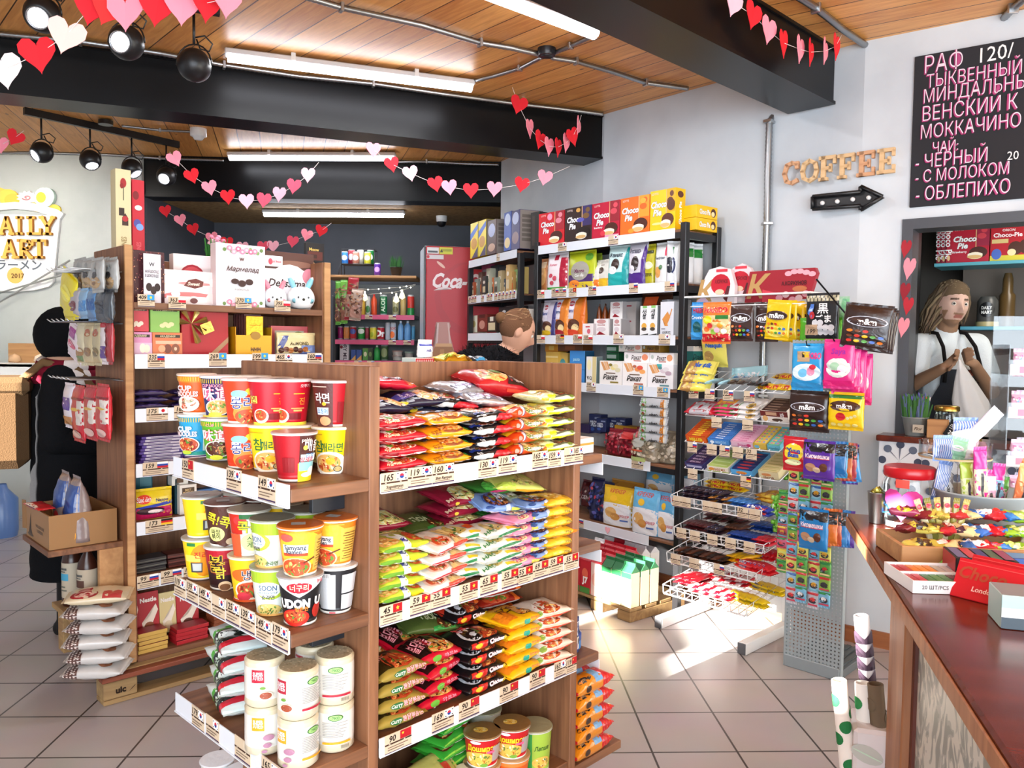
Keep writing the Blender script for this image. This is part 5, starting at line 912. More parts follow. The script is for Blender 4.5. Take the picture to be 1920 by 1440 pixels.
for i,(a0,col,col2)in enumerate(((.12,'2e2a2c','3a4048'),(.27,'48201c','5a2a24'),(.42,'2c1616','3a2020'),(.55,'3a2a20','4a3a28'))):stk(LF,a0,.07,LZ[5],3,bar(.14,.09,.02,col,[rr(0,.3,1,.5,'6a6a60' if i==0 else '7a3a30')],col2),.022,['black and silver','red-brown','dark brown','coffee-brown'][i]+' chocolate bar','stacked on the sixth shelf of the tall unit',nm='chocolate_bar',cat='chocolate')
L((340,1032,372,1062),.25,.04,5,'green_box','box','small olive green box at the back of the sixth shelf','7a8a20');L((372,1042,420,1062),.2,.05,5,'blue_box','box','blue and yellow box behind the lowest noodle cups','3050a8',[rr(0,.5,1,1,'e0c020')])
NB=lambda k:[tt('Nestle',.5,.82,.1,'f4e8e0',b=.04,w=.8),('p',[(.85,.7),(.95,.55),(.6,.2),(.2,.15),(.15,.3),(.5,.4)],'f0e4d4'),('e',.5,.2,.24,.1,['5a8a30','8a4a2c','e0d0b0','5a2c20'][k])]
for i,(q,c,lab)in enumerate((((238,1112,262,1190),'a81828','red milk chocolate bar with green picture leaning at the post'),((261,1112,300,1190),'b01828','red milk chocolate bar with white splash leaning in the bottom bay'),((301,1112,332,1186),'d8c48c','cream-coloured white chocolate bar leaning in the bottom bay'),((333,1110,374,1180),'b01828','dark red chocolate bar leaning next to the cream one'))):L(q,.12,.015,None,'chocolate_bar','chocolate',lab,c,NB(i),tx=-.12)
for a0,n,c,t,lab,w_,dd in((.11,5,'c8a050','8a1a28','red-topped chocolate bar',.13,.02),(.29,4,'b01c28','902030','red chocolate bar lying flat',.15,.02),(.47,5,'8a4a2c','6a3420','brown chocolate bar with angular print',.15,.03),(.63,5,'e0b818','c8a830','yellow chocolate bar lying flat',.16,.05)):stk(LF,a0,dd,LZ[6],n,bar(w_,.085,.017,c,[rr(.0,.45,1,.55,'d8c8a0')]if c=='e0b818' else[],t),.019,lab,'stacked in the bottom bay',nm='chocolate_bar',cat='chocolate')
SF=Fr(LF.P(0,.42,0)[:2],(.694,-.72))
side=empty('hook_rack',SF.base());tag(side,'chrome hooks on the left side of tall unit','hook rack')
for z in(1.88,1.655,1.405):
    for i in range(5):
        g=G();tube(g,[(.06+.07*i,0,z),(.06+.07*i,-.2,z),(.06+.07*i,-.215,z+.012)],.0028,'b8bcc0',6);g.obj('hook',METAL,side)
    g=G();tube(g,[(.03,-.004,z-.006),(.39,-.004,z-.006)],.003,'b8bcc0',6);g.obj('rail',METAL,side)
def hang(q,col,it,label,dd,th=.02,rot=0,ty=0,mat=None,nm='snack_bag',**k):
    a,w,z,h=pxb(SF,q,-dd);return put(nm,m_pillow(nm,h,w,th,col,it,True,False,mat=mat,**k),SF.M(a,-dd,z,rot,0,ty),label,'snack bag')
fish=[('e',.5,.25,.4,.2,'b89a70'),('e',.5,.5,.2,.12,'2a2a2c'),('p',[(.3,.6),(.7,.6),(.5,.95)],'9aa0a0'),('e',.45,.22,.12,.06,'8a6a50')]
for i,x in enumerate((142,158,175,186,201)):hang((x-2,488,x+20,545),'a8aaa8',fish,ORD[i]+' grey dried-fish bag on the top hooks, counting from the customer',.05+.035*(i%3),.03,mat=FILM,taper=-.0,seed=60+i)
for q,c,it,lab in(((112,512,140,585),'e8d818',[('e',.5,.5,.3,.2,'f4ec60')],'slanting bright yellow snack bag at outer end of the hooks'),((122,568,148,596),'e8d818',[],'yellow snack bag peeking below the silver ones'),((133,545,152,594),'b0acb4',[('e',.5,.4,.3,.2,'7a3a48')],'silver snack bag with maroon picture, second row'),((151,545,167,594),'8ab4d8',[rr(.1,.2,.9,.6,'4a8ac8')],'light blue snack bag, second row'),((166,545,183,598),'5a86b4',[rr(.1,.3,.9,.7,'2a5a98')],'blue snack bag, second row of hooks'),((182,548,200,600),'4a5058',[rr(.1,.2,.9,.7,'343a44')],'dark grey snack bag, second row of hooks'),((198,548,212,602),'3a4048',[],'near-black snack bag closest to post, second row')):hang(q,c,it,lab,.1,.03,ty=.35 if 'slanting' in lab else 0,seed=len(lab))
for q,c,it,lab in(((127,610,152,672),'e8dce4',[('e',.4,.4,.3,.12,'d84a70'),rr(.2,.6,.6,.9,'a04a90')],'white and pink snack bag on the middle hooks, outermost'),((145,610,163,682),'d8d0b0',[('e',.5,.3,.4,.12,'a87a48'),rr(.2,.05,.8,.2,'6a8a5a')],'beige snack bag next to pink one on the middle hooks'),((160,610,177,682),'c8b890',[('e',.5,.8,.3,.1,'b05a28'),('e',.5,.3,.4,.12,'8a6a48')],'beige and brown snack bag on the middle hooks'),((176,610,191,682),'b8ac88',[('e',.5,.8,.3,.1,'a8502a'),('e',.5,.3,.4,.12,'7a6a48')],'brownish snack bag in the middle hook row'),((191,604,204,680),'e0d8dc',[rr(.1,.1,.9,.4,'5a3a8a'),rr(.1,.86,.9,.98,'b82030')],'white and purple snack bag in the middle hook row'),((200,604,212,680),'a01c28',[rr(.2,.1,.4,.9,'7a1018')],'dark red snack bag nearest the post, middle hook row')):hang(q,c,it,lab,.08,.025,ty=.3 if 'outermost' in lab else 0,seed=len(lab))
for q,c,it,lab in(((123,722,142,800),'e8e4f0',[rr(.1,.4,.8,.7,'5a3a9a'),rr(.1,.05,.9,.25,'b87a40')],'white and purple bag at outer end of lower hooks'),((139,726,160,826),'c01c2c',[rr(.6,.3,1,.75,'d8d0c8'),('e',.5,.58,.4,.03,'d8b040'),('e',.5,.12,.4,.08,'e0b8b0'),rr(0,.76,1,.8,'801018')],'first red festive bag on the lower hooks'),((162,726,183,822),'b81828',[rr(.6,.3,1,.75,'d8d0c8'),('e',.5,.58,.4,.03,'d8b040'),('e',.5,.12,.4,.08,'e0b8b0'),rr(0,.76,1,.8,'801018')],'second red festive bag, middle of the lower hooks'),((184,724,206,824),'c41c2c',[rr(.6,.3,1,.75,'d8d0c8'),('e',.5,.58,.4,.03,'d8b040'),('e',.5,.12,.4,.08,'e0b8b0'),rr(0,.76,1,.8,'801018')],'third red festive bag, nearest post on the lower hooks')):hang(q,c,it,lab,.09,.04,taper=-.0,seed=len(lab))
part('ledge',WOODH,[(-.06,-.3,.66,.36,0,.685)],side);part('wooden_bracket',RAWWOOD,[(.33,-.1,.2,.36,0,.66)],side)
a0=SF.at(108,960,-.28)[0];kb=empty('card_box',SF.M(-.03,-.29,.6865));tag(kb,'brown box printed with a small tower on side ledge of the tall unit','box')
g=G();bw,bh,bd=.37,.145,.27;c='9a7248'
for q in((0,0,0,bw,.006,bh),(0,bd-.006,0,bw,bd,bh),(0,.006,0,.006,bd-.006,bh),(bw-.006,.006,0,bw,bd-.006,bh),(.006,.006,0,bw-.006,bd-.006,.006)):box(g,*q,c)
art(g,flat((0,0,0),(1,0,0),(0,0,1),(0,-1,0)),bw,bh,[('p',[(.12,.1),(.2,.3),(.22,.8),(.235,.3),(.3,.1),(.25,.14),(.21,.22),(.17,.14)],'3a2a1c'),('e',.2,.12,.14,.05,'4a3824'),tt('FINE & DE LUXE',.62,.5,.09,'5a4430',w=.44),tt('CONFISERIE',.62,.36,.09,'5a4430',w=.4)],9);g.obj('box_body',CARD,kb)
g=G();box(g,-.03,-.001,0,0,0,bh*.9,'8a6640',M=Matrix.Translation((0,0,.03))@Matrix.Rotation(.3,4,'Z'));g.obj('flap',CARD,kb)
xm=[('p',[(0,.5),(.5,.4),(1,.5),(1,.9),(0,.9)],'28488c'),('e',.3,.3,.2,.14,'d8c8a0'),('e',.7,.3,.16,.12,'c02830'),('e',.5,.15,.3,.08,'6a8a4a'),('e',.15,.4,.1,.1,'c84030'),('e',.85,.12,.12,.1,'e0a040')]
for q,lab in(((108,826,150,935),'see-through gift bag with blue top in the box, nearer the customer'),((152,822,196,930),'see-through gift bag with blue top in the box, beside the post')):
    a,w,z,h=(.1 if q[0]<120 else .27),.16,.7,.27;put('gift_bag',m_pillow('gift_bag',h,w,.1,'8a7a78',xm,True,True,taper=.3,seed=len(lab)),SF.M(a,-.16,.7),lab,'gift bag')
put('chocolate_bar',m_pillow('red_bar',.2,.07,.02,'c01c24',[rr(.12,.3,.85,.62,'e8d8c8'),rr(.2,.4,.8,.46,'3a2a28'),rr(.2,.2,.8,.28,'2a2024')],False,seed=77),SF.M(.15,-.28,.835,.05),'red and white wrapped bar lying across the printed box','chocolate')
def bottle(M,label,lab):
    g=G();r=.042;lathe(g,[(r*.9,0),(r,.01),(r,.2),(r*.9,.225),(r*.38,.27),(r*.36,.285)],['3a1c12']*5,20);o=g.obj('juice_bottle',PLAST,None,M)
    g=G();lathe(g,[(r*.42,.283),(r*.42,.31),(r*.4,.314)],'f0f0ee',16);disc(g,r*.4,.314,'f4f4f2',16);g.obj('bottle_cap',PLAST,o)
    g=G();lathe(g,[(r+.0008,.04),(r+.0008,.2)],'b8ac98',20);S=lambda x,y,e:((r+.001+e)*math.cos(-math.pi/2+(x/r-1.57)*1),(r+.001+e)*math.sin(-math.pi/2+(x/r-1.57)*1),.04+y)
    art(g,S,math.pi*r,.16,[rr(.2,.5,.8,.7,lab),rr(.25,.8,.75,.86,'5a5a58'),rr(.25,.74,.7,.77,'5a5a58'),rr(.25,.2,.75,.24,'6a6a60'),rr(.25,.3,.7,.34,'6a6a60')],.01);g.obj('bottle_label',PAPER,o);tag(o,label,'bottle')
for(x,y),lab,c in(((133,1128),'brown bottle with blue label and white cap, nearer the customer','4a98b8'),((173,1122),'brown bottle with dark label and white cap, beside the post','5a4038')):
    p=on_z(x,y,.42);p=SF.P(*([(.1,-.14),(.26,-.12)][c=='5a4038']),.3652);bottle(Matrix.Translation(p)@Matrix.Rotation(SF.ang,4,'Z'),lab,c)
part('low_ledge',PALLET,[(.0,-.2,.34,.36,0,.365)],side);part('ledge_leg',PALLET,[(.02,-.18,.145,.1,-.02,.34)],side);part('ledge_leg',PALLET,[(.27,-.18,.145,.34,-.02,.34)],side)
wf=m_pillow('wafer_pack',.23,.17,.062,'c8c4c0',[rr(0,0,.26,1,'5a3a34')]+[rr(.02+.06*(i%4),.05+.1*(i//4),.05+.06*(i%4),.1+.1*(i//4),'d8c8c0')for i in range(36)]+[('e',.6,.7,.2,.14,'6a4030'),('e',.7,.6,.12,.1,'8a5a40'),tt('вафли',.6,.85,.1,'7a2a20')],False,ends='d0ccc8',seed=81)
wr_=m_pillow('wafer_pack_red',.24,.17,.05,'d0c0a0',[('e',.3,.6,.22,.24,'a02a30'),('e',.3,.6,.16,.16,'d8b0a0'),rr(.6,.3,.9,.7,'b03a3a')],False,seed=82)
FF=Fr(LF.P(-.15,-.07,0)[:2],(.9,.2))
for k in range(5):put('wafer_packet',wf,FF.M(-.005+.012*(k%2),.02,.152+.063*k,.06*((k%3)-1)),posn(k,6)+'white wafer packet with brown chevrons in stack at the foot of post','wafer packet')
put('wafer_packet',wr_,FF.M(.0,.03,.152+.063*5,.1),'cream wafer packet with red badge on top of the chevron stack','wafer packet')
# ================================================================== black metal racks along the right wall
RR=Fr((.17,5.65),(.633,-.774));RL=Fr((-.368,6.707),(.413,-.91));RDEP=.34
RZ_=[2.262,1.952,1.638,1.326,.872,.418]
def rack(F,w,zs,label,top=2.29,s=.04,shelves=None):
    e=empty('metal_rack',F.base());tag(e,label,'rack')
    for x in(-s,w):
        for y in(0,RDEP-s):part('post',PAINT,[(x,y,0,x+s,y+s,top)],e,.003,'17171a')
    for z in zs:
        g=G();box(g,0,0,z-.05,w,.02,z-.018,'1a1a1d');box(g,0,RDEP-.02,z-.05,w,RDEP,z-.018,'1a1a1d')
        for x in(-s+.006,w+.004):box(g,x,s,z-.055,x+.026,RDEP-s,z-.015,'1a1a1d')
        g.obj('shelf_frame',PAINT,e);part('shelf_board',WOODH,[(0,.002,z-.018,w,RDEP-.002,z-.001)],e)
    return e
rk=rack(RR,1.255,RZ_,'black metal rack on the right wall filled with cake boxes and snack pouches',2.3)
rl=rack(RL,.96,RZ_[:3]+[1.3,.9,.45],'black metal rack further along the wall beside the red fridge',2.24)
def rstrip(e,z,L,tags,a=.01):return strip(e,fr(a,-.006,z-.052),L,.06,tags)
def many(xs,w,fl):return[(x,w,p,f,'')for x,p,f in xs]
rstrip(rk,2.262,1.21,many([(.17,'209','kr'),(.56,'','kr')],.07,'kr'));rstrip(rk,1.952,1.23,many([(.0,'75','pl'),(.12,'140','ru'),(.18,'140','ru'),(.26,'120','vn'),(.41,'99','ru'),(.7,'','ru'),(.93,'','ru')],.06,''))
rstrip(rk,1.638,1.23,many([(.0,'','pl'),(.16,'150','de'),(.3,'130','pl'),(.38,'130','pl'),(.6,'','kr'),(.9,'','kr')],.07,''));rstrip(rk,1.326,1.2,many([(.3,'','kr'),(.42,'190','kr'),(.76,'65','kz'),(.92,'65','kz')],.07,''))
rstrip(rk,.872,1.06,many([(.1,'','ru'),(.25,'','ru'),(.4,'','ch'),(.86,'','kr')],.09,''));st=rstrip(rk,.418,1.06,[(.35,.12,'','ru','')])
g=G();prism(g,heart(.045,.045),-.002,0,'f6b8c0');g.obj('heart_sticker',PAPER,st,fr(.72,-.003,.03))
rstrip(rl,2.262,.955,[(.62,.06,'','kr','')],0);rstrip(rl,1.965,.955,[(x,.06,'','ru','')for x in(0,.07,.13,.3,.42,.48,.58,.65,.72,.79,.86,.93)],0);rstrip(rl,1.66,.955,[],0)
def K(q,d,dep,zi,nm,cat,label,col,front=(),F=RR,Z=RZ_,**k):return bxi(F,q,d,dep,Z[zi]if zi is not None else None,nm,cat,label,col,front,**k)
def B(q,d,th,zi,nm,label,col,it=(),F=RR,**k):return bgi(F,q,d,th,RZ_[zi]if zi is not None else None,nm,'snack bag',label,col,it,**k)
def cake(c2,top,pie,txt='Choco',cream='f0e0b0',xtra=()):
    return[rr(.66,.45,1,1,c2),rr(.64,.4,.665,1,'e0b880'),('e',.8,.72,.12,.08,top),('e',.86,.88,.08,.07,top),tt('Choco',.36,.66,.15,W,b=.04,s=.2,o='2a2a34',w=.62),tt('Pie',.3,.47,.15,W,b=.04,s=.2,o='2a2a34'),tt('LOTTE',.2,.92,.05,'f0d8d0'),
('e',.72,.27,.24,.16,pie),('e',.64,.18,.2,.1,cream),('e',.64,.21,.2,.06,'fff6e0'),('e',.62,.15,.19,.05,'e0b878')]+list(xtra)
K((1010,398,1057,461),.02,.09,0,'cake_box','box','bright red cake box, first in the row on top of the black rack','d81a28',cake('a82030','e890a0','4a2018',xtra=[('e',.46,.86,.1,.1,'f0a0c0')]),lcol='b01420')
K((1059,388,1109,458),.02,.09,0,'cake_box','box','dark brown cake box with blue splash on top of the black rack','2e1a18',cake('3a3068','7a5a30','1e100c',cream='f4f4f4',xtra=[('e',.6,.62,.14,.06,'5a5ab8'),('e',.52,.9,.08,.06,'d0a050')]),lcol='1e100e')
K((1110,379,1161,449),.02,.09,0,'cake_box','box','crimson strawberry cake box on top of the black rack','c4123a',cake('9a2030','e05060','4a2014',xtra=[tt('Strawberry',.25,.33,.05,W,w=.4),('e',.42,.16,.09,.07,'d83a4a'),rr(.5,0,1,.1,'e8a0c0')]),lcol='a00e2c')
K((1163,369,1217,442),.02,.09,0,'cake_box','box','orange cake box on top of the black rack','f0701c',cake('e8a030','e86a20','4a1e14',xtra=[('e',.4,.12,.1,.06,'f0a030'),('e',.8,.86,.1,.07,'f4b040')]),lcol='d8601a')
K((1219,356,1266,434),.02,.09,0,'cake_box','box','big yellow banana cake box at the end of the top row','f6cc10',cake('e8b020','6a3a28','5a2c1c',xtra=[('e',.84,.62,.16,.14,'5a2c1c'),('e',.3,.2,.2,.03,'e8e090')]),right=[rr(0,0,1,1,'eeb80c'),tt('Choco Pie',.5,.42,.09,W,b=.03,o='3a2a1a',r=math.pi/2,w=3),('e',.5,.86,.3,.08,'5a2c1c')],rcol='eeb80c')
K((995,398,1011,465),.06,.14,0,'cake_box','box','black cake box at the left end behind the red one','1c1614',[rr(.2,.1,.5,.9,'3a2c26')],lcol='15100e')
for y0,y1,lab,ddd in((392,412,'upper small yellow cake carton on the end of the black rack',.06),(412,437,'lower small yellow cake carton on the end of the black rack',.05)):
    a=1.2;RE=Fr(RR.P(1.255,.04,0)[:2],(.774,.633));q=pxb(RE,(1296,y0,1347,y1),0);
    put('cake_carton',m_box('cake_carton',.2,.12,.072,'f0bc10',[tt('Choco Pie',.4,.5,.4,'f4f0e8',b=.04,o='4a2c1a',w=.5),('e',.8,.5,.12,.36,'4a2014'),('e',.78,.4,.08,.2,'f0d8a0')]),RE.M(.16,-.035,2.264+(.074 if y0<400 else 0)),lab,'box')
B((1010,488,1024,548),.06,.06,1,'snack_pouch','orange crispbread bag at left end of the pouch shelf','b87038',[('e',.5,.5,.4,.3,'d8a060'),rr(.2,.75,.8,.95,'d8b890')],seed=2)
B((1022,477,1059,546),.02,.07,1,'snack_pouch','white and red coffee pouch with green foot','f0e8ec',[rr(.72,.1,1,.9,'b01838'),rr(0,0,1,.1,'3aa038'),rr(.4,.84,.6,1,'c02040'),tt('Romeo',.38,.72,.07,'d05070',s=.3),('e',.3,.42,.1,.06,'c83a50'),('e',.5,.34,.1,.07,'d04a60'),('e',.35,.22,.1,.06,'c83a50')],seed=3)
B((1062,473,1112,544),.03,.06,1,'snack_pouch','lime and purple mango pouch with arched white label','b8c420',[rr(0,.0,1,.4,'4a2a6a'),rr(0,0,1,.2,'d8c028'),('e',.3,.16,.2,.1,'f08a28'),('e',.5,.5,.34,.26,'a8a498'),tt('Mango',.5,.5,.1,'6a2050',b=.03,w=.6),tt('Cao cấp',.5,.38,.07,W,s=.2,w=.5),('e',.8,.86,.14,.1,'5a9a30')],seed=4)
B((1112,478,1124,520),.16,.05,1,'snack_pouch','lime pouch half hidden behind the mango pouch','a0b830',seed=5)
for q,c,lab,s in(((1091,496,1124,543),'f07a20','low orange and white nut pouch leaning left of the teal pouch',6),((1113,490,1140,541),'f0c020','low yellow and white nut pouch next to the teal pouch',7)):B(q,.05,.06,1,'snack_pouch',lab,'e0dcd4',[rr(0,0,1,.36,c),('e',.5,.66,.22,.12,'4a3028'),rr(.1,.84,.7,.88,'9a8a80')],seed=s,rot=-.15)
B((1137,463,1174,540),.02,.08,1,'snack_pouch','tall teal and white tea-leaf pouch','c8e4e4',[rr(0,0,1,.36,'1ea8a8'),('p',[(.72,.0),(1,.0),(1,.98),(.86,.98),(.74,.6)],'1a9a9c'),('e',.42,.56,.18,.15,'3a2a24'),('e',.3,.42,.2,.1,'e8ecec'),tt('Феникс',.42,.8,.1,'2a3a4a',w=.6,b=.03)],seed=8,rot=.12)
B((1175,456,1206,537),.02,.08,1,'snack_pouch','tall purple and silver tea-leaf pouch','ccc8d4',[rr(0,0,1,.3,'4a2080'),('p',[(.76,.0),(1,.0),(1,.8),(.9,.98),(.78,.6)],'4a2080'),('e',.45,.52,.2,.18,'2e2428'),('e',.3,.38,.16,.1,'d8d4e0'),tt('Фестиваль',.42,.82,.1,'33304a',w=.62,b=.03)],seed=9,rot=.12)
B((1206,461,1224,534),.04,.06,1,'snack_pouch','narrow olive-yellow pouch right of the purple one','b8b020',[('e',.5,.5,.4,.1,'e0e0c0'),rr(.1,.8,.9,.88,'3a4020'),tt('GEFIR',.5,.26,.08,'4a4a18',w=.8)],seed=10)
B((1225,458,1253,533),.03,.06,1,'snack_pouch','white pouch with red corner stripe','e4e4e4',[rr(.7,.7,1,1,'e03a58'),tt('Twister',.4,.66,.08,'3a4a5a',s=.2),('e',.3,.3,.2,.14,'e0a050'),('e',.5,.42,.12,.06,'4a7a4a')],seed=11)
B((1254,456,1268,531),.03,.06,1,'snack_pouch','white pouch with dark blue oval beside the post','dfe2e4',[('e',.5,.45,.34,.2,'22305a'),('e',.5,.45,.14,.14,'c8d0e0')],seed=12)
for i,(q,lab)in enumerate((((1282,456,1305,532),'white pouch with green band right behind the post'),((1304,457,1321,531),'white pouch with green band, middle of three past the post'),((1320,459,1338,530),'white pouch with green band next to the rear post'))):put('snack_pouch',m_pillow('white_pouch',.24,.11,.06,'d8dade',[rr(.3,.68,1,.9,'1e7a34'),('e',.1,.45,.2,.2,'202430')],True,True,seed=20+i),RR.M(1.17+.0*i,.07+.085*i,RZ_[1],1.0),lab,'snack bag')
for i,(q,c,lab)in enumerate((((1012,566,1040,632),'3a3a78','biscuit bag with purple edge at left end of third shelf'),((1036,560,1064,632),'e0862c','orange and white biscuit bag with cream picture'),((1058,557,1094,632),'d86a1c','orange and white biscuit bag with animal picture'))):
    B(q,.03,.07,2,'biscuit_bag',lab,'d87a24' if i else 'c8c0d0',[('p',[(.1,.5),(.6,.98),(.05,.98)],'ece8f0'),rr(.0,.45,.5,.98,'e8e4f0'),('e',.32,.84,.16,.07,'c01c38'),tt('Bahlsen',.32,.84,.05,W),tt('Barni',.3,.66,.09,'3a5aa8',s=.2),('e',.5,.3,.34,.14,'5a3020'),('e',.6,.22,.2,.1,'f0d8a0'),('e',.4,.1,.4,.08,['e8c020','b02030','e84a28'][i]),('p',[(.8,0),(1,0),(1,1),(.9,1)],c)],seed=30+i,rot=-.1)
for i in range(4):put('biscuit_bag',m_pillow('brown_bag',.21,.12,.05,'9a4c1c',[rr(.1,.1,.3,.9,'b05a24')],True,True,seed=36+i),RR.M(.42+.055*i,.2,RZ_[2],-.9),'brown side of an orange biscuit bag, '+ORD[i]+' from the front bag','biscuit bag')
LAN=[('p',[(.0,.0),(1,.0),(.92,.98),(.08,.98)],'eceaea'),('e',.5,.84,.3,.12,'c89090'),tt('Chocolate',.5,.66,.1,'a84850',w=.7),('e',.5,.4,.3,.14,'d8ccd0'),('p',[(.2,.1),(.4,.3),(.8,.1),(.5,.2)],'b02838')]
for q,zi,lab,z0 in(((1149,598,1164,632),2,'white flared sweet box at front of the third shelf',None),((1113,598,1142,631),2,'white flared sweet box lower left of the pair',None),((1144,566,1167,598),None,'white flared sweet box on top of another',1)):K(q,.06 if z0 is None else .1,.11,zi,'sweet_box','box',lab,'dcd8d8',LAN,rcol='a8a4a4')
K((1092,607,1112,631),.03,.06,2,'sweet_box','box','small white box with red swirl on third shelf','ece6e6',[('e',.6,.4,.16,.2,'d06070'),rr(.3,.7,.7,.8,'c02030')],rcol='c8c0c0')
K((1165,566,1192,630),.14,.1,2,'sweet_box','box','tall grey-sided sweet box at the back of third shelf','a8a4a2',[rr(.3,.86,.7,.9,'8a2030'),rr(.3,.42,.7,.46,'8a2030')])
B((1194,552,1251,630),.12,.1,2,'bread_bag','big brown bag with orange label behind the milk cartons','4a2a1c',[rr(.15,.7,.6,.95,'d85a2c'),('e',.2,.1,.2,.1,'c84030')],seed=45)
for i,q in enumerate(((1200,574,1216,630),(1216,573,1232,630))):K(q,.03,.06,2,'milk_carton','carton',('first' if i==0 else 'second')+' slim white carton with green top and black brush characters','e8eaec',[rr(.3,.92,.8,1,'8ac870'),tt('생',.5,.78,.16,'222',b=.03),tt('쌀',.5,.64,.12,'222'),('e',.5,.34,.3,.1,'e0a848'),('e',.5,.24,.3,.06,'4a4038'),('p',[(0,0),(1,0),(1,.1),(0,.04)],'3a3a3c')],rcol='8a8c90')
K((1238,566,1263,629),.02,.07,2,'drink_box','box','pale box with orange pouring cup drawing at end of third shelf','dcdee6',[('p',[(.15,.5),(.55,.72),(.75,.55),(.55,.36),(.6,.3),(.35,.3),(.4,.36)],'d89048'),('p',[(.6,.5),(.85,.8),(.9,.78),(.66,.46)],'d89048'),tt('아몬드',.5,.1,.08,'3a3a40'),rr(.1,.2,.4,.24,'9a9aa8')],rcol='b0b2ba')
put('drink_box',m_box('grey_box',.16,.07,.22,'7c7e86',[rr(.05,.4,.12,.7,'44464c')]),RR.M(1.18,.1,RZ_[2],1.2),'grey box past the post on the third shelf','box')
K((1023,660,1046,716),.06,.08,3,'tea_box','box','yellow patterned box with white badge behind the fur collar','d8b050',[('e',.5,.5,.36,.14,'f0ead8'),tt('БОБА',.5,.5,.09,'3a4a5a',w=.5),rr(0,.8,1,.86,'e8d090')])
K((1046,662,1064,716),.08,.08,3,'tea_box','box','yellow box with teal drawing on the fourth shelf','d8b458',[('e',.5,.6,.3,.2,'4a98a0'),('e',.4,.3,.2,.1,'e0c880')])
for q,c,lab in(((1022,644,1046,660),'d89020','flat amber box on top of the yellow badge box'),((1046,644,1092,659),'6a3a18','flat brown box beneath the third shelf')):K(q,.1,.1,None,'tea_box','box',lab,c,[rr(.3,.2,.7,.7,'e8c060' if c[0]=='d' else '8a4a20')])
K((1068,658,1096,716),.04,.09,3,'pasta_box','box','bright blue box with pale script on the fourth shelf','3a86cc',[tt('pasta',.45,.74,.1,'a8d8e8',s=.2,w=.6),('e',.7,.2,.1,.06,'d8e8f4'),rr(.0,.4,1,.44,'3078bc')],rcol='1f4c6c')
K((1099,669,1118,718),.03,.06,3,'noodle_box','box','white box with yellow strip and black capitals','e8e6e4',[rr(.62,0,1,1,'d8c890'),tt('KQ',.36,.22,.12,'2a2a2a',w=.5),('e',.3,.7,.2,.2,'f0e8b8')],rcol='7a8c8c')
for y0,y1,lab in((648,661,'upper green tin with white label on fourth shelf'),(662,676,'lower green tin with white label on fourth shelf')):K((1137,y0,1160,y1),.15,.06,None,'green_tin','tin',lab,'1c6a3c',[rr(.05,.25,.8,.75,'c8dcd0')])
RAK=lambda c,fruit:[('p',[(.05,.95),(.16,.95),(.32,.62),(.2,.6)],'d89a60'),('p',[(.18,.97),(.28,.97),(.42,.64),(.32,.62)],'e8b888'),('p',[(.29,.97),(.36,.97),(.48,.68),(.42,.66)],'d89a60'),('e',.5,.84,.08,.06,c)]+[('e',.62+.1*i,.72+.09*math.sin(i*2.2),.12,.09,f)for i,f in enumerate(fruit)]+[tt('Ракат',.5,.34,.2,'2a2422',s=.3,b=.03,w=.72),rr(.3,.48,.72,.52,'6a5040'),rr(.5,.1,.86,.16,c)]
K((1124,677,1166,727),.01,.06,3,'wafer_box','box','white wafer-roll box with cream fruit, first of the front three','f0ece8',RAK('8a7a30',('e8d890','e8e0c0','dcd4b0')),lcol='d8e8e0')
K((1167,680,1213,730),.005,.06,3,'wafer_box','box','white wafer-roll box with orange apricots, middle of the front three','f2eeec',RAK('b86a50',('e89050','e05a48','f0a860')))
K((1214,683,1262,735),.0,.06,3,'wafer_box','box','white wafer-roll box with teal corner, last of the front three','f0eef0',[rr(.36,.8,.56,1,'4ab0b0')]+RAK('5a8a90',('d8c8d0','e0dce0','b8a0b0')))
FR=lambda c:[('e',.12,.6,.06,.2,'b8c0b8'),tt('Ракат',.5,.5,.4,'3a2e2a',s=.3,w=.4),('e',.84,.55,.12,.3,c),rr(.4,.16,.7,.24,'b05a48')]
for q,c,f,lab,d in(((1170,661,1217,681),'f0ecec','e8906a','flat white wafer box lying on the apricot one',.04),((1218,662,1263,683),'f0ecec','e8a070','flat white wafer box lying on the teal-corner one',.04),((1160,645,1203,660),'e4ddd4','e8a090','flat pale wafer box at the top of pile',.06),((1204,646,1237,661),'8a6420','6a4a18','flat brown wafer box at the top of pile',.06)):K(q,d,.09,None,'wafer_box','box',lab,c,FR(f))
RE=Fr(RR.P(1.3,.04,0)[:2],(.774,.633))
for z,h,c,it,lab in((0,.15,'1f7a72',[rr(.2,.1,.24,.9,'2a8a80')],'large teal wafer box past the post, bottom of pile'),(.15,.075,'1c6e68',[tt('Ракат',.4,.5,.5,'123c3a',s=.3)],'flat teal wafer box with dark script past the post'),(.226,.06,'e8e0d8',FR('e08a50'),'flat white wafer box at top of the pile past the post')):put('wafer_box',m_box('wafer_box_side',.17,.12,h,c,it),RE.M(.16,.02,RZ_[3]+z),lab,'box')
for i,(q,lab)in enumerate((((1104,777,1126,812),'tall navy cookie box at left of the fifth shelf'),((1118,785,1136,810),'navy cookie box with white letters in front'),((1137,784,1156,810),'navy cookie box, middle of the fifth shelf group'),((1154,784,1172,810),'navy cookie box, last of the fifth shelf group'))):K(q,.22-.04*(i==1),.07,None,'cookie_box','box',lab,'16245c',[tt('OREO',.4,.5,.3,'d8e4f4',b=.04,w=.6),rr(.5,.75,.95,.85,'8a9ac0'),('e',.3,.2,.2,.1,'3a5aa8')],rcol='121c48')
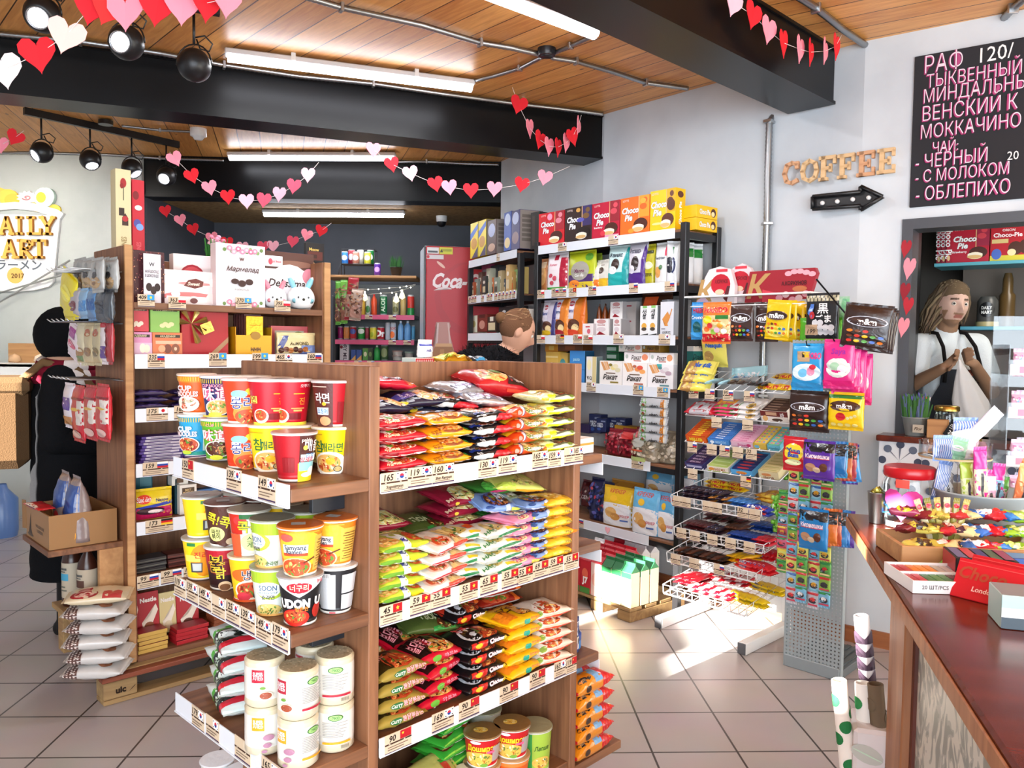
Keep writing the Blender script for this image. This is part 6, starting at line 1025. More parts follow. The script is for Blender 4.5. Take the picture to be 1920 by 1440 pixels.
K((1085,795,1104,812),.2,.1,None,'cookie_box','box','dark violet box at the far left of fifth shelf','2a1a4a');K((1152,800,1205,812),.2,.08,None,'yellow_box','box','flat yellow box behind the red crinkled bags','c8960c')
def crink(cols,n=60,sd=1):q=random.Random(sd);return[('e',q.random()*.9+.05,q.random()*.8+.1,.07,.05,q.choice(cols),q.random()*3)for _ in range(n)]
for i,q in enumerate(((1133,808,1160,856),(1158,808,1186,862),(1184,807,1213,866))):B(q,.05,.1,4,'dried_fruit_bag',ORD[i]+' dark red crinkled bag of sweets on the fifth shelf','7a1424',crink(['a02030','5a0c18','c04050','901828'],60,i)+([rr(.3,.7,.9,.95,'b82020')]if i else[]),seed=50+i)
for i,q in enumerate(((1186,812,1226,872),(1222,812,1262,868))):B(q,.0+.05*i,.1,4,'puffed_rice_bag',('first' if i==0 else 'second')+' clear bag of beige puffed rice on the fifth shelf','a89a84',crink(['c8bca4','8a7c68','d8ccb8','9a8a70'],90,7+i)+([rr(0,0,.7,.16,'a8b870'),('e',.4,.66,.24,.16,'a8a8a0'),rr(.1,.36,.6,.42,'c05030')]if i==0 else[]),seed=55+i)
al=m_pillow('bar_row',.2,.055,.03,'b4b8bc',[rr(0,0,.26,1,'5a9a38'),('e',.13,.5,.06,.2,'8a4028'),rr(.8,0,.92,1,'b8701c'),rr(.92,0,1,1,'d8d0c0'),tt('Alpen',.54,.5,.36,'26262a',b=.04,s=.2,w=.4),rr(.34,.16,.7,.24,'6a6a70')],False,seed=60)
ae,_=RR.at(1229,770,.0)
for k in range(5):put('snack_bar',al,RR.M(ae,.0,1.265-.052*k-.03,0,math.pi/2-.3),ORD[k]+' silver cereal bar from the top, tied in a hanging strip under the wafer boxes','snack bar')
g=G();tube(g,[(ae-.06,.012,1.3),(ae-.062,-.002,1.2),(ae-.06,-.002,1.0)],.0018,'f0ece8',6);tag(g.obj('hanging_cord',PLAST,None,RR.base()),'white plastic cord holding the hanging cereal bars','cord')
for i,q in enumerate(((1100,900,1124,985),(1118,908,1142,988))):B(q,.06,.1,5,'candy_bag',('first' if i==0 else 'second')+' dark blue shiny candy bag on the sixth shelf','1e2450',crink(['2a3878','141838','5a5aa0','a03040'],46,20+i),seed=62+i)
B((1084,905,1106,950),.16,.1,None,'candy_bag','dark red and white candy bag at the far left of sixth shelf','5a2028',[tt('СЕМ',.6,.4,.14,'d8d0d0')]+crink(['7a3030','3a2a30','c0b0b0'],20,4),seed=64)
CRK=lambda c:[rr(0,.52,1,1,c),('e',.5,.54,.6,.08,'e8e8ec'),rr(0,.0,1,.5,'e4e6ea'),('e',.35,.36,.2,.14,'d8a860'),('e',.5,.26,.16,.1,'c89048'),('e',.42,.74,.12,.08,'f0c030'),tt('КРЕКЕР',.5,.92,.09,'d04a40',w=.7),tt('КРЕКЕР',.78,.3,.06,'c04050',w=.3),rr(.66,.16,.9,.2,'4a6ab0')]
B((1127,917,1178,990),.04,.09,5,'cracker_bag','yellow and white cracker bag on the sixth shelf','e0b428',CRK('e4bc20'),seed=66,rot=.1)
B((1180,922,1229,1000),.01,.09,5,'cracker_bag','light blue cracker bag with yellow sun at front of the sixth shelf','6ab0dc',CRK('68b4e0'),seed=67)
B((1228,930,1262,996),.03,.09,5,'cracker_bag','light blue cracker bag beside the post on the sixth shelf','6ab0dc',CRK('5aa8d8'),seed=68)
B((1206,880,1258,938),.2,.08,None,'cracker_bag','light blue cracker bag lying at the back on top of others','7ab8dc',CRK('6ab0d8'),seed=69)
B((1140,906,1200,936),.22,.08,None,'cracker_bag','orange wrapper end of a cracker bag at the back','d89a40',crink(['e0a850','c08030'],20,9),seed=70)
B((1266,868,1300,945),.16,.1,None,'cracker_bag','pale blue bag seen past the post','88b4cc',CRK('78acc8'),seed=71)
PF=Fr(RR.P(.655,-.33,0)[:2],(.633,-.774))
lp=empty('low_pallet',PF.base());tag(lp,'low wooden pallet under the juice cartons at the rack foot','pallet')
for i in range(4):part('deck_board',PALLET,[(-.03,.0+.13*i,.06,.57,.1+.13*i,.08)],lp,.003)
for x in(-.03,.25,.47):part('foot_block',PALLET,[(x,.0,0,x+.1,.49,.058)],lp,.003)
def carton(w,h,body,cap,it,name):
    g=G();box(g,-w/2,0,0,w/2,w,h,body,b=.002);t=h*.2
    g.add([(-w/2,0,h),(w/2,0,h),(w/2,w,h),(-w/2,w,h),(-w/2,w/2,h+t),(w/2,w/2,h+t)],[(0,1,5,4),(2,3,4,5),(0,4,3),(1,2,5)],cap)
    box(g,-w/2,w/2-.003,h+t-.004,w/2,w/2+.003,h+t+.014,cap)
    art(g,flat((-w/2,0,0),(1,0,0),(0,0,1),(0,-1,0)),w,h,it,9,.002)
    return g.mesh(name,CARD)
jw=carton(.085,.2,'f0efec','e8e8ec',[rr(0,.7,1,.94,'2a9a4a'),tt('Добрый',.5,.82,.12,W,w=.8),('e',.5,.5,.22,.1,'d83a4a'),('e',.3,.3,.2,.12,'b02838'),('e',.65,.26,.2,.12,'6a2a50'),('e',.5,.12,.3,.08,'c84a3a')],'juice_carton')
jr_=carton(.085,.2,'c41e30','b81a2c',[('e',.5,.6,.3,.16,'e86a50'),tt('J7',.5,.4,.18,W,b=.05),rr(0,0,1,.18,'4a8a3a')],'juice_carton_red')
jg=carton(.074,.2,'e8d8b0','2a7a48',[rr(0,.84,1,1,'1f6a3a'),('e',.5,.4,.3,.2,'e0c890')],'juice_carton_green')
ROW=('front','second-row','third-row','fourth-row','fifth-row','rear')
jb=carton(.085,.2,'f0d0c8','c82030',[('e',.5,.5,.4,.2,'f0b0a0')],'juice_carton_pale')
for r in range(6):put('juice_carton',jw,PF.M(.02,.002+.088*r,.0815),ROW[r]+' white juice carton with green band, outermost line on the low pallet','juice carton')
for r in range(6):put('juice_carton',jr_ if r<5 else jw,PF.M(.11,.002+.088*r,.0815),ROW[r]+' juice carton in the second line on low pallet, counted from the aisle','juice carton')
for r in range(6):
    for c in(0,1):put('juice_carton',jr_ if r<4 and c==0 else jb if r<4 else jw,PF.M(.2+.09*c,.002+.088*r,.0815),ROW[r]+' juice carton, '+('third' if c==0 else 'fourth')+' line of the sunlit block on the low pallet','juice carton')
for r in range(3):
    for c in range(3):put('juice_carton',jg,PF.M(.377+.078*c,.002+.083*r,.0815),ROW[r]+' tall cream carton with green top, '+ORD[c]+' in its row at the rack foot','juice carton')
CER=lambda c1,c2:[rr(0,.6,1,.92,c1),('e',.5,.42,.4,.18,c2),('e',.5,.2,.4,.12,'e8d8b0'),tt('Nesquik',.5,.8,.1,W,w=.8,b=.03)]
for q,c,it,lab in(((882,418,896,484),'e8d020',[('p',[(0,.5),(1,.8),(1,.95),(0,.7)],'2a5ab8'),('e',.5,.4,.4,.16,'c89030'),('p',[(.2,0),(1,0),(1,.3)],'3a2a5a')],'first yellow cereal box at the end of upper shelf'),((897,413,911,480),'e8d020',[('p',[(0,.5),(1,.8),(1,.95),(0,.7)],'2a5ab8'),('e',.5,.4,.4,.16,'c89030'),('p',[(.2,0),(1,0),(1,.3)],'3a2a5a')],'second yellow cereal box on the upper shelf'),((914,413,930,477),'4a2420',[('e',.5,.7,.4,.2,'a8b0d8'),('e',.5,.2,.4,.12,'c8a088')],'brown cereal box on the upper shelf'),((945,398,958,470),'2a50a8',[('e',.5,.8,.4,.16,'c8d8f4'),('e',.5,.2,.4,.14,'e0c890')],'blue cereal box on the upper shelf'),((959,395,974,468),'3a3468',[('e',.5,.8,.4,.16,'b8c0e0'),('e',.5,.3,.4,.16,'8a7078')],'violet-brown cereal box on the upper shelf')):
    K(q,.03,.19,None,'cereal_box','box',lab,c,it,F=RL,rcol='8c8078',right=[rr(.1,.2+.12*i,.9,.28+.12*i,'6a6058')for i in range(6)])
q_=random.Random(8)
for i in range(13):
    x=882+i*7.4;tall=(28,34,46,38,52,34,34,46,30,56,42,46,50)[i];c=['a8502c','8a9088','6a4a3c','2e2c2a','b8b8a0','d0703a','8a9484','b09c74','4a5a6a','c8a468','b08a50','8ab070','b09858'][i]
    K((x,558-tall-i*.6,x+6.8,558-i*.6),.03+.02*(i%3),.06,None,'tea_tin','tea box',ORD[i]+' small tea box in the row beside the fridge' if i<12 else 'last small tea box in row beside the fridge',c,[('e',.5,.7,.3,.08,'e8e0d0'),rr(.15,.2,.85,.5,q_.choice(['4a3a2a','d8c8a0','6a7a5a','c86a30']))],F=RL)
for i,x in enumerate((903,920,935,948)):K((x,496+i*2,x+13,520+i*2),.1,.06,None,'tea_tin','tea box',ORD[i]+' tea box stacked high at the back of the fridge-side rack',['a04060','34383a','3a3a40','c8b078'][i],[rr(.2,.4,.8,.6,'888')],F=RL)
for q,c,it,lab in(((881,592,895,624),'e0dcc8',[('e',.5,.5,.3,.2,'b8b070')],'white sachet box on the shelf by the fur collar'),((895,590,913,622),'7a2c20',[('e',.5,.4,.3,.26,'c89080'),rr(.2,.8,.8,1,'4a1a14')],'dark red syrup box on the shelf by the fur collar'),((914,594,930,622),'3a2c24',[rr(.1,.1,.9,.6,'d8c8a0'),rr(.3,.7,.7,1,'e8e0d0')],'small dark bottle with cream label on shelf by the fur collar'),((935,575,970,620),'1a1a1c',[('e',.3,.8,.1,.06,'d8d8d8')],'black appliance box behind the woman'),((970,580,992,600),'d8d0c4',[],'pale tub behind the woman')):K(q,.05,.09,None,'syrup_box','box',lab,c,it,F=RL)
# ================================================================== white wire candy rack
WF=Fr((.80,4.46),(.694,-.72));WW=.60;WD=.50
cr=empty('candy_rack',WF.base());tag(cr,'white wire candy rack with sloping shelves and baskets against the wall','rack')
WH='e6e8ea'
for x in(.03,WW-.05):
    part('base_foot',PAINT,[(x,.0,0,x+.05,WD,.062)],cr,.004,'e2e4e6');part('foot_cap',PLAST,[(x+.002,-.004,.002,x+.048,0,.06)],cr,.001,'5a5c60');part('upright',PAINT,[(x+.005,WD-.045,.06,x+.045,WD-.01,1.9)],cr,.002,'d4d8da')
part('crossbar',PAINT,[(.08,WD-.03,.1,WW-.05,WD-.015,.62)],cr,.002,'cfd4d6')
def wire(par,name,lines,r=.0028,col=WH):
    g=G()
    for l in lines:tube(g,l,r if len(l)<2 or True else r,col,5)
    return g.obj(name,PAINT,par)
def quad(F,pa,pb,db):
    "front rim between two photo points at depth db; dd = depth"
    (a0,z0),(a1,z1)=F.at(*pa,db),F.at(*pb,db);return a0,a1,(z0+z1)/2
SHELF=[]
def basket(pa,pb,df,dd,hgt,slope,tags,name='wire_basket'):
    a0,a1,z=quad(WF,pa,pb,df);d1=df+dd;zb=z+slope
    P=lambda a,t,h:(a,df+(d1-df)*t,z+(zb-z)*t+h)
    L=[[P(a0,0,0),P(a1,0,0),P(a1,1,0),P(a0,1,0),P(a0,0,0)]];low=-hgt
    if hgt>.02:
        L.append([P(a0+.01,.02,low),P(a1-.01,.02,low),P(a1-.01,.98,low),P(a0+.01,.98,low),P(a0+.01,.02,low)])
        n=11
        for i in range(n+1):
            a=a0+(a1-a0)*i/n;L.append([P(a,0,0),P(a,.015,low),P(a,.98,low),P(a,1,0)])
        for i in range(7):t=i/6;L.append([P(a0,t,0),P(a0+.008,t,low),P(a1-.008,t,low),P(a1,t,0)])
    else:
        for i in range(11):a=a0+(a1-a0)*i/10;L.append([P(a,0,0),P(a,1,0)])
    b=wire(cr,name,L,.0026)
    for(x,pr,fl)in tags:
        link('price_tag',tagmesh(.062,.06,pr,fl,''),b,Matrix.Translation((a0+(a1-a0)*x,df-.006,z-.058)))
    SHELF.append((a0,a1,z+low,df,dd,slope));return SHELF[-1]
sA=basket((1290,718),(1468,748),.12,.24,.012,.09,[(.02,'63','ru'),(.2,'','ru'),(.4,'95','ru'),(.62,'','ru')],'wire_shelf')
sB=basket((1285,776),(1480,796),.12,.22,.012,.09,[(.28,'',''),(.58,'','')],'wire_shelf')
sC=basket((1284,824),(1460,852),.1,.21,.012,.1,[(.04,'','ru'),(.26,'',''),(.4,'','ru'),(.54,'',''),(.68,'32','')],'wire_shelf')
sD=basket((1283,875),(1462,905),.1,.22,.012,.09,[(.05,'',''),(.62,'','de')],'wire_shelf')
sE=basket((1258,926),(1428,960),.02,.36,.05,.06,[(.03,'',''),(.13,'',''),(.38,'',''),(.48,'',''),(.76,'32',''),(.88,'','')])
sF=basket((1264,984),(1432,1026),.02,.38,.045,.06,[(.04,'',''),(.2,'',''),(.4,'',''),(.6,'',''),(.8,'','')])
sG=basket((1250,1032),(1418,1078),.0,.38,.05,.06,[(.06,'',''),(.28,'',''),(.56,'','ru')])
sH=basket((1243,1094),(1400,1140),-.03,.42,.05,.06,[])
def inb(s,a,t,up=0.0):return s[0]+(s[1]-s[0])*a,s[3]+s[4]*t,s[2]+s[5]*t+.004+up
def wput(s,me,a,t,up,rot,label,nm,cat,tx=0):
    x,d,z=inb(s,a,t,up);return put(nm,me,WF.M(x,d,z,rot,math.atan2(s[5],s[4])+tx,0),label,cat)
BARS={}
def cbar(key,col,it,L=.13,w=.036,t=.018,ends=None):
    if key not in BARS:BARS[key]=m_pillow('bar_'+key,L,w,t,col,it,False,ends=ends or col,seed=len(BARS)+90,nl=8,na=14)
    return BARS[key]
def white(txt,**k):return tt(txt,.5,.5,.42,'f0f0f4',b=.05,w=.7,**k)
cbar('snick','3a2430',[rr(.14,.2,.86,.8,'2a3a8a'),white('SNICKERS')]);cbar('snick2','b87a2c',[rr(.14,.2,.86,.8,'2a3a8a'),white('SNICKERS')]);cbar('milky','4a88d0',[rr(.2,.2,.8,.8,'6aa8e4'),white('Milky',s=.2)]);cbar('bounty','a8d8e4',[('p',[(0,0),(.6,0),(.5,.5),(0,.5)],'3a78b4'),white('BOUNTY')],.19,.06,.024);cbar('twix','4a3428',[('p',[(.0,0),(.4,0),(.4,1),(0,1)],'b08a60'),tt('TWIX',.5,.5,.5,'c8a880',b=.06,w=.7)],.18,.05,.022);cbar('mars','2a2024',[('e',.5,.5,.3,.3,'6a3a20'),tt('MARS',.5,.5,.4,'b03a2a',b=.04)])
cbar('nuts','f0c818',[tt('NUTS',.6,.5,.45,'c82028',b=.06),('e',.2,.4,.1,.3,'8a4a20')],.15,.05,.024);cbar('choc','2e1a14',[rr(.1,.2,.9,.7,'5a3020'),tt('picnic',.5,.5,.3,'c89a60')]);cbar('choc2','6a3a24',[rr(.1,.2,.9,.7,'8a5030')]);cbar('cherry','5a2024',[tt('ALPEN',.5,.5,.4,'d88a90',b=.04)]);cbar('bluebar','2048a0',[('p',[(.1,.2),(.5,.7),(.9,.3),(.5,.4)],'a8c8ec'),tt('Twist',.5,.5,.3,'e0ecf8',s=.3)]);cbar('redbar','d81c34',[('p',[(.1,.2),(.5,.7),(.9,.3),(.5,.4)],'f0a8b8')]);cbar('kit','c81428',[('e',.5,.5,.34,.34,W),tt('KitKat',.5,.5,.34,'c81428',s=.2,b=.04)]);cbar('kitw','f0dcdc',[tt('KitKat',.5,.5,.4,'c81428',s=.2,b=.04),rr(0,0,.15,1,'c81428')]);cbar('yel','e8cc18',[tt('Nesquik',.5,.5,.3,'2a4a9a',b=.03),rr(0,0,1,.15,'7a7a18')],.15,.05,.022);cbar('mm','1e3fb0',[tt('m&m',.5,.5,.4,W,b=.05,o='3a1a14'),('e',.8,.5,.1,.3,'c83a30')],.13,.05,.026);cbar('nutsy','e8b010',[tt('Nuts',.45,.5,.4,'c8203a',b=.05,s=.2),rr(0,0,.2,1,'d0cc40')],.15,.05,.024);cbar('gold','d89018',[('e',.5,.5,.3,.3,'f0c848')],.15,.06,.024);cbar('redpack','d01824',[rr(.3,.3,.7,.7,'e8e0e4'),tt('крем',.5,.5,.3,'2a6ab0')],.14,.06,.03);cbar('redbox','8c0f1c',[rr(.2,.3,.6,.6,'c8c8d0'),('e',.8,.5,.1,.3,'e0b0a0')],.2,.07,.02)
HP=math.pi/2
def bars(s,keys,n,a0,a1,t,label,up=0,rot=-HP,nm='chocolate_bar',cat='chocolate bar'):
    deep=s in(sE,sF,sG,sH)
    for k in range(n):
        a=a0+(a1-a0)*(k+.5)/n;key=keys[k%len(keys)]
        for l in((0,1)if deep else(0,)):
            wput(s,BARS[key],a,t,up+.022*l,rot+R.uniform(-.06,.06),(('upper ' if l else 'lower ')if deep else '')+(ORD[k]+' ' if n>1 else '')+label,nm,cat)
bars(sE,['snick'],4,.02,.34,.36,'dark caramel bar with blue name panel, left group of the top basket');bars(sE,['snick2','snick','snick2'],3,.36,.56,.36,'amber-ended caramel bar in middle of the top basket');bars(sE,['milky'],4,.57,.82,.36,'light blue bar in the top basket');bars(sE,['snick'],6,.02,.5,.4,'caramel bar in the lower layer of the top basket',up=-.0+.02)
bars(sE,['mm'],2,.84,.98,.16,'blue candy packet at the right front of the top basket',rot=-.3);bars(sE,['gold'],2,.86,1.0,.55,'golden packet at the right of the top basket',rot=-.2,up=.02);bars(sE,['gold'],2,.86,.98,.85,'orange-brown packet in rear corner of the top basket',rot=-.1)
bars(sE,['nuts'],2,.1,.5,.86,'yellow bar lying along the back of the top basket',rot=-.15,up=.01)
bars(sF,['cherry'],5,.02,.3,.35,'cherry-brown bar in the second basket');bars(sF,['snick'],3,.3,.44,.3,'dark bar beside the cherry ones in the second basket');bars(sF,['choc2'],4,.44,.6,.5,'brown bar in the middle of the second basket');bars(sF,['bluebar'],7,.56,.86,.3,'blue twisted bar, front row of the second basket');bars(sF,['bluebar'],6,.62,.96,.76,'blue twisted bar, rear row of the second basket');bars(sF,['redbar'],4,.84,1.0,.28,'bright red bar in the right corner of the second basket');bars(sF,['cherry','choc'],5,.04,.5,.8,'brown bar in the rear row of the second basket')
bars(sG,['choc'],7,.03,.6,.78,'dark brown bar in the rear row of the third basket',up=.01);bars(sG,['choc2','choc'],8,.02,.6,.3,'brown bar in front row of the third basket');bars(sG,['nutsy'],3,.62,.78,.45,'yellow bar with red letters in the third basket',rot=-HP-.3,up=.01);bars(sG,['redpack'],5,.76,1.0,.3,'red packet at front right of the third basket',rot=-.4);bars(sG,['redpack'],4,.8,1.0,.7,'red packet at rear right of the third basket',rot=-.6,up=.01)
bars(sH,['redbox'],3,.02,.28,.45,'dark red flat pack in the lowest basket',up=.01);bars(sH,['kit','kitw'],7,.26,.72,.72,'red wafer bar in the rear row of the lowest basket',up=.012);bars(sH,['kitw','kit'],8,.22,.74,.3,'white and red wafer bar in the sunlit front row',up=.0);bars(sH,['yel'],4,.74,1.0,.32,'yellow bar at the right of the lowest basket',rot=-.4);bars(sH,['yel'],3,.78,1.0,.74,'yellow bar at the rear right of the lowest basket',rot=-.3)
def tray(s,a,w,dpt,col,it,fill,n,label,t=.08,h=.03,flabel=''):
    x,d,z=inb(s,a,t);e=empty('counter_box',WF.M(x,d,z+.0015,0,math.atan2(s[5],s[4])));tag(e,label,'display box')
    g=G()
    for q in((-w/2,0,0,w/2,.003,h),(-w/2,dpt-.003,0,w/2,dpt,h*1.3),(-w/2,0,0,-w/2+.003,dpt,h*1.1),(w/2-.003,0,0,w/2,dpt,h*1.1),(-w/2,0,0,w/2,dpt,.003)):box(g,*q,col)
    art(g,flat((-w/2,0,0),(1,0,0),(0,0,1),(0,-1,0)),w,h,it,9,.0004);g.obj('tray',CARD,e)
    lw=dpt-.014;k=('tr',fill,round(lw,3),round(w,3))
    for i in range(n):
        wb=(dpt-.012)/n
        if k not in BARS:BARS[k]=m_box('stick',w-.012,wb*.9,h*.95,FILL[fill][0],FILL[fill][1],tcol=FILL[fill][0],top=FILL[fill][1])
        o=link('candy_stick',BARS[k],None,WF.M(x,d,z+.0055,0,math.atan2(s[5],s[4]))@Matrix.Translation((0,.006+wb*i,0)));tag(o,ORD[i]+' '+(flabel or fill)+' in its box, counting from the front','candy')
FILL={'toffee stick':('c8501c',[tt('MELLER',.5,.5,.6,'f4d838',b=.05,w=.8)]),'blue mint stick':('3a78c8',[tt('Mentos',.5,.5,.6,'d8e8f8',b=.05,w=.8)]),'pink chew stick':('e0a8c0',[tt('Fruit-tella',.5,.5,.5,'c04a80',b=.03,w=.8)]),'rainbow chew stick':('7ac8a8',[('e',.2+.2*i,.5,.1,.3,c)for i,c in enumerate(('e86a8a','f0c040','6a9ae0','d85ab0'))]),'pastel chew stick':('e0c860',[('e',.2+.2*i,.5,.1,.3,c)for i,c in enumerate(('d86a9a','6ac0a0','f0a050','7a8ad8'))]),'violet bar':('3a2450',[tt('EXCELL',.5,.5,.5,'c8b0c8',b=.04,w=.8)]),'lime bar':('b8d070',[rr(.1,.3,.9,.5,'d8e8a8')]),'navy bar':('22306a',[('e',.5,.5,.3,.3,'c83a40')]),'cream bar':('d8c890',[rr(.1,.3,.9,.5,'a8a050')]),'brown snack':('3a1c16',[rr(.1,.3,.6,.7,'8a7060')])}
tray(sC,.12,.13,.18,'e0601c',[tt('MELLER',.5,.5,.5,'f4d838',b=.05,w=.7)],'toffee stick',8,'orange-red counter box of toffee sticks',h=.035)
tray(sC,.37,.13,.18,'4a90d8',[tt('MENTOS',.6,.5,.5,'a8d0f0',w=.5),('e',.2,.5,.1,.3,'e8f4ff')],'blue mint stick',8,'blue counter box of mint sticks');tray(sC,.62,.13,.18,'e0b8cc',[tt('Sweet',.5,.5,.5,'c03a80',s=.2),('e',.8,.5,.1,.3,'c83a70')],'pink chew stick',8,'pink counter box of chew sticks')
tray(sC,.80,.075,.18,'d8b84a',[('e',.3,.5,.2,.3,'6ab0d0')],'pastel chew stick',6,'yellow counter box of fruit chews beside the pink one');tray(sC,.94,.07,.18,'6ac0d8',[tt('mamba',.5,.5,.5,'2a7a9a',w=.8)],'rainbow chew stick',6,'turquoise counter box of fruit chews at the end of the shelf')
tray(sD,.1,.12,.2,'3a3a70',[rr(.1,.3,.9,.7,'b0b0d0')],'violet bar',6,'dark violet counter box of bars');tray(sD,.36,.13,.2,'e8e0d0',[('e',.2,.5,.14,.3,'e08a30'),tt('BARS MIX',.6,.5,.5,'b06a30',w=.5),rr(0,.0,1,.16,'a8c050')],'lime bar',5,'white counter box of lime wrapped bars');tray(sD,.61,.13,.2,'58a8dc',[('e',.5,.5,.25,.3,'e09a40'),tt('Corny',.5,.5,.4,'c03020',s=.2)],'navy bar',6,'light blue counter box of navy bars');tray(sD,.88,.11,.2,'e0d4a8',[('e',.4,.6,.25,.2,'d88a50'),tt('Horvath',.5,.25,.3,'7a2020',s=.2)],'cream bar',6,'cream counter box with dark red side',h=.04)
lp_=lambda nm,L,w,t,c,it,s=1:m_pillow(nm,L,w,t,c,it,False,seed=s)
wput(sB,lp_('red_silver',.17,.14,.045,'b81c2c',[rr(.14,.14,.86,.86,'b8b4bc'),rr(.24,.4,.76,.48,'8a4a50')],3),.14,.3,0,.06,'red-edged silver sweet packet at the left of the second wire shelf','sweet_packet','sweet packet')
for k in range(3):wput(sB,lp_('rainbow',.12,.12,.018,'d83a6a',[('p',[(0,.4),(1,.5),(1,.7),(0,.6)],'6ab04a'),('p',[(0,.7),(1,.75),(1,1),(0,1)],'e8a030')],5)if k==0 else D.meshes['rainbow'],.36,.35,.019*k,.1,posn(k,3)+'rainbow-striped chew packet on the second wire shelf','sweet_packet','sweet packet')
for k in range(3):wput(sB,D.meshes.get('sesame')or lp_('sesame',.16,.13,.022,'e8e4e4',[('e',.74,.5,.16,.26,'d8b050'),('e',.74,.5,.1,.16,'8a6a30'),('e',.2,.5,.08,.1,'c83a3a'),('p',[(.3,.1),(.36,.9),(.3,.9)],'6a9a4a')],6),.58,.3+.02*k,.024*k,-.12,posn(k,3)+'white packet with gold sesame picture on second wire shelf','sweet_packet','sweet packet')
tray(sB,.86,.15,.16,'ece4dc',[rr(0,.5,1,1,'6a2424'),rr(.2,.6,.6,.9,'c8a080'),('e',.16,.3,.1,.26,'e0b070'),('e',.6,.2,.2,.14,'4a3428'),tt('바',.8,.66,.3,W)],'brown snack',5,'white and maroon counter box of wrapped snacks',h=.06)
def fat(key,L,w,c,it,sd):return D.meshes.get(key)or m_pillow(key,L,w,.045,c,it,False,seed=sd)
NQ=[rr(0,.0,.4,1,'a87a40'),('e',.3,.5,.16,.2,'c8a860'),tt('Nesquik',.6,.76,.16,'2a5ab0',b=.05,w=.7),('e',.6,.3,.2,.14,'e8d850')]
for k in range(3):wput(sA,fat('cereal_bar_pack',.16,.12,'d8cc60',NQ,7),.06,.15+.1*k,.035*k,.25,posn(k,3)+'yellow cereal sweet pack with blue script, leaning pile on the top wire shelf','sweet_packet','sweet packet',.25)
wput(sA,m_pillow('cereal_upright',.16,.14,.04,'d8cc60',[tt('Nesquik',.55,.8,.14,'2a5ab0',b=.05,w=.7),('e',.3,.4,.2,.2,'b08a50')],True,seed=8),.1,.8,.06,.2,'yellow cereal sweet pack standing up behind the leaning pile','sweet_packet','sweet packet')
bars(sA,['bounty'],2,.12,.42,.4,'pale blue coconut bar lying slantwise on the top wire shelf',rot=-HP+.3);bars(sA,['twix'],2,.38,.56,.4,'brown biscuit bar with pale lettering on the top wire shelf',rot=-HP+.3,up=.004);bars(sA,['mars'],3,.58,.78,.4,'black bar on the top wire shelf',rot=-HP+.3);bars(sA,['nuts'],2,.78,1.0,.25,'yellow nut bar at right of the top wire shelf',rot=-.2);bars(sA,['nuts'],2,.84,1.02,.7,'yellow nut bar further back on the top wire shelf',rot=-.2,up=.012)
a,z=WF.at(1407,692,.36);put('chocolate_bar',BARS['bounty'],WF.M(a,.36,z-.02,.1,HP*.8,-.1),'pale blue coconut bar propped up at the back of top wire shelf','chocolate bar')
part('top_shelf',PAINT,[(.0,.26,1.86,WW+.16,WD,1.87)],cr,.001,WH)
def gift(pts,d,dep,col,it,label,bb,rot=0):
    "boxes with cut corners: outline from photo points on the run's plane"
    P=[WF.at(x,y,d)for x,y in pts];x0=min(p[0]for p in P);x1=max(p[0]for p in P);z0=min(p[1]for p in P);z1=max(p[1]for p in P)
    g=G();prism(g,[(p[0]-x0,p[1]-z0)for p in P],0,dep,col);art(g,flat((0,0,0),(1,0,0),(0,0,1),(0,-1,0)),x1-x0,z1-z0,it,9,.0006)
    put('chocolate_box',g.mesh('chocolate_box',CARD),WF.M(x0,d,z0-.0,rot),label,'box')
KF=lambda c:[tt('К',.24,.4,.5,'b8925a',b=.03,s=.25),('e',.62,.55,.26,.26,'c01a30'),tt('А.КОРКУНОВ',.64,.62,.09,'3a1418',w=.34),('e',.6,.36,.12,.07,'e8c8a8'),('e',.14,.12,.16,.1,'e8c8e0'),('p',[(.7,.2),(.8,.5),(.88,.5),(.8,.1)],'5a2028'),rr(.5,.86,.8,.93,'d83a4a')]
gift([(x+34,y-3)for x,y in[(1308,568),(1380,570),(1380,520),(1372,505),(1358,497),(1340,506),(1318,540)]],.36,.03,'e4d4d8',KF(0),'cut-corner white and red chocolate box partly behind its twin on the rack top',0)
gift([(1308,568),(1376,574),(1378,535),(1370,505),(1350,500),(1330,506),(1312,540)],.32,.03,'ece0e4',KF(0),'cut-corner white and red chocolate box at the left end of the rack top',0)
gift([(1396,568),(1517,560),(1532,512),(1528,502),(1406,510)],.3,.03,'9c1c2c',[tt('К',.2,.5,.7,'b8925a',b=.03,s=.25),('p',[(.26,.0),(.5,.0),(.42,.3),(.26,.4)],'c83a4a')]+[('e',.5+.09*i,.12+.1*math.sin(i*2),.05,.1,['e8a0b0','f0c8cc'][i%2])for i in range(6)]+[('e',.62+.08*i,.86+.06*math.sin(i),.05,.08,'e8a8b4')for i in range(5)]+[tt('А.КОРКУНОВ',.7,.56,.12,'2a1014',w=.34),('e',.78,.38,.1,.09,'b86a40')],'long dark red chocolate box with blossoms and golden initial on rack top',0)
for zt in(1.78,):
    g=G();a0=WF.at(1310,562,.2)[0];a1=WF.at(1530,560,.2)[0]
    tube(g,[(a0,.46,zt+.02),(a0,.12,zt+.02),(a0+.02,.1,zt+.02),(a1,.1,zt+.02),(a1+.02,.12,zt+.02),(a1+.02,.46,zt+.02)],.003,WH,6);g.obj('hanging_rail',PAINT,cr)
def hbag(q,col,it,label,d=.1,th=.03,rot=0,ty=0,sd=1,F=WF,hk=True,nm='sweet_bag',**k):
    a,w,z,h=pxb(F,q,d);o=put(nm,m_pillow(nm,h,w,th,col,it,True,False,seed=sd,wr=.004,**k),F.M(a,d,z,rot,0,ty),label,'sweet bag')
    return o
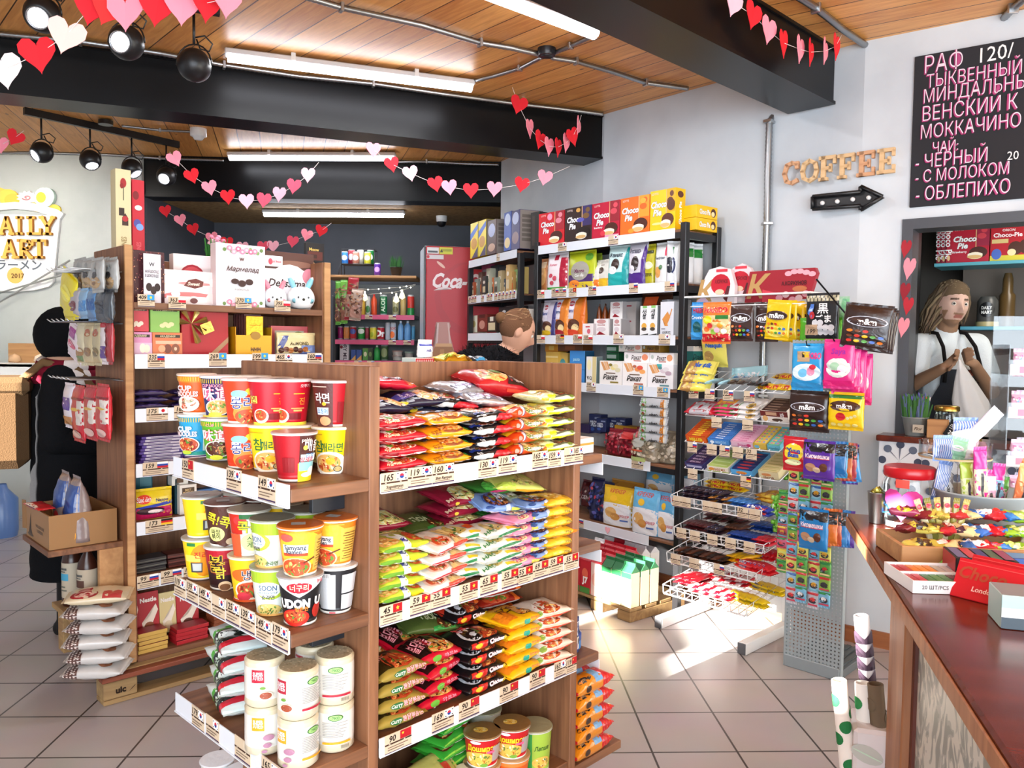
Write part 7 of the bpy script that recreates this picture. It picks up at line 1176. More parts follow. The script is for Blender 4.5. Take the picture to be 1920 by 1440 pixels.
MMS=lambda n=40,s=1:crink(['c83a30','e0b020','3a8a40','3060b0','5a3020','d87a28','c8c8c8'],n,s)
def mm(c,yel=False):return([('e',.5,.2,.44,.18,'241412' if not yel else 'e8d860')]+[('e',.18+.16*(i%5),.14+.12*(i//5),.06,.035,['d83a30','f0c020','4a9a40','3a6ac0','e87a28','6a3a20'][i*7%6])for i in range(13)]+[('e',.5,.62,.42,.13,'c8ccd8' if not yel else '6a3a20'),('e',.5,.62,.39,.115,'3a2a2a'),tt('m&m',.5,.62,.14,W,b=.03,w=.62)])
hbag((1297,570,1322,634),'2a88c8',[tt('HARIBO',.6,.8,.14,'c8203a',b=.04,w=.8),tt('Croco',.5,.6,.1,W,s=.2),('e',.5,.3,.3,.18,'1a5a60'),rr(0,0,1,.16,'3a98d8')],'blue gummy bag beside post, first on the rail',.14,sd=3)
hbag((1318,570,1371,642),'e07a2c',[rr(0,0,1,.7,'d8c890'),rr(0,0,1,.22,'c81c28'),tt('HARIBO',.5,.84,.13,'d81c28',b=.06,w=.9,o='f0c8a0'),('e',.22,.58,.16,.11,'e8e020'),rr(.5,.6,.92,.7,'2a7a34'),tt('Fruity Bussi',.5,.1,.07,'7a1418',w=.86)]+[('e',.2+.12*i,.34+.1*math.sin(i*2),.1,.07,['e86a28','d83a3a','8ab840','e8b8d0','f0a030','f4f0e4'][i])for i in range(6)],'orange, white and red gummy bag on the rail',.1,sd=4)
hbag((1370,572,1413,637),'3a2420',mm('b'),'brown candy bag with striped letters next to the orange gummy bag',.1,sd=5);hbag((1417,572,1460,638),'3a2420',mm('b'),'second brown candy bag tucked behind the yellow ones',.13,sd=6)
for i in range(4):hbag((1433+i*17,566+i*1.5,1481+i*14,634+i*2),'e8c010',mm('y',True),('front','second','third','rear')[i]+' yellow peanut candy bag of the four hanging in a row',.08+.05*i,.025,-.1,.08*(i==0)+.0,sd=7+i)
hbag((1512,553,1573,641),'1a1a1e',[rr(0,.86,1,1,'b8b090')]+[rr(.06*i,.86+.07*(i%2),.06*i+.03,.93+.07*(i%2),'2a2a28')for i in range(16)]+[tt('黒',.56,.7,.17,W,b=.03),tt('ごま',.58,.48,.13,W),('p',[(.12,.6),(.2,.8),(.3,.8),(.24,.5)],'4a78c8'),('e',.26,.56,.08,.08,'b82a30')]+[('e',.36+.15*(i%4),.2+.1*(i//4),.09,.065,'d4d4d8')for i in range(10)]+[rr(.06,.14,.44,.36,'b89878'),tt('199',.25,.22,.09,'3a2a24',s=.2),rr(0,0,1,.06,'8ac040')],'black bag of white sweets with handwritten price card',.08,sd=12)
hbag((1500,600,1578,650),'5ab830',[],'bright green bag showing beneath the black one',.12,sd=13);hbag((1560,560,1592,632),'a8d0b0',[rr(.6,0,1,1,'7ac090')],'pale green bag hidden behind black bag',.16,sd=14)
EF=Fr((1.374,3.917),(.718,-.696));EW=.275
es=empty('peg_stand',EF.base());tag(es,'grey perforated metal end stand hung with small sweet bags','display stand')
pegm,n,l,b=nt('perforated_metal');b.inputs['Base Color'].default_value=(*hx('9aa6aa'),1);b.inputs['Roughness'].default_value=.45
c=n.new('ShaderNodeTexCoord');mp=n.new('ShaderNodeMapping');mp.inputs['Scale'].default_value=(1/.0185,)*3;l.new(c.outputs['Object'],mp.inputs[0])
fr_=n.new('ShaderNodeVectorMath');fr_.operation='FRACTION';l.new(mp.outputs[0],fr_.inputs[0]);sb=n.new('ShaderNodeVectorMath');sb.operation='SUBTRACT';sb.inputs[1].default_value=(.5,0,.5);l.new(fr_.outputs[0],sb.inputs[0])
mu=n.new('ShaderNodeVectorMath');mu.operation='MULTIPLY';mu.inputs[1].default_value=(1,0,1);l.new(sb.outputs[0],mu.inputs[0]);le=n.new('ShaderNodeVectorMath');le.operation='LENGTH';l.new(mu.outputs[0],le.inputs[0])
lt=n.new('ShaderNodeMath');lt.operation='GREATER_THAN';lt.inputs[1].default_value=.24;l.new(le.outputs['Value'],lt.inputs[0]);l.new(lt.outputs[0],b.inputs['Alpha'])
part('perforated_panel',pegm,[(.0,0,.06,EW,.002,1.62)],es,0)
g=G();box(g,0,-.004,0,EW,.03,.06,'8f9a9e',b=.003);box(g,-.006,0,0,.002,.03,1.62,'9aa6aa',b=.002);box(g,EW-.002,0,0,EW+.006,.03,1.62,'8f9a9e',b=.002);g.obj('frame',PAINT,es)
g=G();box(g,.0,.03,.0,EW,.4,.04,'5c6468',b=.003)
for i in range(7):box(g,.01+.037*i,.03,.04,.03+.037*i,.39,.046,'4e5659')
g.obj('base_tray',PAINT,es)
def hook(a,z,L=.12,up=.02,d0=0):
    g=G();tube(g,[(a,d0,z),(a,d0-L,z),(a,d0-L-.01,z+up)],.003,'24262a',6);g.obj('hook',METAL,es)
def ebag(q,col,it,label,d,th=.04,rot=0,ty=0,sd=1,**k):return hbag(q,col,it,label,-d,th,rot,ty,sd,EF,nm='sweet_pouch',**k)
def hookat(px,py,d,L):a,z=EF.at(px,py,-d);hook(a,z,L)
g=G();tube(g,[(EW+.0,.0,1.6),(EW+.0,-.02,1.72),(EW-.12,-.12,1.90)],.004,'24262a',6);g.obj('hook',METAL,es)
for i in range(3):ebag((1578+i*8,574+i*4,1664+i*5,652+i*2),'2c1814',mm('b'),('front','middle','rear')[i]+' brown candy pouch hanging high on the end stand',.14-.05*i,.035,.25,.12,20+i)
hookat(1540,648,.0,.16);hookat(1590,640,.0,.16)
ebag((1486,648,1545,729),'2a9ad4',[tt('BOBO',.74,.76,.14,'e03a80',b=.04,w=.4),rr(.2,.62,.6,.86,'b89a78'),rr(.36,.72,.58,.84,'e8c030'),rr(.36,.72,.44,.84,'222'),('e',.5,.38,.44,.2,'d8ecf4'),('e',.4,.36,.14,.1,'6ab8e0'),('e',.64,.4,.12,.1,'e890b0'),('e',.7,.5,.1,.06,'c83040'),rr(0,0,1,.14,'2a8ac4')],'blue and white marshmallow pouch with price card',.13,sd=24)
for i in range(4):ebag((1546+i*15,640+i*9,1602+i*11,726+i*10),'d82a80',[('e',.5,.42,.4,.22,'d8dcd8'),('e',.4,.44,.16,.1,'a8d0b0'),('e',.62,.38,.14,.1,'f0e8f4'),tt('Saya',.5,.78,.12,'9a2a9a',s=.1),rr(0,0,1,.14,'d01a70')],('front','second','third','rear')[i]+' pink sweet pouch with clear window on the end stand',.15-.035*i,.04,.1,0,25+i)
ebag((1481,737,1556,806),'2a1612',mm('b'),'round brown candy pouch hung below the blue one',.11,.05,sd=30);ebag((1554,740,1620,803),'f0c810',[rr(0,.88,1,1,'2a7a30'),('e',.5,.66,.44,.16,'4a2a1c'),tt('m&m',.5,.66,.15,W,b=.03,w=.74),('e',.4,.34,.14,.12,'c8202a')]+[('e',.6+.1*i,.3+.04*i,.05,.045,'e8e0a0')for i in range(3)]+[('e',.2+.2*i,.1,.08,.05,'e8d880')for i in range(4)],'bright yellow candy pouch with green top strip',.12,.05,sd=31)
ebag((1469,823,1513,880),'c81828',[('e',.5,.56,.4,.3,'e8d030'),tt('Yum',.5,.62,.16,'2a4ab0',b=.06,w=.6),tt('Bum',.5,.48,.14,'2a4ab0',b=.06),('e',.5,.24,.34,.1,'d8e0b0')],'red gummy pouch with starburst hooked at the basket side',.1,sd=32)
KB=lambda c:[rr(0,.74,1,1,'1c1a20'),tt('К',.2,.82,.2,c,b=.04),tt('Кириешки',.5,.62,.11,'f0e0e8',b=.03,w=.74),rr(.12,.54,.88,.56,'c03050'),('e',.3,.3,.18,.12,'b88a68'),('e',.7,.32,.12,.12,'5a3020'),('e',.5,.24,.12,.08,'d8c0a0')]
ebag((1507,830,1566,897),'5a2aa0',KB('7a4ac0'),'purple biscuit pouch with black header, upper hooks of the end stand',.12,.05,sd=33)
for i,(c,x)in enumerate((('1a6ab0',1560),('1a90c8',1563),('b05a1c',1572),('a02a38',1580),('2a8ad0',1590),('4a2a90',1583))):ebag((x-2,832+i,x+26,890+i*3),c,[rr(0,.6,1,1,'1c1a20')],ORD[i]+' small pouch behind the purple one, going back along upper hook',.1-.017*i,.03,.5,-.15 if i==4 else 0,40+i)
ebag((1499,957,1553,1028),'1a80c8',KB('3a98d8'),'blue biscuit pouch with black header, lower hooks of the end stand',.12,.05,sd=34)
for i,(c,x)in enumerate((('c86a20',1548),('b04a28',1556),('2a7ac0',1566),('1a6ab8',1572),('4a2a90',1580))):ebag((x-2,958+i,x+22,1020+i),c,[rr(0,.6,1,1,'1c1a20')],ORD[i]+' small pouch behind the blue one, going back along lower hook',.1-.018*i,.03,.5,0,50+i)
hookat(1540,832,0,.15);hookat(1530,958,0,.15)
SC_=['7ab8d8','d8d86a','5aa84a','b8404a','a8d0e8','88b848','d86a8a','c8c8d0']
def sachets(a0,d,z0,z1,n,cols,label,sd,tilt=0):
    e=empty('sachet_strip',EF.M(a0,d,z1,0,tilt));tag(e,label,'sachet strip',None);h=(z1-z0)/n;q=random.Random(sd)
    for i in range(n):
        key=('sach',sd%2,i%6)
        if key not in BARS:
            c=SC_[(i*3+sd)%8];BARS[key]=m_pillow('sachet',.075,.056,.014,c,[rr(0,.8,1,.95,q.choice(['2a8a4a','c8303a','e8d040','3a6ab0'])),('e',.5,.42,.34,.2,'2a2a34'),('e',.5,.5,.22,.14,q.choice(['d83a3a','e8e8ec','3a3a44','d8a030'])),rr(.1,.06,.9,.18,q.choice(['e8d8a0','d0405a','7ac0d8']))],True,seed=sd*10+i,nl=6,na=12)
        link('sachet',BARS[key],e,Matrix.Translation((q.uniform(-.003,.003),0,-h*(i+1)))@Matrix.Scale(h/.077,4,(0,0,1)))
a0,zt=EF.at(1515,886,-.02);_,zb_=EF.at(1515,1135,-.02)
for i,lab in enumerate(('strip of small toy sweet sachets, first from the baskets','strip of small toy sweet sachets, second from the baskets','strip of small toy sweet sachets, third from the baskets','strip of small toy sweet sachets, nearest the lower biscuit pouch')):sachets(.035+.056*i,-.02-.014*(i%2),zb_+.02*(i%2),zt+.02,9,SC_,lab,i+1)
sachets(-.05,.05,zb_+.12,zt-.12,7,SC_,'pinkish strip of sweet sachets at the edge of the end stand',6)
q=random.Random(4)
for j in range(2):
    g=G()
    for i in range(40):lathe(g,[(.001,0),(.014,.006),(.012,.02),(.001,.026)],q.choice(['7ac840','9ad860','5aa830']),6,M=Matrix.Translation((q.uniform(-.03,.03),q.uniform(-.02,.02),q.uniform(0,.2)))@Matrix.Rotation(q.random()*3,4,'X'))
    a,z=WF.at(1462+8*j,1060-40*j,.1);tag(g.obj('jelly_bag',FILM,None,WF.M(WW+.07+.02*j,.18+.1*j,.62+.1*j)),('lower' if j==0 else 'upper')+' bright green jelly sweets bag hanging between rack and end stand','sweet bag')
# ================================================================== signs and boards on the walls
W12=Fr(WP1,(WP2[0]-WP1[0],WP2[1]-WP1[1]));TF=Fr((WP2[0]-.0,WP2[1]-.0),(.757,-.654))
SL={'C':([(.82,.72),(.8,.86),(.55,.94),(.25,.85),(.12,.5),(.25,.15),(.55,.06),(.85,.16)],[(.72,.66,.92,.98)]),'O':([(.5,.93),(.2,.8),(.11,.5),(.2,.2),(.5,.07),(.8,.2),(.89,.5),(.8,.8),(.5,.93)],[]),
'F':(None,[(.2,0,.42,1),(.08,0,.55,.13),(.08,.85,.95,1),(.8,.66,.95,.9),(.42,.43,.72,.57),(.6,.34,.74,.66)]),'E':(None,[(.2,0,.42,1),(.08,0,.95,.14),(.08,.86,.93,1),(.8,.68,.93,.9),(.82,.1,.95,.33),(.42,.43,.7,.57),(.6,.34,.73,.66)]),
'I':(None,[(.38,0,.62,1),(.2,0,.8,.14),(.2,.86,.8,1)]),'L':(None,[(.2,0,.42,1),(.06,0,.95,.14),(.06,.86,.56,1),(.8,.1,.95,.36)]),'T':(None,[(.39,0,.61,1),(.24,0,.76,.13),(.04,.86,.96,1),(.04,.66,.18,.9),(.82,.66,.96,.9)]),
'A':([(.16,.05),(.5,.95),(.84,.05)],[(.0,0,.36,.13),(.64,0,1,.13),(.3,.3,.7,.42)]),'Y':([(.15,.95),(.5,.45),(.85,.95)],[(.39,0,.61,.5),(.24,0,.76,.13),(0,.87,.32,1),(.68,.87,1,1)]),
'R':([(.3,.93),(.7,.9),(.84,.72),(.7,.52),(.4,.5),(.85,.06)],[(.18,0,.4,1),(.04,0,.5,.13),(.04,.87,.5,1),(.72,0,1,.13)]),'M':([(.2,.95),(.5,.3),(.8,.95)],[(.1,0,.3,1),(.7,0,.9,1),(0,0,.4,.12),(.6,0,1,.12),(0,.88,.3,1),(.7,.88,1,1)]),'D':([(.3,.93),(.65,.86),(.85,.5),(.65,.14),(.3,.07)],[(.18,0,.4,1),(.04,0,.45,.13),(.04,.87,.45,1)])}
def slab(ch,w,h,dep,col,mat,par,M,side=None):
    g=G();st,rc=SL[ch]
    for a,b,c,d in rc:prism(g,[(a*w,b*h),(c*w,b*h),(c*w,d*h),(a*w,d*h)],0,dep,col,side=side)
    if st:
        t=.1*w
        for(x0,y0),(x1,y1)in zip(st,st[1:]):
            x0*=w;x1*=w;y0*=h;y1*=h;L=math.hypot(x1-x0,y1-y0);nx,ny=-(y1-y0)/L*t,(x1-x0)/L*t;ex,ey=(x1-x0)/L*t*.5,(y1-y0)/L*t*.5
            prism(g,[(x0-ex+nx,y0-ey+ny),(x0-ex-nx,y0-ey-ny),(x1+ex-nx,y1+ey-ny),(x1+ex+nx,y1+ey+ny)][::1],-.0002,dep,col,side=side)
    return g.obj('letter',mat,par,M)
LW_=wood('pine_letter','c9a070','e2c294',0,6,.6);LW2=wood('pink_pine_letter','c08a62','d8a880',0,6,.6)
cs=empty('coffee_sign',TF.base());tag(cs,'wooden slab letters spelling COFFEE on the white wall','sign')
for i,(ch,q)in enumerate(zip('COFFEE',((1466,303,1498,346),(1500,298,1533,342),(1532,292,1567,338),(1567,288,1602,334),(1603,283,1640,330),(1641,278,1678,325)))):
    a,w,z,h=pxb(TF,q,-.022);slab(ch,w*1.04,h,.022,'ddb98a',LW2 if i in(0,4)else LW_,cs,fr(a-w/2,-.024,z))
ar=empty('arrow_sign',TF.base());tag(ar,'black arrow light box with four white bulbs pointing right','sign');P=[TF.at(x,y,-.04)for x,y in((1524,369),(1524,392),(1614,386),(1614,394),(1655,369),(1614,350),(1614,360))]
g=G();prism(g,P,-.03,-.002,'1a1b1e');n=len(P);cx=sum(p[0]for p in P)/n;cz=sum(p[1]for p in P)/n
for i in range(n):a,b=P[i],P[(i+1)%n];tube(g,[(a[0],-.045,a[1]),(b[0],-.045,b[1])],.011,'141518',4)
g.obj('arrow_body',PAINT,ar)
for x,y in((1540,380),(1568,377),(1597,373),(1627,370)):
    a,z=TF.at(x,y,-.05);g=G();lathe(g,[(.001,.018),(.009,.014),(.012,.004),(.012,0)],'f4f2f0',14);g.obj('bulb',PLAST,ar,Matrix.Translation((a,-.032,z))@Matrix.Rotation(math.pi/2,4,'X'))
ba,bz1=Q.at(1718,106,-.015);ba2,bz0=Q.at(1705,389,-.015);bw,bh=1.15,bz1-bz0
g=G();box(g,0,0,0,bw,.013,bh,'2b2b2f',b=.002);it=[]
def chalk(s,px,py,hpx,col='c8588c',sh=.0):
    a,z=Q.at(px,py,-.015);h=hpx*.0027;tr,xa,xb=glyphs(s,0,sh);w=(xb-xa)*h/.7*(.68 if col[0]=='c' else .8)
    for c,dx,dz in(('8a2a58',0,0),('b04a7c',.0022,.0018),('f0d8e4',.005,.004)):
        it.append(('t',s,((a-ba2)+w*.5)/bw+dx/bw,((z-bz0)+dz)/bh,h/bh,c,{'b':.006 if c!='f0d8e4' else-.016,'s':sh,'w':w/bw})if col!='e8e8e8' else('t',s,((a-ba2)+w*.5)/bw,(z-bz0)/bh,h/bh,col,{'b':.0,'w':w/bw}))
for a in(('РАФ',1733,124,32),('120/',1838,104,26,'e8e8e8',.2),('ТЫКВЕННЫЙ',1736,155,24),('МИНДАЛЬНЫЙ',1731,183,25),('ВЕНСКИЙ К',1729,216,27),('МОККАЧИНО',1726,250,25),('ЧАЙ:',1748,279,19),('- ЧЕРНЫЙ',1716,306,25),('20',1889,293,15,'e8e8e8',.2),('- С МОЛОКОМ',1716,334,22),('- ОБЛЕПИХО',1717,366,25)):chalk(*a)
art(g,flat((0,0,0),(1,0,0),(0,0,1),(0,-1,0)),bw,bh,it,9,.0004);tag(g.obj('chalkboard',MATTE,None,Q.M(ba2,-.015,bz0)),'black chalkboard with pink handwritten coffee and tea menu','chalkboard')
for x,y,c,lab,s in((1698,468,'a02a34','uppermost dark red',1),(1704,505,'e08a98','pink heart-shaped',1.2),(1696,548,'8c2430','dark red, third from top,',1),(1702,575,'b02c38','red, fourth from top,',1),(1693,615,'e08a98','lowest pink',1.1)):
    a,z=Q.at(x,y,-.014);g=G();prism(g,heart(.05*s,.1*s),-.001,0,c);tag(g.obj('heart_sticker',PAPER,None,Q.M(a,-.0135,z,0,0,.15)),lab+' paper heart stuck on the hatch frame','sticker')
BW=Fr((-5.3,7.05),(1,0));sg=empty('cup_sign',BW.base());tag(sg,'large white noodle-cup sign with wooden shop name on the grey wall','sign')
def bp(ps,d=0):return[BW.at(x,y,d)for x,y in ps]
def cut(name,ps,d0,d1,col,mat=PAPER,par=sg):g=G();prism(g,bp(ps),d0,d1,col);return g.obj(name,mat,par)
cut('cup_board',[(-52,402),(-40,525),(-30,538),(0,545),(33,547),(66,545),(95,538),(104,528),(116,405)],-.03,-.004,'f6f6f2')
cut('cup_rim',[(-56,398),(-54,410),(0,396),(33,393),(70,397),(118,411),(124,402),(112,394),(70,383),(33,380),(0,383),(-40,391)],-.042,-.006,'fafaf6')
for i,(x,y,r,c)in enumerate(((-20,372,22,'f0b050'),(0,366,18,'f4c45a'),(18,370,19,'f6cc5c'),(28,376,16,'f2c050'),(75,388,14,'f4d060'),(104,394,13,'f6d45c'),(92,390,12,'f2c854'))):cut('noodle_curl',ell(x,y,r,r*.75,14),-.026-.001*i,-.008,c)
cut('fish_cake',[(x,y)for k in range(24)for x,y in[(56+(20 if k%2 else 15)*math.cos(-k*math.pi/12),372+(13 if k%2 else 10)*math.sin(-k*math.pi/12))]],-.045,-.008,'f8f4f0');sp=bp([(56+9*t*math.cos(t*9),372+5*t*math.sin(t*9))for t in[i/20 for i in range(3,21)]])
g=G();tube(g,[(x,-.046,z)for x,z in sp],.006,'d89090',5);g.obj('swirl',PAPER,sg)
cut('egg',ell(90,372,17,19,16,.5),-.046,-.008,'d0e8dc');cut('egg_white',ell(84,370,14,17,16,.5),-.048,-.01,'fbfbf6');cut('yolk',ell(83,372,9,10,14),-.051,-.01,'f4e050')
for row,y0,y1,xs in(('DAILY',406,441,(-36,-2,27,50,75)),('MART',449,485,(-34,4,33,60))):
    for ch,x in zip(row,xs):a,w,z,h=pxb(BW,(x,y0,x+(22 if ch=='I' else 31),y1),-.05);slab(ch,w,h,.03,'f0b458',PAPER,sg,fr(a-w/2,-.07,z),'b87a38')
cut('badge',ell(33,517,15,15,20),-.036,-.008,'f2c06a');a,z=BW.at(33,517,-.04);g=G();art(g,flat((a-.1,-.037,z-.1),(1,0,0),(0,0,1),(0,-1,0)),.2,.2,[tt('2017',.5,.5,.2,'6a4a28')],9);g.obj('year',PAPER,sg)
a,z=BW.at(35,497,-.04);g=G();art(g,flat((a-.4,-.032,z-.1),(1,0,0),(0,0,1),(0,-1,0)),.8,.2,[tt('ラーメン',.5,.5,.36,'6a7078')],9);g.obj('lettering',PAPER,sg)
for p,q in(((-40,590),(131,488)),((-40,560),(136,510))):g=G();(a,b),(c,d)=BW.at(*p,-.07),BW.at(*q,-.07);tube(g,[(a,-.07,b),(c,-.07,d)],[.006,.009],'8e8e8a',8);g.obj('chopstick',PAPER,sg)
(a0,zt),(a1,zb)=BW.at(-30,660,-.35),BW.at(132,690,-.35)
tag(part('wall_ledge',RAWWOOD,[(a0,-.35,zb-.02,a1+.02,-.0,zb),(a0,-.03,zb,a1,-.0,zb+.2)],None),'pale wooden wall ledge under the cup sign','shelf').matrix_world=BW.base()
g=G();box(g,a0,-.37,zb-.17,a1,-.352,zb+.03,'f2f2f0',b=.004);box(g,a0,-.37,zb+.001,a1,-.05,zb+.03,'f2f2f0',b=.004);tag(g.obj('runner_cloth',CLOTH,None,BW.base()),'sunlit white cloth draped over the wall ledge','cloth')
for i in range(3):g=G();lathe(g,[(.001,.0),(.05,.02),(.04,.06),(.001,.08)],['d8b088','e0c8b0','c89060','e8e0d8'][i],10);tag(g.obj('snack_sack',PAPER,None,BW.M(a0+.15+.22*i,-.18,zb+.032)),ORD[i]+' small paper sack on the white cloth of the wall ledge','sack')
g=G();lathe(g,[(.1,0),(.11,.05),(.11,.3),(.04,.38),(.03,.42)],'5a7ab0',16);tag(g.obj('water_bottle',PLAST,None,Matrix.Translation(on_z(6,1005,0))),'large blue water bottle on the floor at the left edge','bottle')
DF=Fr((-1.66,7.5),(1,.0));DW=.74
ds=empty('drinks_shelving',DF.base());tag(ds,'pegboard-backed shelving with pink edges stocked with drinks left of the fridge','shelving')
part('back_panel',PAINT,[(0,.4,0,DW,.41,2.15)],ds,0,'8c9294');part('side_panel',PAINT,[(-.02,.0,.1,0,.41,2.0)],ds,0,'24262a')
DZ=[DF.at(700,y,0)[1]for y in(590,637,676)]
for z in DZ+[.9,.5]:part('shelf_board',PAINT,[(0,0,z-.03,DW,.4,z-.002)],ds,0,'9aa0a2');part('pink_edge',PLAST,[(0,-.008,z-.045,DW,0,z-.001)],ds,0,'d05a80')
zt=DF.at(700,517,0)[1];part('top_board',RAWWOOD,[(-.1,-.05,zt-.022,DW+.02,.42,zt)],ds)
for z,xs in((DZ[0],(.28,.5)),(DZ[1],(.5,.64)),(DZ[2],(.18,.3))):
    for x in xs:link('price_tag',tagmesh(.07,.045,'','ru',''),ds,fr(x,-.009,z-.046))
def drink(q,zi,kind,col,it,label,d=.04):
    a,w,z,h=pxb(DF,q,d,DZ[zi]);r=w/2
    key=('dr',kind,col,round(w,3),round(h,3))
    if key not in BARS:
        if kind=='can':BARS[key]=m_can('drink_can',r,h,col,it)
        elif kind=='pet':
            g=G();lathe(g,[(r*.9,0),(r,h*.04),(r*.95,h*.4),(r,h*.6),(r*.9,h*.74),(r*.36,h*.88),(r*.36,h)],[col]*5+[it or 'e8e8e8'],16);disc(g,r*.36,h,it or 'e8e8e8',16);BARS[key]=g.mesh('drink_bottle',PLAST)
        else:BARS[key]=m_box('drink_carton',w,w*.8,h,col,it)
    put('drink_can' if kind=='can' else 'drink_bottle' if kind=='pet' else 'drink_carton',BARS[key],DF.M(a,d+r,z),label,'drink')
for q,k,c,it,lab in(((672,553,684,590),'pet','e0b040','d8a030','amber drink bottle on the upper drinks shelf'),((685,556,694,590),'can','c8ccc8',[('e',.5,.3,.3,.2,'3a7a3a')],'white tall can on the upper drinks shelf'),((695,551,706,589),'pet','e0502c','c02020','orange-red drink bottle with red cap'),((711,553,725,588),'can','1e7a4c',[tt('ALOE',.5,.5,.2,'d0e8d0',r=math.pi/2)],'dark green drink can on the upper drinks shelf'),((735,556,747,588),'can','b8b890',[('e',.5,.3,.3,.16,'6a6a40')],'olive drink can behind the fairy lights'),((750,550,761,588),'pet','c0a868','f0e8d0','cream drink bottle on the upper drinks shelf'),((763,553,776,589),'can','d03a30',[rr(0,0,1,.35,'2a9a4a')],'red and green can beside the fridge')):drink(q,0,k,c,it,lab)
for q,k,c,it,lab in(((632,612,642,636),'can','8a1a5a',[],'magenta can at left end of the middle drinks shelf'),((643,612,654,636),'can','d88a4a',[],'peach can on the middle drinks shelf'),((655,612,667,636),'can','c0303a',[('e',.5,.6,.34,.2,'4a5ab0')],'red can with blue roundel'),((670,613,683,636),'can','1e8a34',[('e',.5,.65,.36,.2,'e8f0e8')],'green can with white roundel'),((684,613,691,636),'can','8a2434',[],'narrow dark red can'),((692,613,705,636),'can','d8d040',[('e',.4,.4,.2,.2,'a8b820')],'yellow can on the middle drinks shelf'),((706,613,720,635),'can','b8182c',[tt('Dr',.5,.5,.5,W,b=.05)],'red can with white script on the middle drinks shelf'),((722,605,731,635),'can','b0bcc8',[],'pale tall can next to the orange-print one'),((731,605,742,635),'can','c0ccd8',[('e',.4,.3,.3,.2,'e8702a'),tt('TROPIC',.5,.65,.16,'c83a3a',w=.7)],'white tall can with orange fruit print'),((745,602,756,636),'pet','7ab0e0','e0ecf8','first light blue drink bottle on the middle shelf'),((757,602,770,636),'pet','6aa4dc','e0ecf8','second light blue drink bottle on the middle shelf'),((771,610,778,636),'can','4a90b8',[],'blue can half behind the fridge')):drink(q,1,k,c,it,lab)
for q,k,c,it,lab in(((635,645,652,674),'box','e0dce0',[('e',.2,.8,.16,.1,'8a2430'),tt('DRY MILK',.6,.45,.22,'4a3a4a',r=-math.pi/2)],'tall white carton with sideways lettering on the lowest drinks shelf'),((657,656,666,675),'box','3a5aa0',[('p',[(0,0),(1,0),(1,.5)],'e0b060')],'first small blue milk carton'),((667,656,677,675),'box','3a5aa0',[('p',[(0,0),(1,0),(1,.5)],'e0b060')],'second small blue milk carton'),((679,653,689,675),'box','5a9a48',[('e',.5,.5,.3,.2,'e0e0c0')],'light green carton on the lowest drinks shelf'),((689,653,698,675),'box','3a4a34',[('e',.5,.5,.3,.2,'6a8a50')],'dark green carton on the lowest drinks shelf'),((700,648,712,675),'pet','2a9a48','e8f0e8','bright green drink bottle with white cap'),((713,647,727,675),'can','3a5a34',[('e',.5,.5,.3,.3,'8a9a6a')],'dark green tall can on the lowest drinks shelf')):drink(q,2,k,c,it,lab)
for q,c,lab in(((733,658,753,667),'d0a8a0','upper pink-grey round tub on lowest drinks shelf'),((733,667,753,676),'c8b0a8','lower pink-grey round tub on lowest drinks shelf'),((757,660,773,676),'a8c0b0','pale green round tub on lowest drinks shelf')):
    a,w,z,h=pxb(DF,q,.05);g=G();lathe(g,[(w*.42,0),(w*.48,h*.8),(w*.52,h*.82),(w*.52,h),(0.001,h)],['dcd4cc',c,c,c],18);put('snack_tub',g.mesh('snack_tub',PLAST),DF.M(a,.13,z+.001),lab,'tub')
RKF=Fr(DF.P(0,.12,0)[:2],(1,0));g=G();(a0,z0),(a1,z1)=RKF.at(640,495),RKF.at(702,468)
for z in(z0,z1):tube(g,[(a0,0,z),(a1,0,z),(a1,.14,z),(a0,.14,z)],.004,'17171a',5,closed=True)
for a in(a0,a1):
    for y in(0,.14):tube(g,[(a,y,zt),(a,y,z1)],.004,'17171a',5)
box(g,a0,0,z0-.004,a1,.14,z0,'17171a');tube(g,[(a0-.03,0,zt),(a0-.02,0,zt+.07),(a0,0,z0)],.004,'17171a',5);tag(g.obj('wire_rack',PAINT,None,RKF.base()),'small black wire rack of cans on the top board','rack')
for i,(x,c,lab,row)in enumerate(((645,'2a7ad0','blue can in front on the wire rack',0),(666,'b87a68','copper can in front on the wire rack',0),(688,'d8d83a','yellow can in front on the wire rack',0),(655,'a82434','red can at the back of the wire rack',1),(672,'c8c0b8','silver can at the back of the wire rack',1),(691,'1e7a3a','green can at the back of the wire rack',1))):
    a=RKF.at(x,480)[0];put('drink_can',m_can('drink_can',.032,.12 if row==0 else .15,c,[('e',.5,.5,.3,.2,'e0e0e0')]),RKF.M(a,.035+.07*row,z0),lab,'drink')
a=DF.at(706,505)[0];put('drink_can',m_can('drink_can',.03,.12,'5a2a9a',[('e',.5,.5,.3,.2,'c8a0e0')]),DF.M(a,.05,zt),'purple can standing alone on the top board','drink')
a=DF.at(740,505)[0];pot(DF,a,.1,zt+.001,.16,'dark potted grass plant on the top board',['2a5a2a','1e4a24','3a6a34'],None,'1a1a1c',60)
for i,(q,c,c2,lab)in enumerate((((629,528,639,608),'5aa038','6a4030','green-topped nut bag, first of the hanging ones by the drinks shelf'),((640,527,653,606),'6ab040','7a4a38','green-topped nut bag, second by the drinks shelf'),((648,522,668,600),'a01c2c','9a7a6a','red-topped nut bag by the drinks shelf'),((658,545,680,600),'b8a090','a87a6a','pinkish peanut bag by the drinks shelf'))):
    a,w,z,h=pxb(DF,q,-.12);put('nut_bag',m_pillow('nut_bag',h,w,.04,c,[rr(0,.06,1,.6,c2)]+crink(['8a5a40','a87a58','5a3424'],30,i),True,seed=i),DF.M(a,-.12-.03*i,z,0,0,.1*(i>1)),lab,'nut bag')
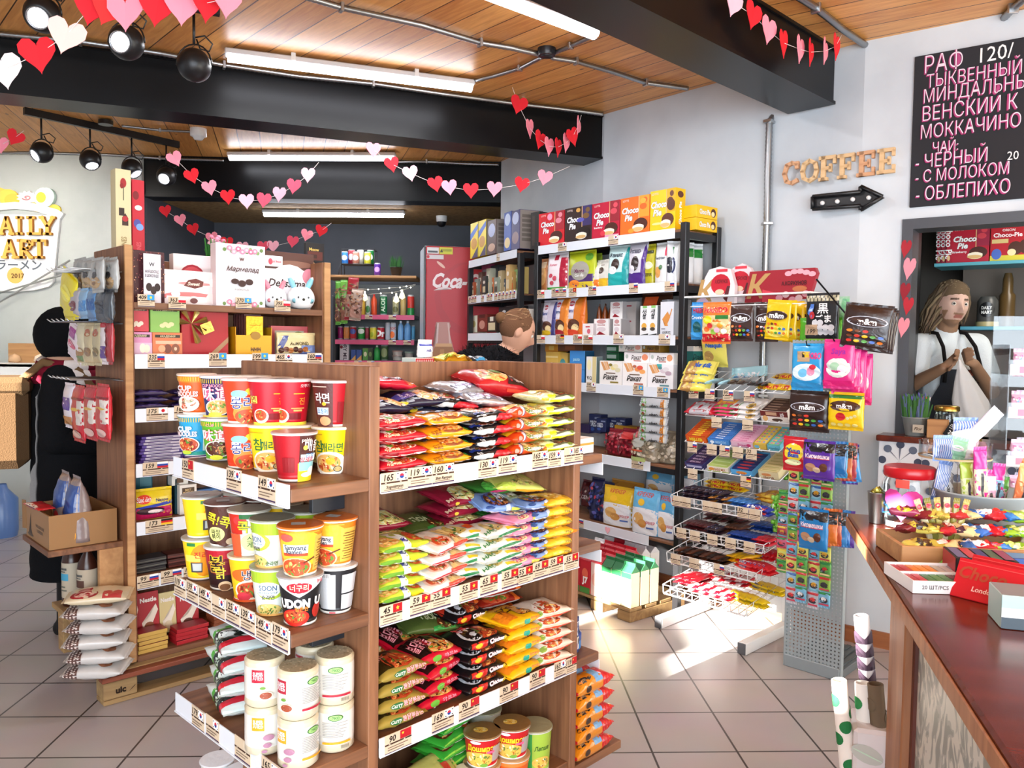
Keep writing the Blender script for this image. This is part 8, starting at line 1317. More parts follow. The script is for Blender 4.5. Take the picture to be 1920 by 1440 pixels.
g=G();tube(g,[(0.0,.0,2.0),(.12,-.2,2.0)],.004,'888',5)
for a_ in(.02,.1):tube(g,[(a_,.0,2.0),(a_,-.22,2.0)],.003,'999',5)
g.obj('hook',METAL,ds)
FL=emit('fairy_bulb','fff0d0',6);e=empty('fairy_lights',DF.base());tag(e,'string of tiny warm fairy lights over the drinks shelf','string lights')
for ps in(((668,540),(690,543),(710,542),(730,540),(750,539),(762,537),(779,533)),((690,552),(714,550),(735,549),(752,545),(770,539),(779,534))):
    L=[DF.at(x,y,-.06)for x,y in ps];g=G();tube(g,[(a,-.06,z)for a,z in L],.0015,'d8d0c0',4);g.obj('wire',PLAST,e)
    for a,z in L[1:-1]:g=G();lathe(g,[(.001,-.007),(.007,0),(.001,.007)],'fff',8);g.obj('bulb',FL,e,fr(a,-.06,z))
for x,y in((684,556),(743,560),(754,553)):a,z=DF.at(x,y,-.06);g=G();lathe(g,[(.001,-.045),(.03,-.025),(.02,.01),(.008,.03),(.008,.05)],'f4ecc8',10);g.obj('lantern',emit('lantern_glow','f4e8b0',.7)if 'lantern_glow' not in D.materials else D.materials['lantern_glow'],e,fr(a,-.06,z))
FGF=Fr((-.775,6.98),(.98,.2));fg=empty('drinks_fridge',FGF.base());tag(fg,'tall red drinks fridge with white script lettering and bottle picture','fridge');ft=FGF.at(860,462)[1];FWD=.64
part('cabinet',PAINT,[(-.0,.02,0,FWD,.4,ft)],fg,.012,'a8aeb6');part('hinge_strip',PLAST,[(.0,-.0,.1,.012,.02,ft-.01)],fg,.001,'141416')
g=G();box(g,.016,-.03,.12,FWD,.019,ft-.008,'bc2430',b=.006);FX=lambda x,y:((FGF.at(x,y)[0]-.016)/(FWD-.016),(FGF.at(x,y)[1]-.12)/(ft-.128));fw_,fh_=FWD-.016,ft-.128
def fz(x0,y0,x1,y1,c):p,q=FX(x0,y1),FX(x1,y0);return rr(p[0],p[1],q[0],q[1],c)
c1,c2=FX(862,527),FX(840,640);px_=lambda*ps:[FX(x,y)for x,y in ps]
it=[('e',*FX(880,560),.5,.14,'b42430'),('e',*FX(886,556),.46,.125,'bc2430'),('e',*FX(826,497),.02,.02,'e8b8a8',.9),('t','Coca-Cola',FX(868,530)[0],c1[1],.052,'f4e4e4',{'s':.42,'b':.035,'w':.86}),('p',px_((812,545),(822,540),(834,538),(846,541),(846,543),(834,541),(822,543)),'f0dcdc'),fz(800,465,822,476,'e4e0e0'),fz(802,471,820,474,'55555a'),fz(823,465,848,477,'d8d430'),fz(828,468,846,472,'a8a420'),('p',px_((824,474),(830,474),(827,467)),'4a4a20'),fz(799,479,831,486,'d8ccd0'),('e',*FX(802,482),.02,.006,'c02030')]
it+=[('p',px_((817,604),(842,604),(844,612),(841,620),(846,640),(853,668),(853,690),(808,690),(808,668),(815,640),(818,620),(815,612)),'c08a80'),('p',px_((819,606),(822,606),(820,640),(815,660),(813,660),(818,640)),'e0c8c4'),('p',px_((838,606),(841,606),(845,650),(842,650)),'d8b8b0'),('p',px_((816,646),(846,646),(853,668),(853,690),(808,690),(808,668)),'a06a3c'),('p',px_((816,644),(846,644),(847,650),(815,650)),'d8a878'),('p',px_((824,655),(832,655),(830,690),(822,690)),'b8844c')]
art(g,flat((.016,-.03,.12),(1,0,0),(0,0,1),(0,-1,0)),fw_,fh_,it,.08,.0008,.0003);g.obj('door',CARD,fg)
a,w,z,h=pxb(Fr((-.775,6.9),(1,0)),(952,430,955,470));g=G();tube(g,[(-.15,8.72,2.8),(-.16,8.72,2.1)],.012,'2a2c30',6);tag(g.obj('cable',PLAST),'dark cable running down slate wall above the fridge','cable')
# ================================================================== sales counter
KF_=Fr((1.19,2.80),(-.271,-.963));ct=empty('sales_counter',KF_.base());tag(ct,'sales counter with glossy dark red-brown top and damask front','counter')
part('worktop',COUNTER,[(0,0,.955,2.3,.75,1.0)],ct,.006);part('edge_strip',POSTW,[(.01,-.006,.953,2.3,0,.99)],ct,.002)
dm,n,l,b=nt('damask_panel');c=n.new('ShaderNodeTexCoord');mp=n.new('ShaderNodeMapping');mp.inputs['Scale'].default_value=(6,1,4.4);l.new(c.outputs['Object'],mp.inputs[0])
v=n.new('ShaderNodeTexNoise');v.inputs['Scale'].default_value=1.6;v.inputs['Distortion'].default_value=4;v.inputs['Detail'].default_value=1;l.new(mp.outputs[0],v.inputs['Vector']);r=n.new('ShaderNodeValToRGB');r.color_ramp.interpolation='CONSTANT'
e=r.color_ramp.elements;e[0].color=(*hx('8c8f88'),1);e[1].position=.52;e[1].color=(*hx('cfcdc2'),1);q=e.new(.44);q.color=(*hx('a6a8a0'),1);l.new(v.outputs['Fac'],r.inputs[0]);l.new(r.outputs[0],b.inputs['Base Color']);b.inputs['Roughness'].default_value=.4
pa=KF_.at(1673,1250,.05)[0];pb=KF_.at(1702,1250,.05)[0]
part('corner_post',POSTW,[(pa,.04,0,pb,.12,.953)],ct,.004);part('front_panel',dm,[(pb+.02,.07,.02,2.3,.09,.953)],ct,0);part('panel_trim',wood('trim_redwood','4a2014','6a3020',2),[(pb,.06,.0,pb+.022,.1,.953)],ct,.002)
part('side_panel',RAWWOOD,[(pa,.12,0,pa+.03,.7,.953)],ct);part('rear_post',RAWWOOD,[(.25,.3,0,.3,.4,.953)],ct);part('step_box',RAWWOOD,[(.08,.3,0,.24,.5,.36)],ct)
Kc=lambda px,py,z=1.0012:on_z(px,py,z)
def onk(nm,me,px,py,label,cat,rot=0,tx=0,z=1.0,ch=()):p=Kc(px,py,z+.0005);return put(nm,me,Matrix.Translation(p)@Matrix.Rotation(rot,4,'Z')@Matrix.Rotation(tx,4,'X'),label,cat,None,ch)
def pos_(px,py,z=1.0012,rot=0):return Matrix.Translation(Kc(px,py,z))@Matrix.Rotation(rot,4,'Z')
q=random.Random(21)
def candies(name,n,rx,ry,z,cols,M,label,grp,sz=.022):
    for i in range(n):
        c=q.choice(cols);key=('cnd',c,q.randrange(3))
        if key not in BARS:BARS[key]=m_pillow('wrapped_sweet',sz*2.6,sz*1.2,sz*.7,c,[('e',.5,.5,.2,.26,q.choice(['f0f0e8','d83a3a','e8c020','2a50a8']))],False,seed=len(BARS),nl=8,na=10,wr=.004)
        put('wrapped_sweet',BARS[key],M@Matrix.Translation((q.uniform(-rx,rx),q.uniform(-ry,ry),z+q.random()*.03))@Matrix.Rotation(q.random()*6.28,4,'Z')@Matrix.Rotation(q.uniform(-.6,.6),4,'X'),label,'sweet',grp)
jw_=.082;M=pos_(1702,984,rot=-.7);ja=empty('candy_jar',M);tag(ja,'clear plastic candy jar with red lid and pink paper heart','jar')
g=G();lathe(g,[(jw_*.94,.0),(jw_,.012),(jw_,.13),(jw_*.86,.165)],'fff',28);g.obj('jar_body',CLEAR,ja)
g=G();lathe(g,[(jw_*.92,.16),(jw_*.96,.165),(jw_*.96,.19),(jw_*.9,.195)],'b81420',28);disc(g,jw_*.9,.195,'a81420',28);g.obj('jar_lid',PLAST,ja)
g=G();S=lambda x,y,e:((jw_+.002+e)*math.sin(x/jw_),-(jw_+.002+e)*math.cos(x/jw_),y)
art(g,lambda x,y,e:S(x-.1,y,e),.2,.17,[('h',.5,.44,.62,.62,'d8489a'),rr(.24,.02,.76,.12,'f0ece0'),rr(.4,.78,.6,.94,'f05a50')],.012);g.obj('paper_heart',PAPER,ja)
candies('c',30,.045,.045,.03,['e8c83a','3a8a40','c83040','3a78c8','f0f0f0'],M,'wrapped sweet seen through the clear jar with red lid','sweets in the red-lidded jar',.018)
g=G();S=lambda t:jw_
for nm,px,py,r,h,col,lab in(('metal_bucket',1643,980,.03,.1,'9aa0a2','small grey bucket of gold-wrapped sweets at the counter corner'),):
    g=G();lathe(g,[(r*.75,0),(r,h),(r*1.04,h+.003),(r*.95,h)],col,18);disc(g,r*.95,h*.8,'a8a030',18);bk=onk(nm,g.mesh(nm,METAL),px,py,lab,'bucket')
    for i in range(7):lathe(gg:=G(),[(.001,0),(.014,.01),(.001,.024)],q.choice(['b8b83a','d8d060','8a7a30']),8);gg.obj('gold_sweet',FOIL,bk,Matrix.Translation((q.uniform(-.016,.016),q.uniform(-.016,.016),h*.8+q.random()*.02)))
M=pos_(1838,1000,rot=0);zt_=empty('zinc_tub',M);tag(zt_,'round zinc tub full of candy tubes and packets on the counter','tub')
g=G();r=.135;lathe(g,[(r*.82,0),(r*.84,.004),(r,.13),(r*1.03,.133),(r*1.03,.139),(r*.98,.136),(r*.9,.05),(.001,.05)],['a2adb0']*7,36);g.obj('tub',PAINT,zt_)
TUBE_=[('d82a90','d8d0b0',(1815,930,842)),('f0f0f0','d8b0c8',(1842,935,892)),('d83aa0','8ac0d8',(1868,940,880)),('4aa83a','d8c8d8',(1890,935,896)),('c82a80','b8b0a8',(1905,935,890)),('a8c040','d8e0b0',(1803,935,868)),('f07a28','e8a060',(1835,930,856)),('f07a28','e0905a',(1850,925,874)),('f4a060','e88050',(1888,915,850)),('e8702a','f0c0a0',(1902,918,848)),('e050a0','e8e0d0',(1858,928,878)),('8a8a92','c8ccd0',(1786,930,880)),('4aa040','3a8a40',(1912,930,885))]
for i,(c,c2,(px,y1,y0))in enumerate(TUBE_):
    L=(y1-y0)*.0022+.02;me=m_pillow('candy_tube',L,.04,.02,c,[rr(0,0,1,.72,c2),('e',.5,.2,.34,.1,['c82a60','e8c83a','5a3a8a'][i%3]),rr(.4,.3,.6,.66,'4a4a50')],True,seed=i)
    a=(px-1838)/1500*2.5;put('candy_tube',me,M@Matrix.Translation((a*.9,-.06+.035*(i%4),.06))@Matrix.Rotation(a*1.6,4,'Y'),ORD[i%12]+(' pink-topped' if c in('d82a90','d83aa0','c82a80','e050a0')else ' orange' if c in('f07a28','f4a060','e8702a')else ' pale')+' candy packet in the zinc tub'+(' at its far rim' if i>11 else ''),'candy packet')
M=Matrix.Translation(on_z(1790,858,1.235)-Vector((0,0,.05)));sd=empty('clear_tray',M);tag(sd,'round clear plastic tray of striped sweet packets above the jar','tray')
g=G();lathe(g,[(.03,-.183),(.012,-.17),(.012,.045),(.1,.05),(.104,.053),(.104,.1),(.106,.1)],'fff',30);g.obj('tray',CLEAR,sd)
g=G();lathe(g,[(.104,.05),(.106,.056)],'c8b088',30);g.obj('rim',PAPER,sd)
for i,(x,z,w,h,c,rt)in enumerate(((-.09,.055,.06,.06,'7a9ad8',0),(-.03,.06,.07,.05,'8ac0a0',.2),(.03,.06,.06,.07,'e8e8ec',-.2),(-.07,-.08,.045,.11,'6a88c8',.2),(.0,.05,.045,.2,'d8dcf0',.75),(.06,.13,.08,.035,'7a9ae0',0),(.09,.06,.06,.06,'c8a0b0',0))):
    put('sweet_pouch',m_pillow('striped_pouch',h,w,.02,c,[rr(.1*k,0,.1*k+.04,1,'e0e6f4')for k in range(10)]if i in(0,3,5)else[('e',.5,.5,.3,.2,'e8e8f0')],True,seed=i+3),M@Matrix.Translation((x*.75,-.05+.015*i,z))@Matrix.Rotation(rt,4,'Y'),ORD[i]+' blue-white sweet pouch on and under the round clear tray, from the jar side','sweet pouch')
put('clear_pouch',m_pillow('clear_pouch',.1,.09,.03,'a8a4a8',[rr(.3,.2,.7,.6,'d8e4e4'),rr(.1,.7,.9,1,'a0889a'),('e',.5,.4,.14,.1,'6a9a9a')],True,seed=9),pos_(1784,968),'grey see-through sachet with pale label between jar and tub','sachet')
TR=Fr(KF_.P(.2,.06,0)[:2],KF_.u[:2]);wt=empty('wooden_tray',Matrix.Translation(Kc(1690,1058))@Matrix.Rotation(-.12,4,'Z'));tag(wt,'wooden tray heaped with wrapped sweets on the counter','tray')
g=G()
for b_ in((0,0,0,.42,.012,.05),(0,.2,0,.42,.212,.05),(0,.012,0,.012,.2,.05),(.408,.012,0,.42,.2,.05),(.012,.012,0,.408,.2,.006)):box(g,*b_,'888',b=.002)
g.obj('tray',RAWWOOD,wt);MT=Matrix.Translation(Kc(1690,1058))@Matrix.Rotation(-.12,4,'Z')
BIG=lambda c,c2:m_pillow('big_sweet',.085,.04,.024,c,[('e',.5,.5,.26,.3,c2)],False,seed=len(c2)+ord(c[0]),wr=.006,nl=10,na=14)
for i,(c,c2,x,y)in enumerate([(('d8c860','3a2a20'),('c8b850','5a3a24'),('d03040','f0c8c0'),('e8d8a0','4a2a3a'),('3a78d0','f0f0f8'),('d82030','f4f4f4'),('3a8ae0','e83030'),('98c83a','d8e880'),('8ac030','e8f0b0'),('f08a28','f4d040'),('a03a5a','d8c83a'),('7a1828','c8b83a'))[k%12]+(.06+.033*(k%11),.06+.05*(k//11))for k in range(33)]):
    key=('big',c)
    if key not in BARS:BARS[key]=BIG(c,c2)
    put('wrapped_sweet',BARS[key],MT@Matrix.Translation((x,y,.03+.034*(i//11)))@Matrix.Rotation(q.uniform(-1.4,1.4),4,'Z')@Matrix.Rotation(q.uniform(-.4,.4),4,'X'),{'d8c860':'olive-yellow','c8b850':'khaki','d03040':'red','e8d8a0':'cream','3a78d0':'blue and white','d82030':'bright red','3a8ae0':'light blue','98c83a':'lime','8ac030':'green','f08a28':'orange','a03a5a':'wine-red','7a1828':'maroon'}[c]+' twist-wrapped sweet, '+('front','middle','back')[i//11]+' row of the wooden tray','sweet','twist-wrapped sweets in the wooden tray')
for i in range(9):put('candy_stick',m_pillow('stick',.12,.018,.012,['d8c8a0','8a8438','b8a85a'][i%3],[('e',.5,.9,.4,.06,'c83040')],True,seed=i,nl=8,na=10),MT@Matrix.Translation((.13+.012*i if i<6 else .37+.015*(i-6),.14,.03))@Matrix.Rotation((i-3)*.12,4,'Y'),ORD[i]+' foil-wrapped candy stick standing up in the wooden tray','candy stick')
M=Matrix.Translation(Kc(1708,1112))@Matrix.Rotation(-.06,4,'Z');bx_=empty('stick_box',M);tag(bx_,'shallow white carton of coloured sweet sticks on the counter','box');g=G();w_,d_,h_=.172,.17,.03;M0=fr(.004,0,0)
for b_ in((0,0,0,w_,.003,h_),(0,d_-.003,0,w_,d_,h_),(0,.003,0,.003,d_-.003,h_),(w_-.003,.003,0,w_,d_-.003,h_),(.003,.003,0,w_-.003,d_-.003,.003),(.003,d_*.48,.003,w_-.003,d_*.5,h_)):box(g,*b_,'f0f0f2',M=M0)
art(g,flat((.004,0,0),(1,0,0),(0,0,1),(0,-1,0)),w_,h_,[tt('20 ШТ/PCS',.3,.5,.3,'555'),tt('250 гр',.85,.36,.3,'555'),rr(.6,.2,.61,.8,'ccc')],9);g.obj('tray',CARD,bx_)
for r_,cols in enumerate((('b8283a','c83048','2a7a3a','3a8a40','2e8a44','5a2a24','4a2420','3a1e1a'),('b82a3a','c83a44','f08a20','f4982a','e8882a','b8b8be','c8c8cc','a8a8b0'))):
    for i,c in enumerate(cols):me=BARS.setdefault(('cs',c),m_box('candy_stick',.018,d_*.42,.02,c,tcol=c,mat=FILM));put('candy_stick',me,M@M0@Matrix.Translation((.014+.0205*i,.006+r_*d_*.49,.004)),{'b':'red','c':'crimson','2':'green','3':'dark','5':'brown','4':'brown','f':'orange','e':'orange','a':'grey'}[c[0]]+' sweet stick, '+ORD[i]+' in the '+('front' if r_==0 else 'rear')+' row of the white carton','candy stick')
onk('gum_box',m_box('gum_box',.14,.12,.062,'161618',[tt('LOTTE',.3,.7,.26,W,b=.05),rr(.02,.1,.2,.6,'c83040')],lcol='b02838',top=[rr(.04+.19*i,.08,.2+.19*i,.92,c)for i,c in enumerate(('6a6a9a','c8384a','3a3a7a','4a6a4a','9a4a6a'))]),1850,1098,'black counter box of chewing gum behind the red boxes','box',-.25)
rb_=m_box('red_box',.15,.022,.095,'c41424',[tt('Choco',.4,.66,.3,'a8402a',b=.03,s=.2,w=.7),tt('London Red',.56,.28,.12,'f0c8c0',s=.1),rr(.02,.9,.98,.92,'e04a4a')],rcol='d8202c')
onk('chocolate_box',rb_,1843,1132,'red chocolate box leaning back on the counter, nearest the customer','box',-.95,-.5);onk('chocolate_box',rb_,1868,1124,'second red chocolate box tucked behind the leaning one','box',-.95,-.5)
onk('bar_box',m_box('teal_box',.1,.1,.07,'d8ecea',[rr(0,0,1,.34,'44525c'),rr(0,.34,1,.62,'f4f6f6'),rr(0,.62,1,1,'a8d4d0')],lcol='b8dcd8',tcol='8a8c90'),1928,1184,'mint, white and slate box at the picture edge on the counter','box',-.3);onk('bar_box',m_box('blue_box',.12,.06,.05,'3a5aa0',[tt('MIX',.5,.5,.3,W)],tcol='6a9ad8'),1912,1085,'blue carton behind the red boxes on the counter','box',-.2)
g=G();lathe(g,[(.001,0),(.014,.006),(.016,.014),(.001,.03)],'6ab83a',12);onk('green_sweet',g.mesh('green_sweet',PLAST),1772,1068,'round green sweet lying beside the black gum box','sweet')
AF=Fr(Kc(1862,800,1.2)[:2],(.96,-.28));AM=Fr((1.63,2.62),(.96,-.28));ac=empty('acrylic_display',AM.base());tag(ac,'clear acrylic tiered display of pastel sweets at the right edge','display stand')
for i,z in enumerate((1.08,1.2,1.36,1.5)):
    g=G();box(g,0,0,z,.34,.2,z+.004,'fff');box(g,0,0,z,.34,.004,z+.05,'fff');g.obj('tier',CLEAR,ac);g=G();box(g,0,-.002,z,.34,0,z+.036,'e6e2ec');art(g,flat((0,-.002,z),(1,0,0),(0,0,1),(0,-1,0)),.34,.036,[rr(.08+.24*k,.2,.2+.24*k,.8,'d890a8')for k in range(4)],9);g.obj('label_rail',PAPER,ac)
g=G();box(g,-.004,0,1.0,0,.2,1.6,'fff');box(g,.34,0,1.0,.344,.2,1.6,'fff');box(g,0,.2,1.0,.34,.204,1.7,'fff');g.obj('sides',CLEAR,ac)
for t,z in enumerate((1.085,1.205,1.365,1.505)):
    for i in range(9):me=BARS.setdefault(('ps',i%5,t%2),m_pillow('pastel_bag',.07,.06,.03,['e8b8d0','d8d0e4','b8d0e8','e8e0d8','c8e060' if t==3 else 'd88ab0'][i%5],crink(['f0e8f0','e08ab8','8ab8e0','f0d8b0','ffffff'],16,i),True,seed=i));put('sweet_bag',me,AM.M(.05+.035*i,.04+.07*(i%2),z,q.uniform(-.4,.4)),ORD[i]+' pastel sweet bag on the '+('lowest','second','third','top')[t]+' tier of the clear display','sweet bag','pastel sweet bags in the acrylic display')
M=Matrix.Translation(on_z(1650,1676,0));gw=empty('wrap_bag',M@Matrix.Rotation(-.3,4,'Z'));tag(gw,'white bag with green leaf print holding gift wrap rolls by the counter','bag')
g=G();box(g,-.09,-.05,0,.09,.1,.5,'ded6d6',b=.01);art(g,flat((-.09,-.05,0),(1,0,0),(0,0,1),(0,-1,0)),.18,.5,[('e',x,y,.14,.09,c,.3*k)for k,(x,y,c)in enumerate(((.6,.82,'3a7a44'),(.3,.66,'4a8a50'),(.8,.5,'3a7a44'),(.4,.42,'5a9a60'),(.2,.86,'c0c0b8'),(.75,.24,'3a8048'),(.3,.2,'4a8a50'),(.85,.7,'b8bab0'),(.5,.08,'3a7a44')))]+[('e',x,y,.012,.085,'c8e0c8',.3*k)for k,(x,y)in enumerate(((.6,.82),(.3,.66),(.8,.5),(.4,.42),(.2,.86),(.75,.24)))],9);g.obj('bag',PAPER,gw)
for i,(x,y,L,ry,cols,lab)in enumerate(((-.055,0,.62,-.12,('f0e8e0','2a7a44','e8b870'),'gift wrap roll with green palm leaves and orange end'),(-.015,.02,.61,-.08,('f0eeea','3a8a50','e8e4d8'),'white gift wrap roll with green sprigs'),(.03,.0,.62,-.1,('6a5a48','6a5a48','8a7458'),'plain brown gift wrap roll'),(.07,.04,.6,-.02,('d8d0b0','c8c83a','e0d8c0'),'beige gift wrap roll with yellow flowers'),(.03,.09,.79,-.12,('d8d4d8','4a3a4a','c8c4c8'),'gift wrap roll with dark chevrons, tallest'))):
    g=G();lathe(g,[(.022,.05),(.022,L),(.017,L+.002),(.016,L-.03)],cols[0],18);S=lambda X,Y,e:((.0222+e)*math.sin(X/.022),-(.0222+e)*math.cos(X/.022),Y)
    art(g,lambda X,Y,e:S(X-.06,Y,e),.12,L,([('p',[(.1+.4*k,.6+.05*j),(.3+.4*k,.63+.05*j),(.5+.4*k,.6+.05*j),(.5+.4*k,.62+.05*j),(.3+.4*k,.65+.05*j),(.1+.4*k,.62+.05*j)],cols[1])for j in range(7)for k in range(2)]if i==4 else[('e',.3+.25*(j%3),.55+.06*j,.16,.03,cols[1],.6)for j in range(7)]),.012);tag(g.obj('gift_wrap_roll',PAPER,None,M@Matrix.Rotation(-.3,4,'Z')@Matrix.Translation((x,y,0))@Matrix.Rotation(ry,4,'Y')),lab+' in the leaf-print bag','gift wrap')
# ================================================================== serving hatch
QF=Q;sl=part('hatch_sill',COUNTER,[(qa-.06,-.16,qs-.03,2.2,.16,qs)],None,.004);sl.matrix_world=Q.base();tag(sl,'dark red-brown sill board of the serving hatch','sill board')
g=G();box(g,qa-.05,-.13,qs-.42,1.6,-.1,qs-.031,'d8dce2');tw=.2;it=[]
for i in range(7):
    for j in range(2):
        cx,cy=(.1+.2*i)/1.6,.75-.5*j
        for k in range(8):t=k*math.pi/4;x1,y1=.075*math.cos(t)/1.6,.075*math.sin(t)/.39;it+=[('p',[(cx-.002,cy),(cx+x1-.004*math.sin(t),cy+y1),(cx+x1+.004*math.sin(t),cy+y1)],'6a7080'),('e',cx+x1*1.1,cy+y1*1.1,.012,.05,['3a4258','5a6478'][k%2],t)]
        it.append(('r',cx-.1/1.6,cy-.25,cx-.098/1.6,cy+.25,'a8acb4'))
art(g,flat((qa-.05,-.13,qs-.42),(1,0,0),(0,0,1),(0,-1,0)),1.6,.39,it,9);o=g.obj('tile_panel',CARD,None,Q.base());tag(o,'panel of white tiles with blue floral pattern under the hatch sill','tile panel')
a=Q.at(1716,790,-.06)[0];bk=pot(Q,a,-.06,qs+.001,.17,'zinc bucket of green and lavender sprigs on the hatch sill',['3a6a34','4a7a3c','5a6a8a'],None,'8a8e8c',130)
g=G();art(g,flat((.0,-.066,.02),(1,0,0),(0,0,1),(0,-1,0)),.05,.05,[rr(0,0,1,.8,'b8b0a0'),tt('Flor',.5,.4,.3,'4a4034',s=.3)],9);g.obj('label_card',PAPER,bk);g=G()
for i in range(40):lathe(g,[(.001,0),(.004,.008),(.001,.02)],'5a5a9a',5,M=Matrix.Translation((q.uniform(-.06,.06),q.uniform(-.05,.05),q.uniform(.15,.2))));
g.obj('lavender',PAPER,bk)
for i in range(8):x0=Q.at(1704+5*i,740,.05)[0];g=G();c='d02838' if i in(5,6)else 'd8d4d4';tube(g,[(0,0,0),(.004*(i-4),0,.19)],.004,c,6);tag(g.obj('straw',PLAST,None,Q.M(x0,.05,qs+.002)),ORD[i]+(' red' if i in(5,6)else ' pale')+' drinking straw standing behind the lavender bucket','straw')
a=Q.at(1774,780,-.02)[0];M=Q.M(a,.0,qs+.001);jr2=empty('glass_jar',M);tag(jr2,'glass jar with gold lid on the hatch sill','jar');g=G();lathe(g,[(.05,0),(.055,.01),(.055,.1),(.05,.12),(.055,.13)],'fff',22);g.obj('jar_body',GLASS,jr2);g=G();lathe(g,[(.058,.13),(.058,.15),(.05,.155)],'b89a50',22);disc(g,.05,.155,'c8aa60',22);g.obj('jar_lid',METAL,jr2);g=G();lathe(g,[(.05,.002),(.05,.05),(.001,.06)],'8a7a50',18);g.obj('contents',MATTE,jr2)
bxi(Q,(1738,788,1776,810),-.14,.06,qs,'wooden_box','box','small brown wooden box on the hatch sill','6a4430',mat=RAWWOOD)
a,w,z,h=pxb(Q,(1768,768,1796,800),-.15);g=G();box(g,-.035,0,0,.035,.004,.085,'1a1c20');art(g,flat((-.035,0,0),(1,0,0),(0,0,1),(0,-1,0)),.07,.085,[tt('Печенье',.5,.66,.14,'d8dce0',s=.2,w=.8),rr(.1,.5,.9,.52,'d8dce0'),tt('20р',.5,.28,.2,'e0e4e8')],9);tag(g.obj('price_card',PAPER,None,Q.M(a,-.155,qs+.01,0,-.1,.5)),'tilted black price card chalked 20 before the glass jar','price card')
g=G();lathe(g,[(.06,0),(.065,.04),(.07,.045),(.001,.06)],['b8a850','4a4238','4a4238'],20);put('biscuit_tin',g.mesh('biscuit_tin',PAINT),Q.M(Q.at(1815,795,.0)[0],.02,qs),'round tin with yellow band beside the jar on the hatch sill','tin')
KZ=Q.at(1800,492,1.3)[1];KZ2=Q.at(1830,612,1.3)[1];ks=empty('kitchen_shelf',Q.base());tag(ks,'turquoise wall shelves in the kitchen behind the cashier','shelf')
part('shelf_board',PAINT,[(Q.at(1752,480,1.3)[0],1.3,KZ-.022,2.6,1.6,KZ)],ks,.002,'5aa8b8');part('shelf_board',PAINT,[(Q.at(1800,612,1.3)[0],1.3,KZ2-.022,2.6,1.6,KZ2)],ks,.002,'4a98b0');part('back_panel',MATTE,[(.3,1.61,.17,2.6,1.64,2.58)],ks,0,'6a6058');part('shelf_bracket',PAINT,[(1.3,1.4,KZ-.3,1.33,1.6,KZ-.022)],ks,.002,'2a2826');part('tall_frame',PAINT,[(.15,.42,.17,.21,.56,2.5)],ks,.002,'101114')
bxi(Q,(1784,425,1855,490),1.33,.05,KZ,'cake_box','box','red strawberry cake box on the turquoise kitchen shelf','b81230',cake('9a2040','d04050','4a2014',xtra=[tt('Strawberry',.22,.3,.06,W,w=.4)]));bxi(Q,(1857,425,1925,490),1.33,.05,KZ,'cake_box','box','red cake box with yellow foot beside the strawberry one','b81224',[tt('ORION',.5,.9,.07,W),tt('Choco-Pie',.48,.76,.12,W,b=.03,w=.8),rr(.04,.52,.5,.64,'d8c080'),rr(0,.0,1,.16,'d8c83a'),('e',.18,.2,.14,.16,'4a6ac0'),('e',.7,.36,.2,.2,'4a2414'),('e',.6,.24,.12,.1,'f0e0b0'),('e',.95,.4,.16,.2,'4a2414')])
for i in range(3):bxi(Q,(1757+9*i,428,1766+9*i,490),1.33+.02*(2-i),.2,KZ,'cake_box','box',ORD[i]+' narrow end of a red cake box from the dark frame on the kitchen shelf','b01430',[tt('Choco Pie',.5,.6,.16,W,r=-math.pi/2),('e',.5,.14,.3,.08,'e8c890')])
a=Q.at(1851,600,1.4)[0];g=G();lathe(g,[(.06,0),(.06,.16),(.04,.19)],'4a4a48',18);lathe(g,[(.065,0),(.065,.03)],'b8a878',18);S=lambda x,y,e:((.061+e)*math.sin((x-.05)/.06),-(.061+e)*math.cos((x-.05)/.06),y);art(g,S,.1,.19,[('e',.5,.56,.46,.25,'16181a'),tt('DAILY',.5,.62,.1,'d8d8d4',b=.04,w=.6),tt('MART',.5,.47,.1,'d8d8d4',b=.04,w=.6)],.01);put('coffee_jar',g.mesh('coffee_jar',PLAST),Q.M(a,1.4,KZ2),'grey jar with round black shop badge on the lower kitchen shelf','jar')
a=Q.at(1888,560,1.42)[0];g=G();lathe(g,[(.045,0),(.045,.2),(.03,.22),(.03,.3),(.02,.34)],'5a4424',16);put('syrup_bottle',g.mesh('syrup_bottle',PLAST),Q.M(a,1.45,KZ2),'brown syrup bottle on the lower kitchen shelf','bottle')
light('kitchen_fill','AREA',9,Q.P(1.1,.8,2.55),(1,.93,.82),(0,0,-1),size=.5)  # added fill light without a fitting, lifts the dim kitchen and cashier
# ================================================================== people
def cap(g,a,b,ra,rb,col='888',n=14):
    a,b=Vector(a),Vector(b);d=b-a;L=max(d.length,1e-4);pr=[(max(.0005,ra*math.sin(t)),-ra*math.cos(t))for t in[math.pi/2*i/4 for i in range(5)]]+[(max(.0005,rb*math.cos(t)),L+rb*math.sin(t))for t in[math.pi/2*i/4 for i in range(5)]]
    lathe(g,pr,col,n,M=Matrix.Translation(a)@d.to_track_quat('Z','Y').to_matrix().to_4x4())
    k=len(g.v);o=k-10*n;g.f+=[[o+j for j in range(n)][::-1],[k-n+j for j in range(n)]];c=hx(col);g.c+=[c,c];g.m+=[0,0];g.s+=[True,True]
def ball(g,c,r,col='888',M=None,n=18):
    Mx=(M or Matrix())@Matrix.Translation(c);lathe(g,[(max(.0005,r[0]*math.sin(math.pi*i/12)),-r[2]*math.cos(math.pi*i/12))for i in range(13)],col,n,M=Mx@Matrix.Diagonal((1,r[1]/r[0],1,1)))
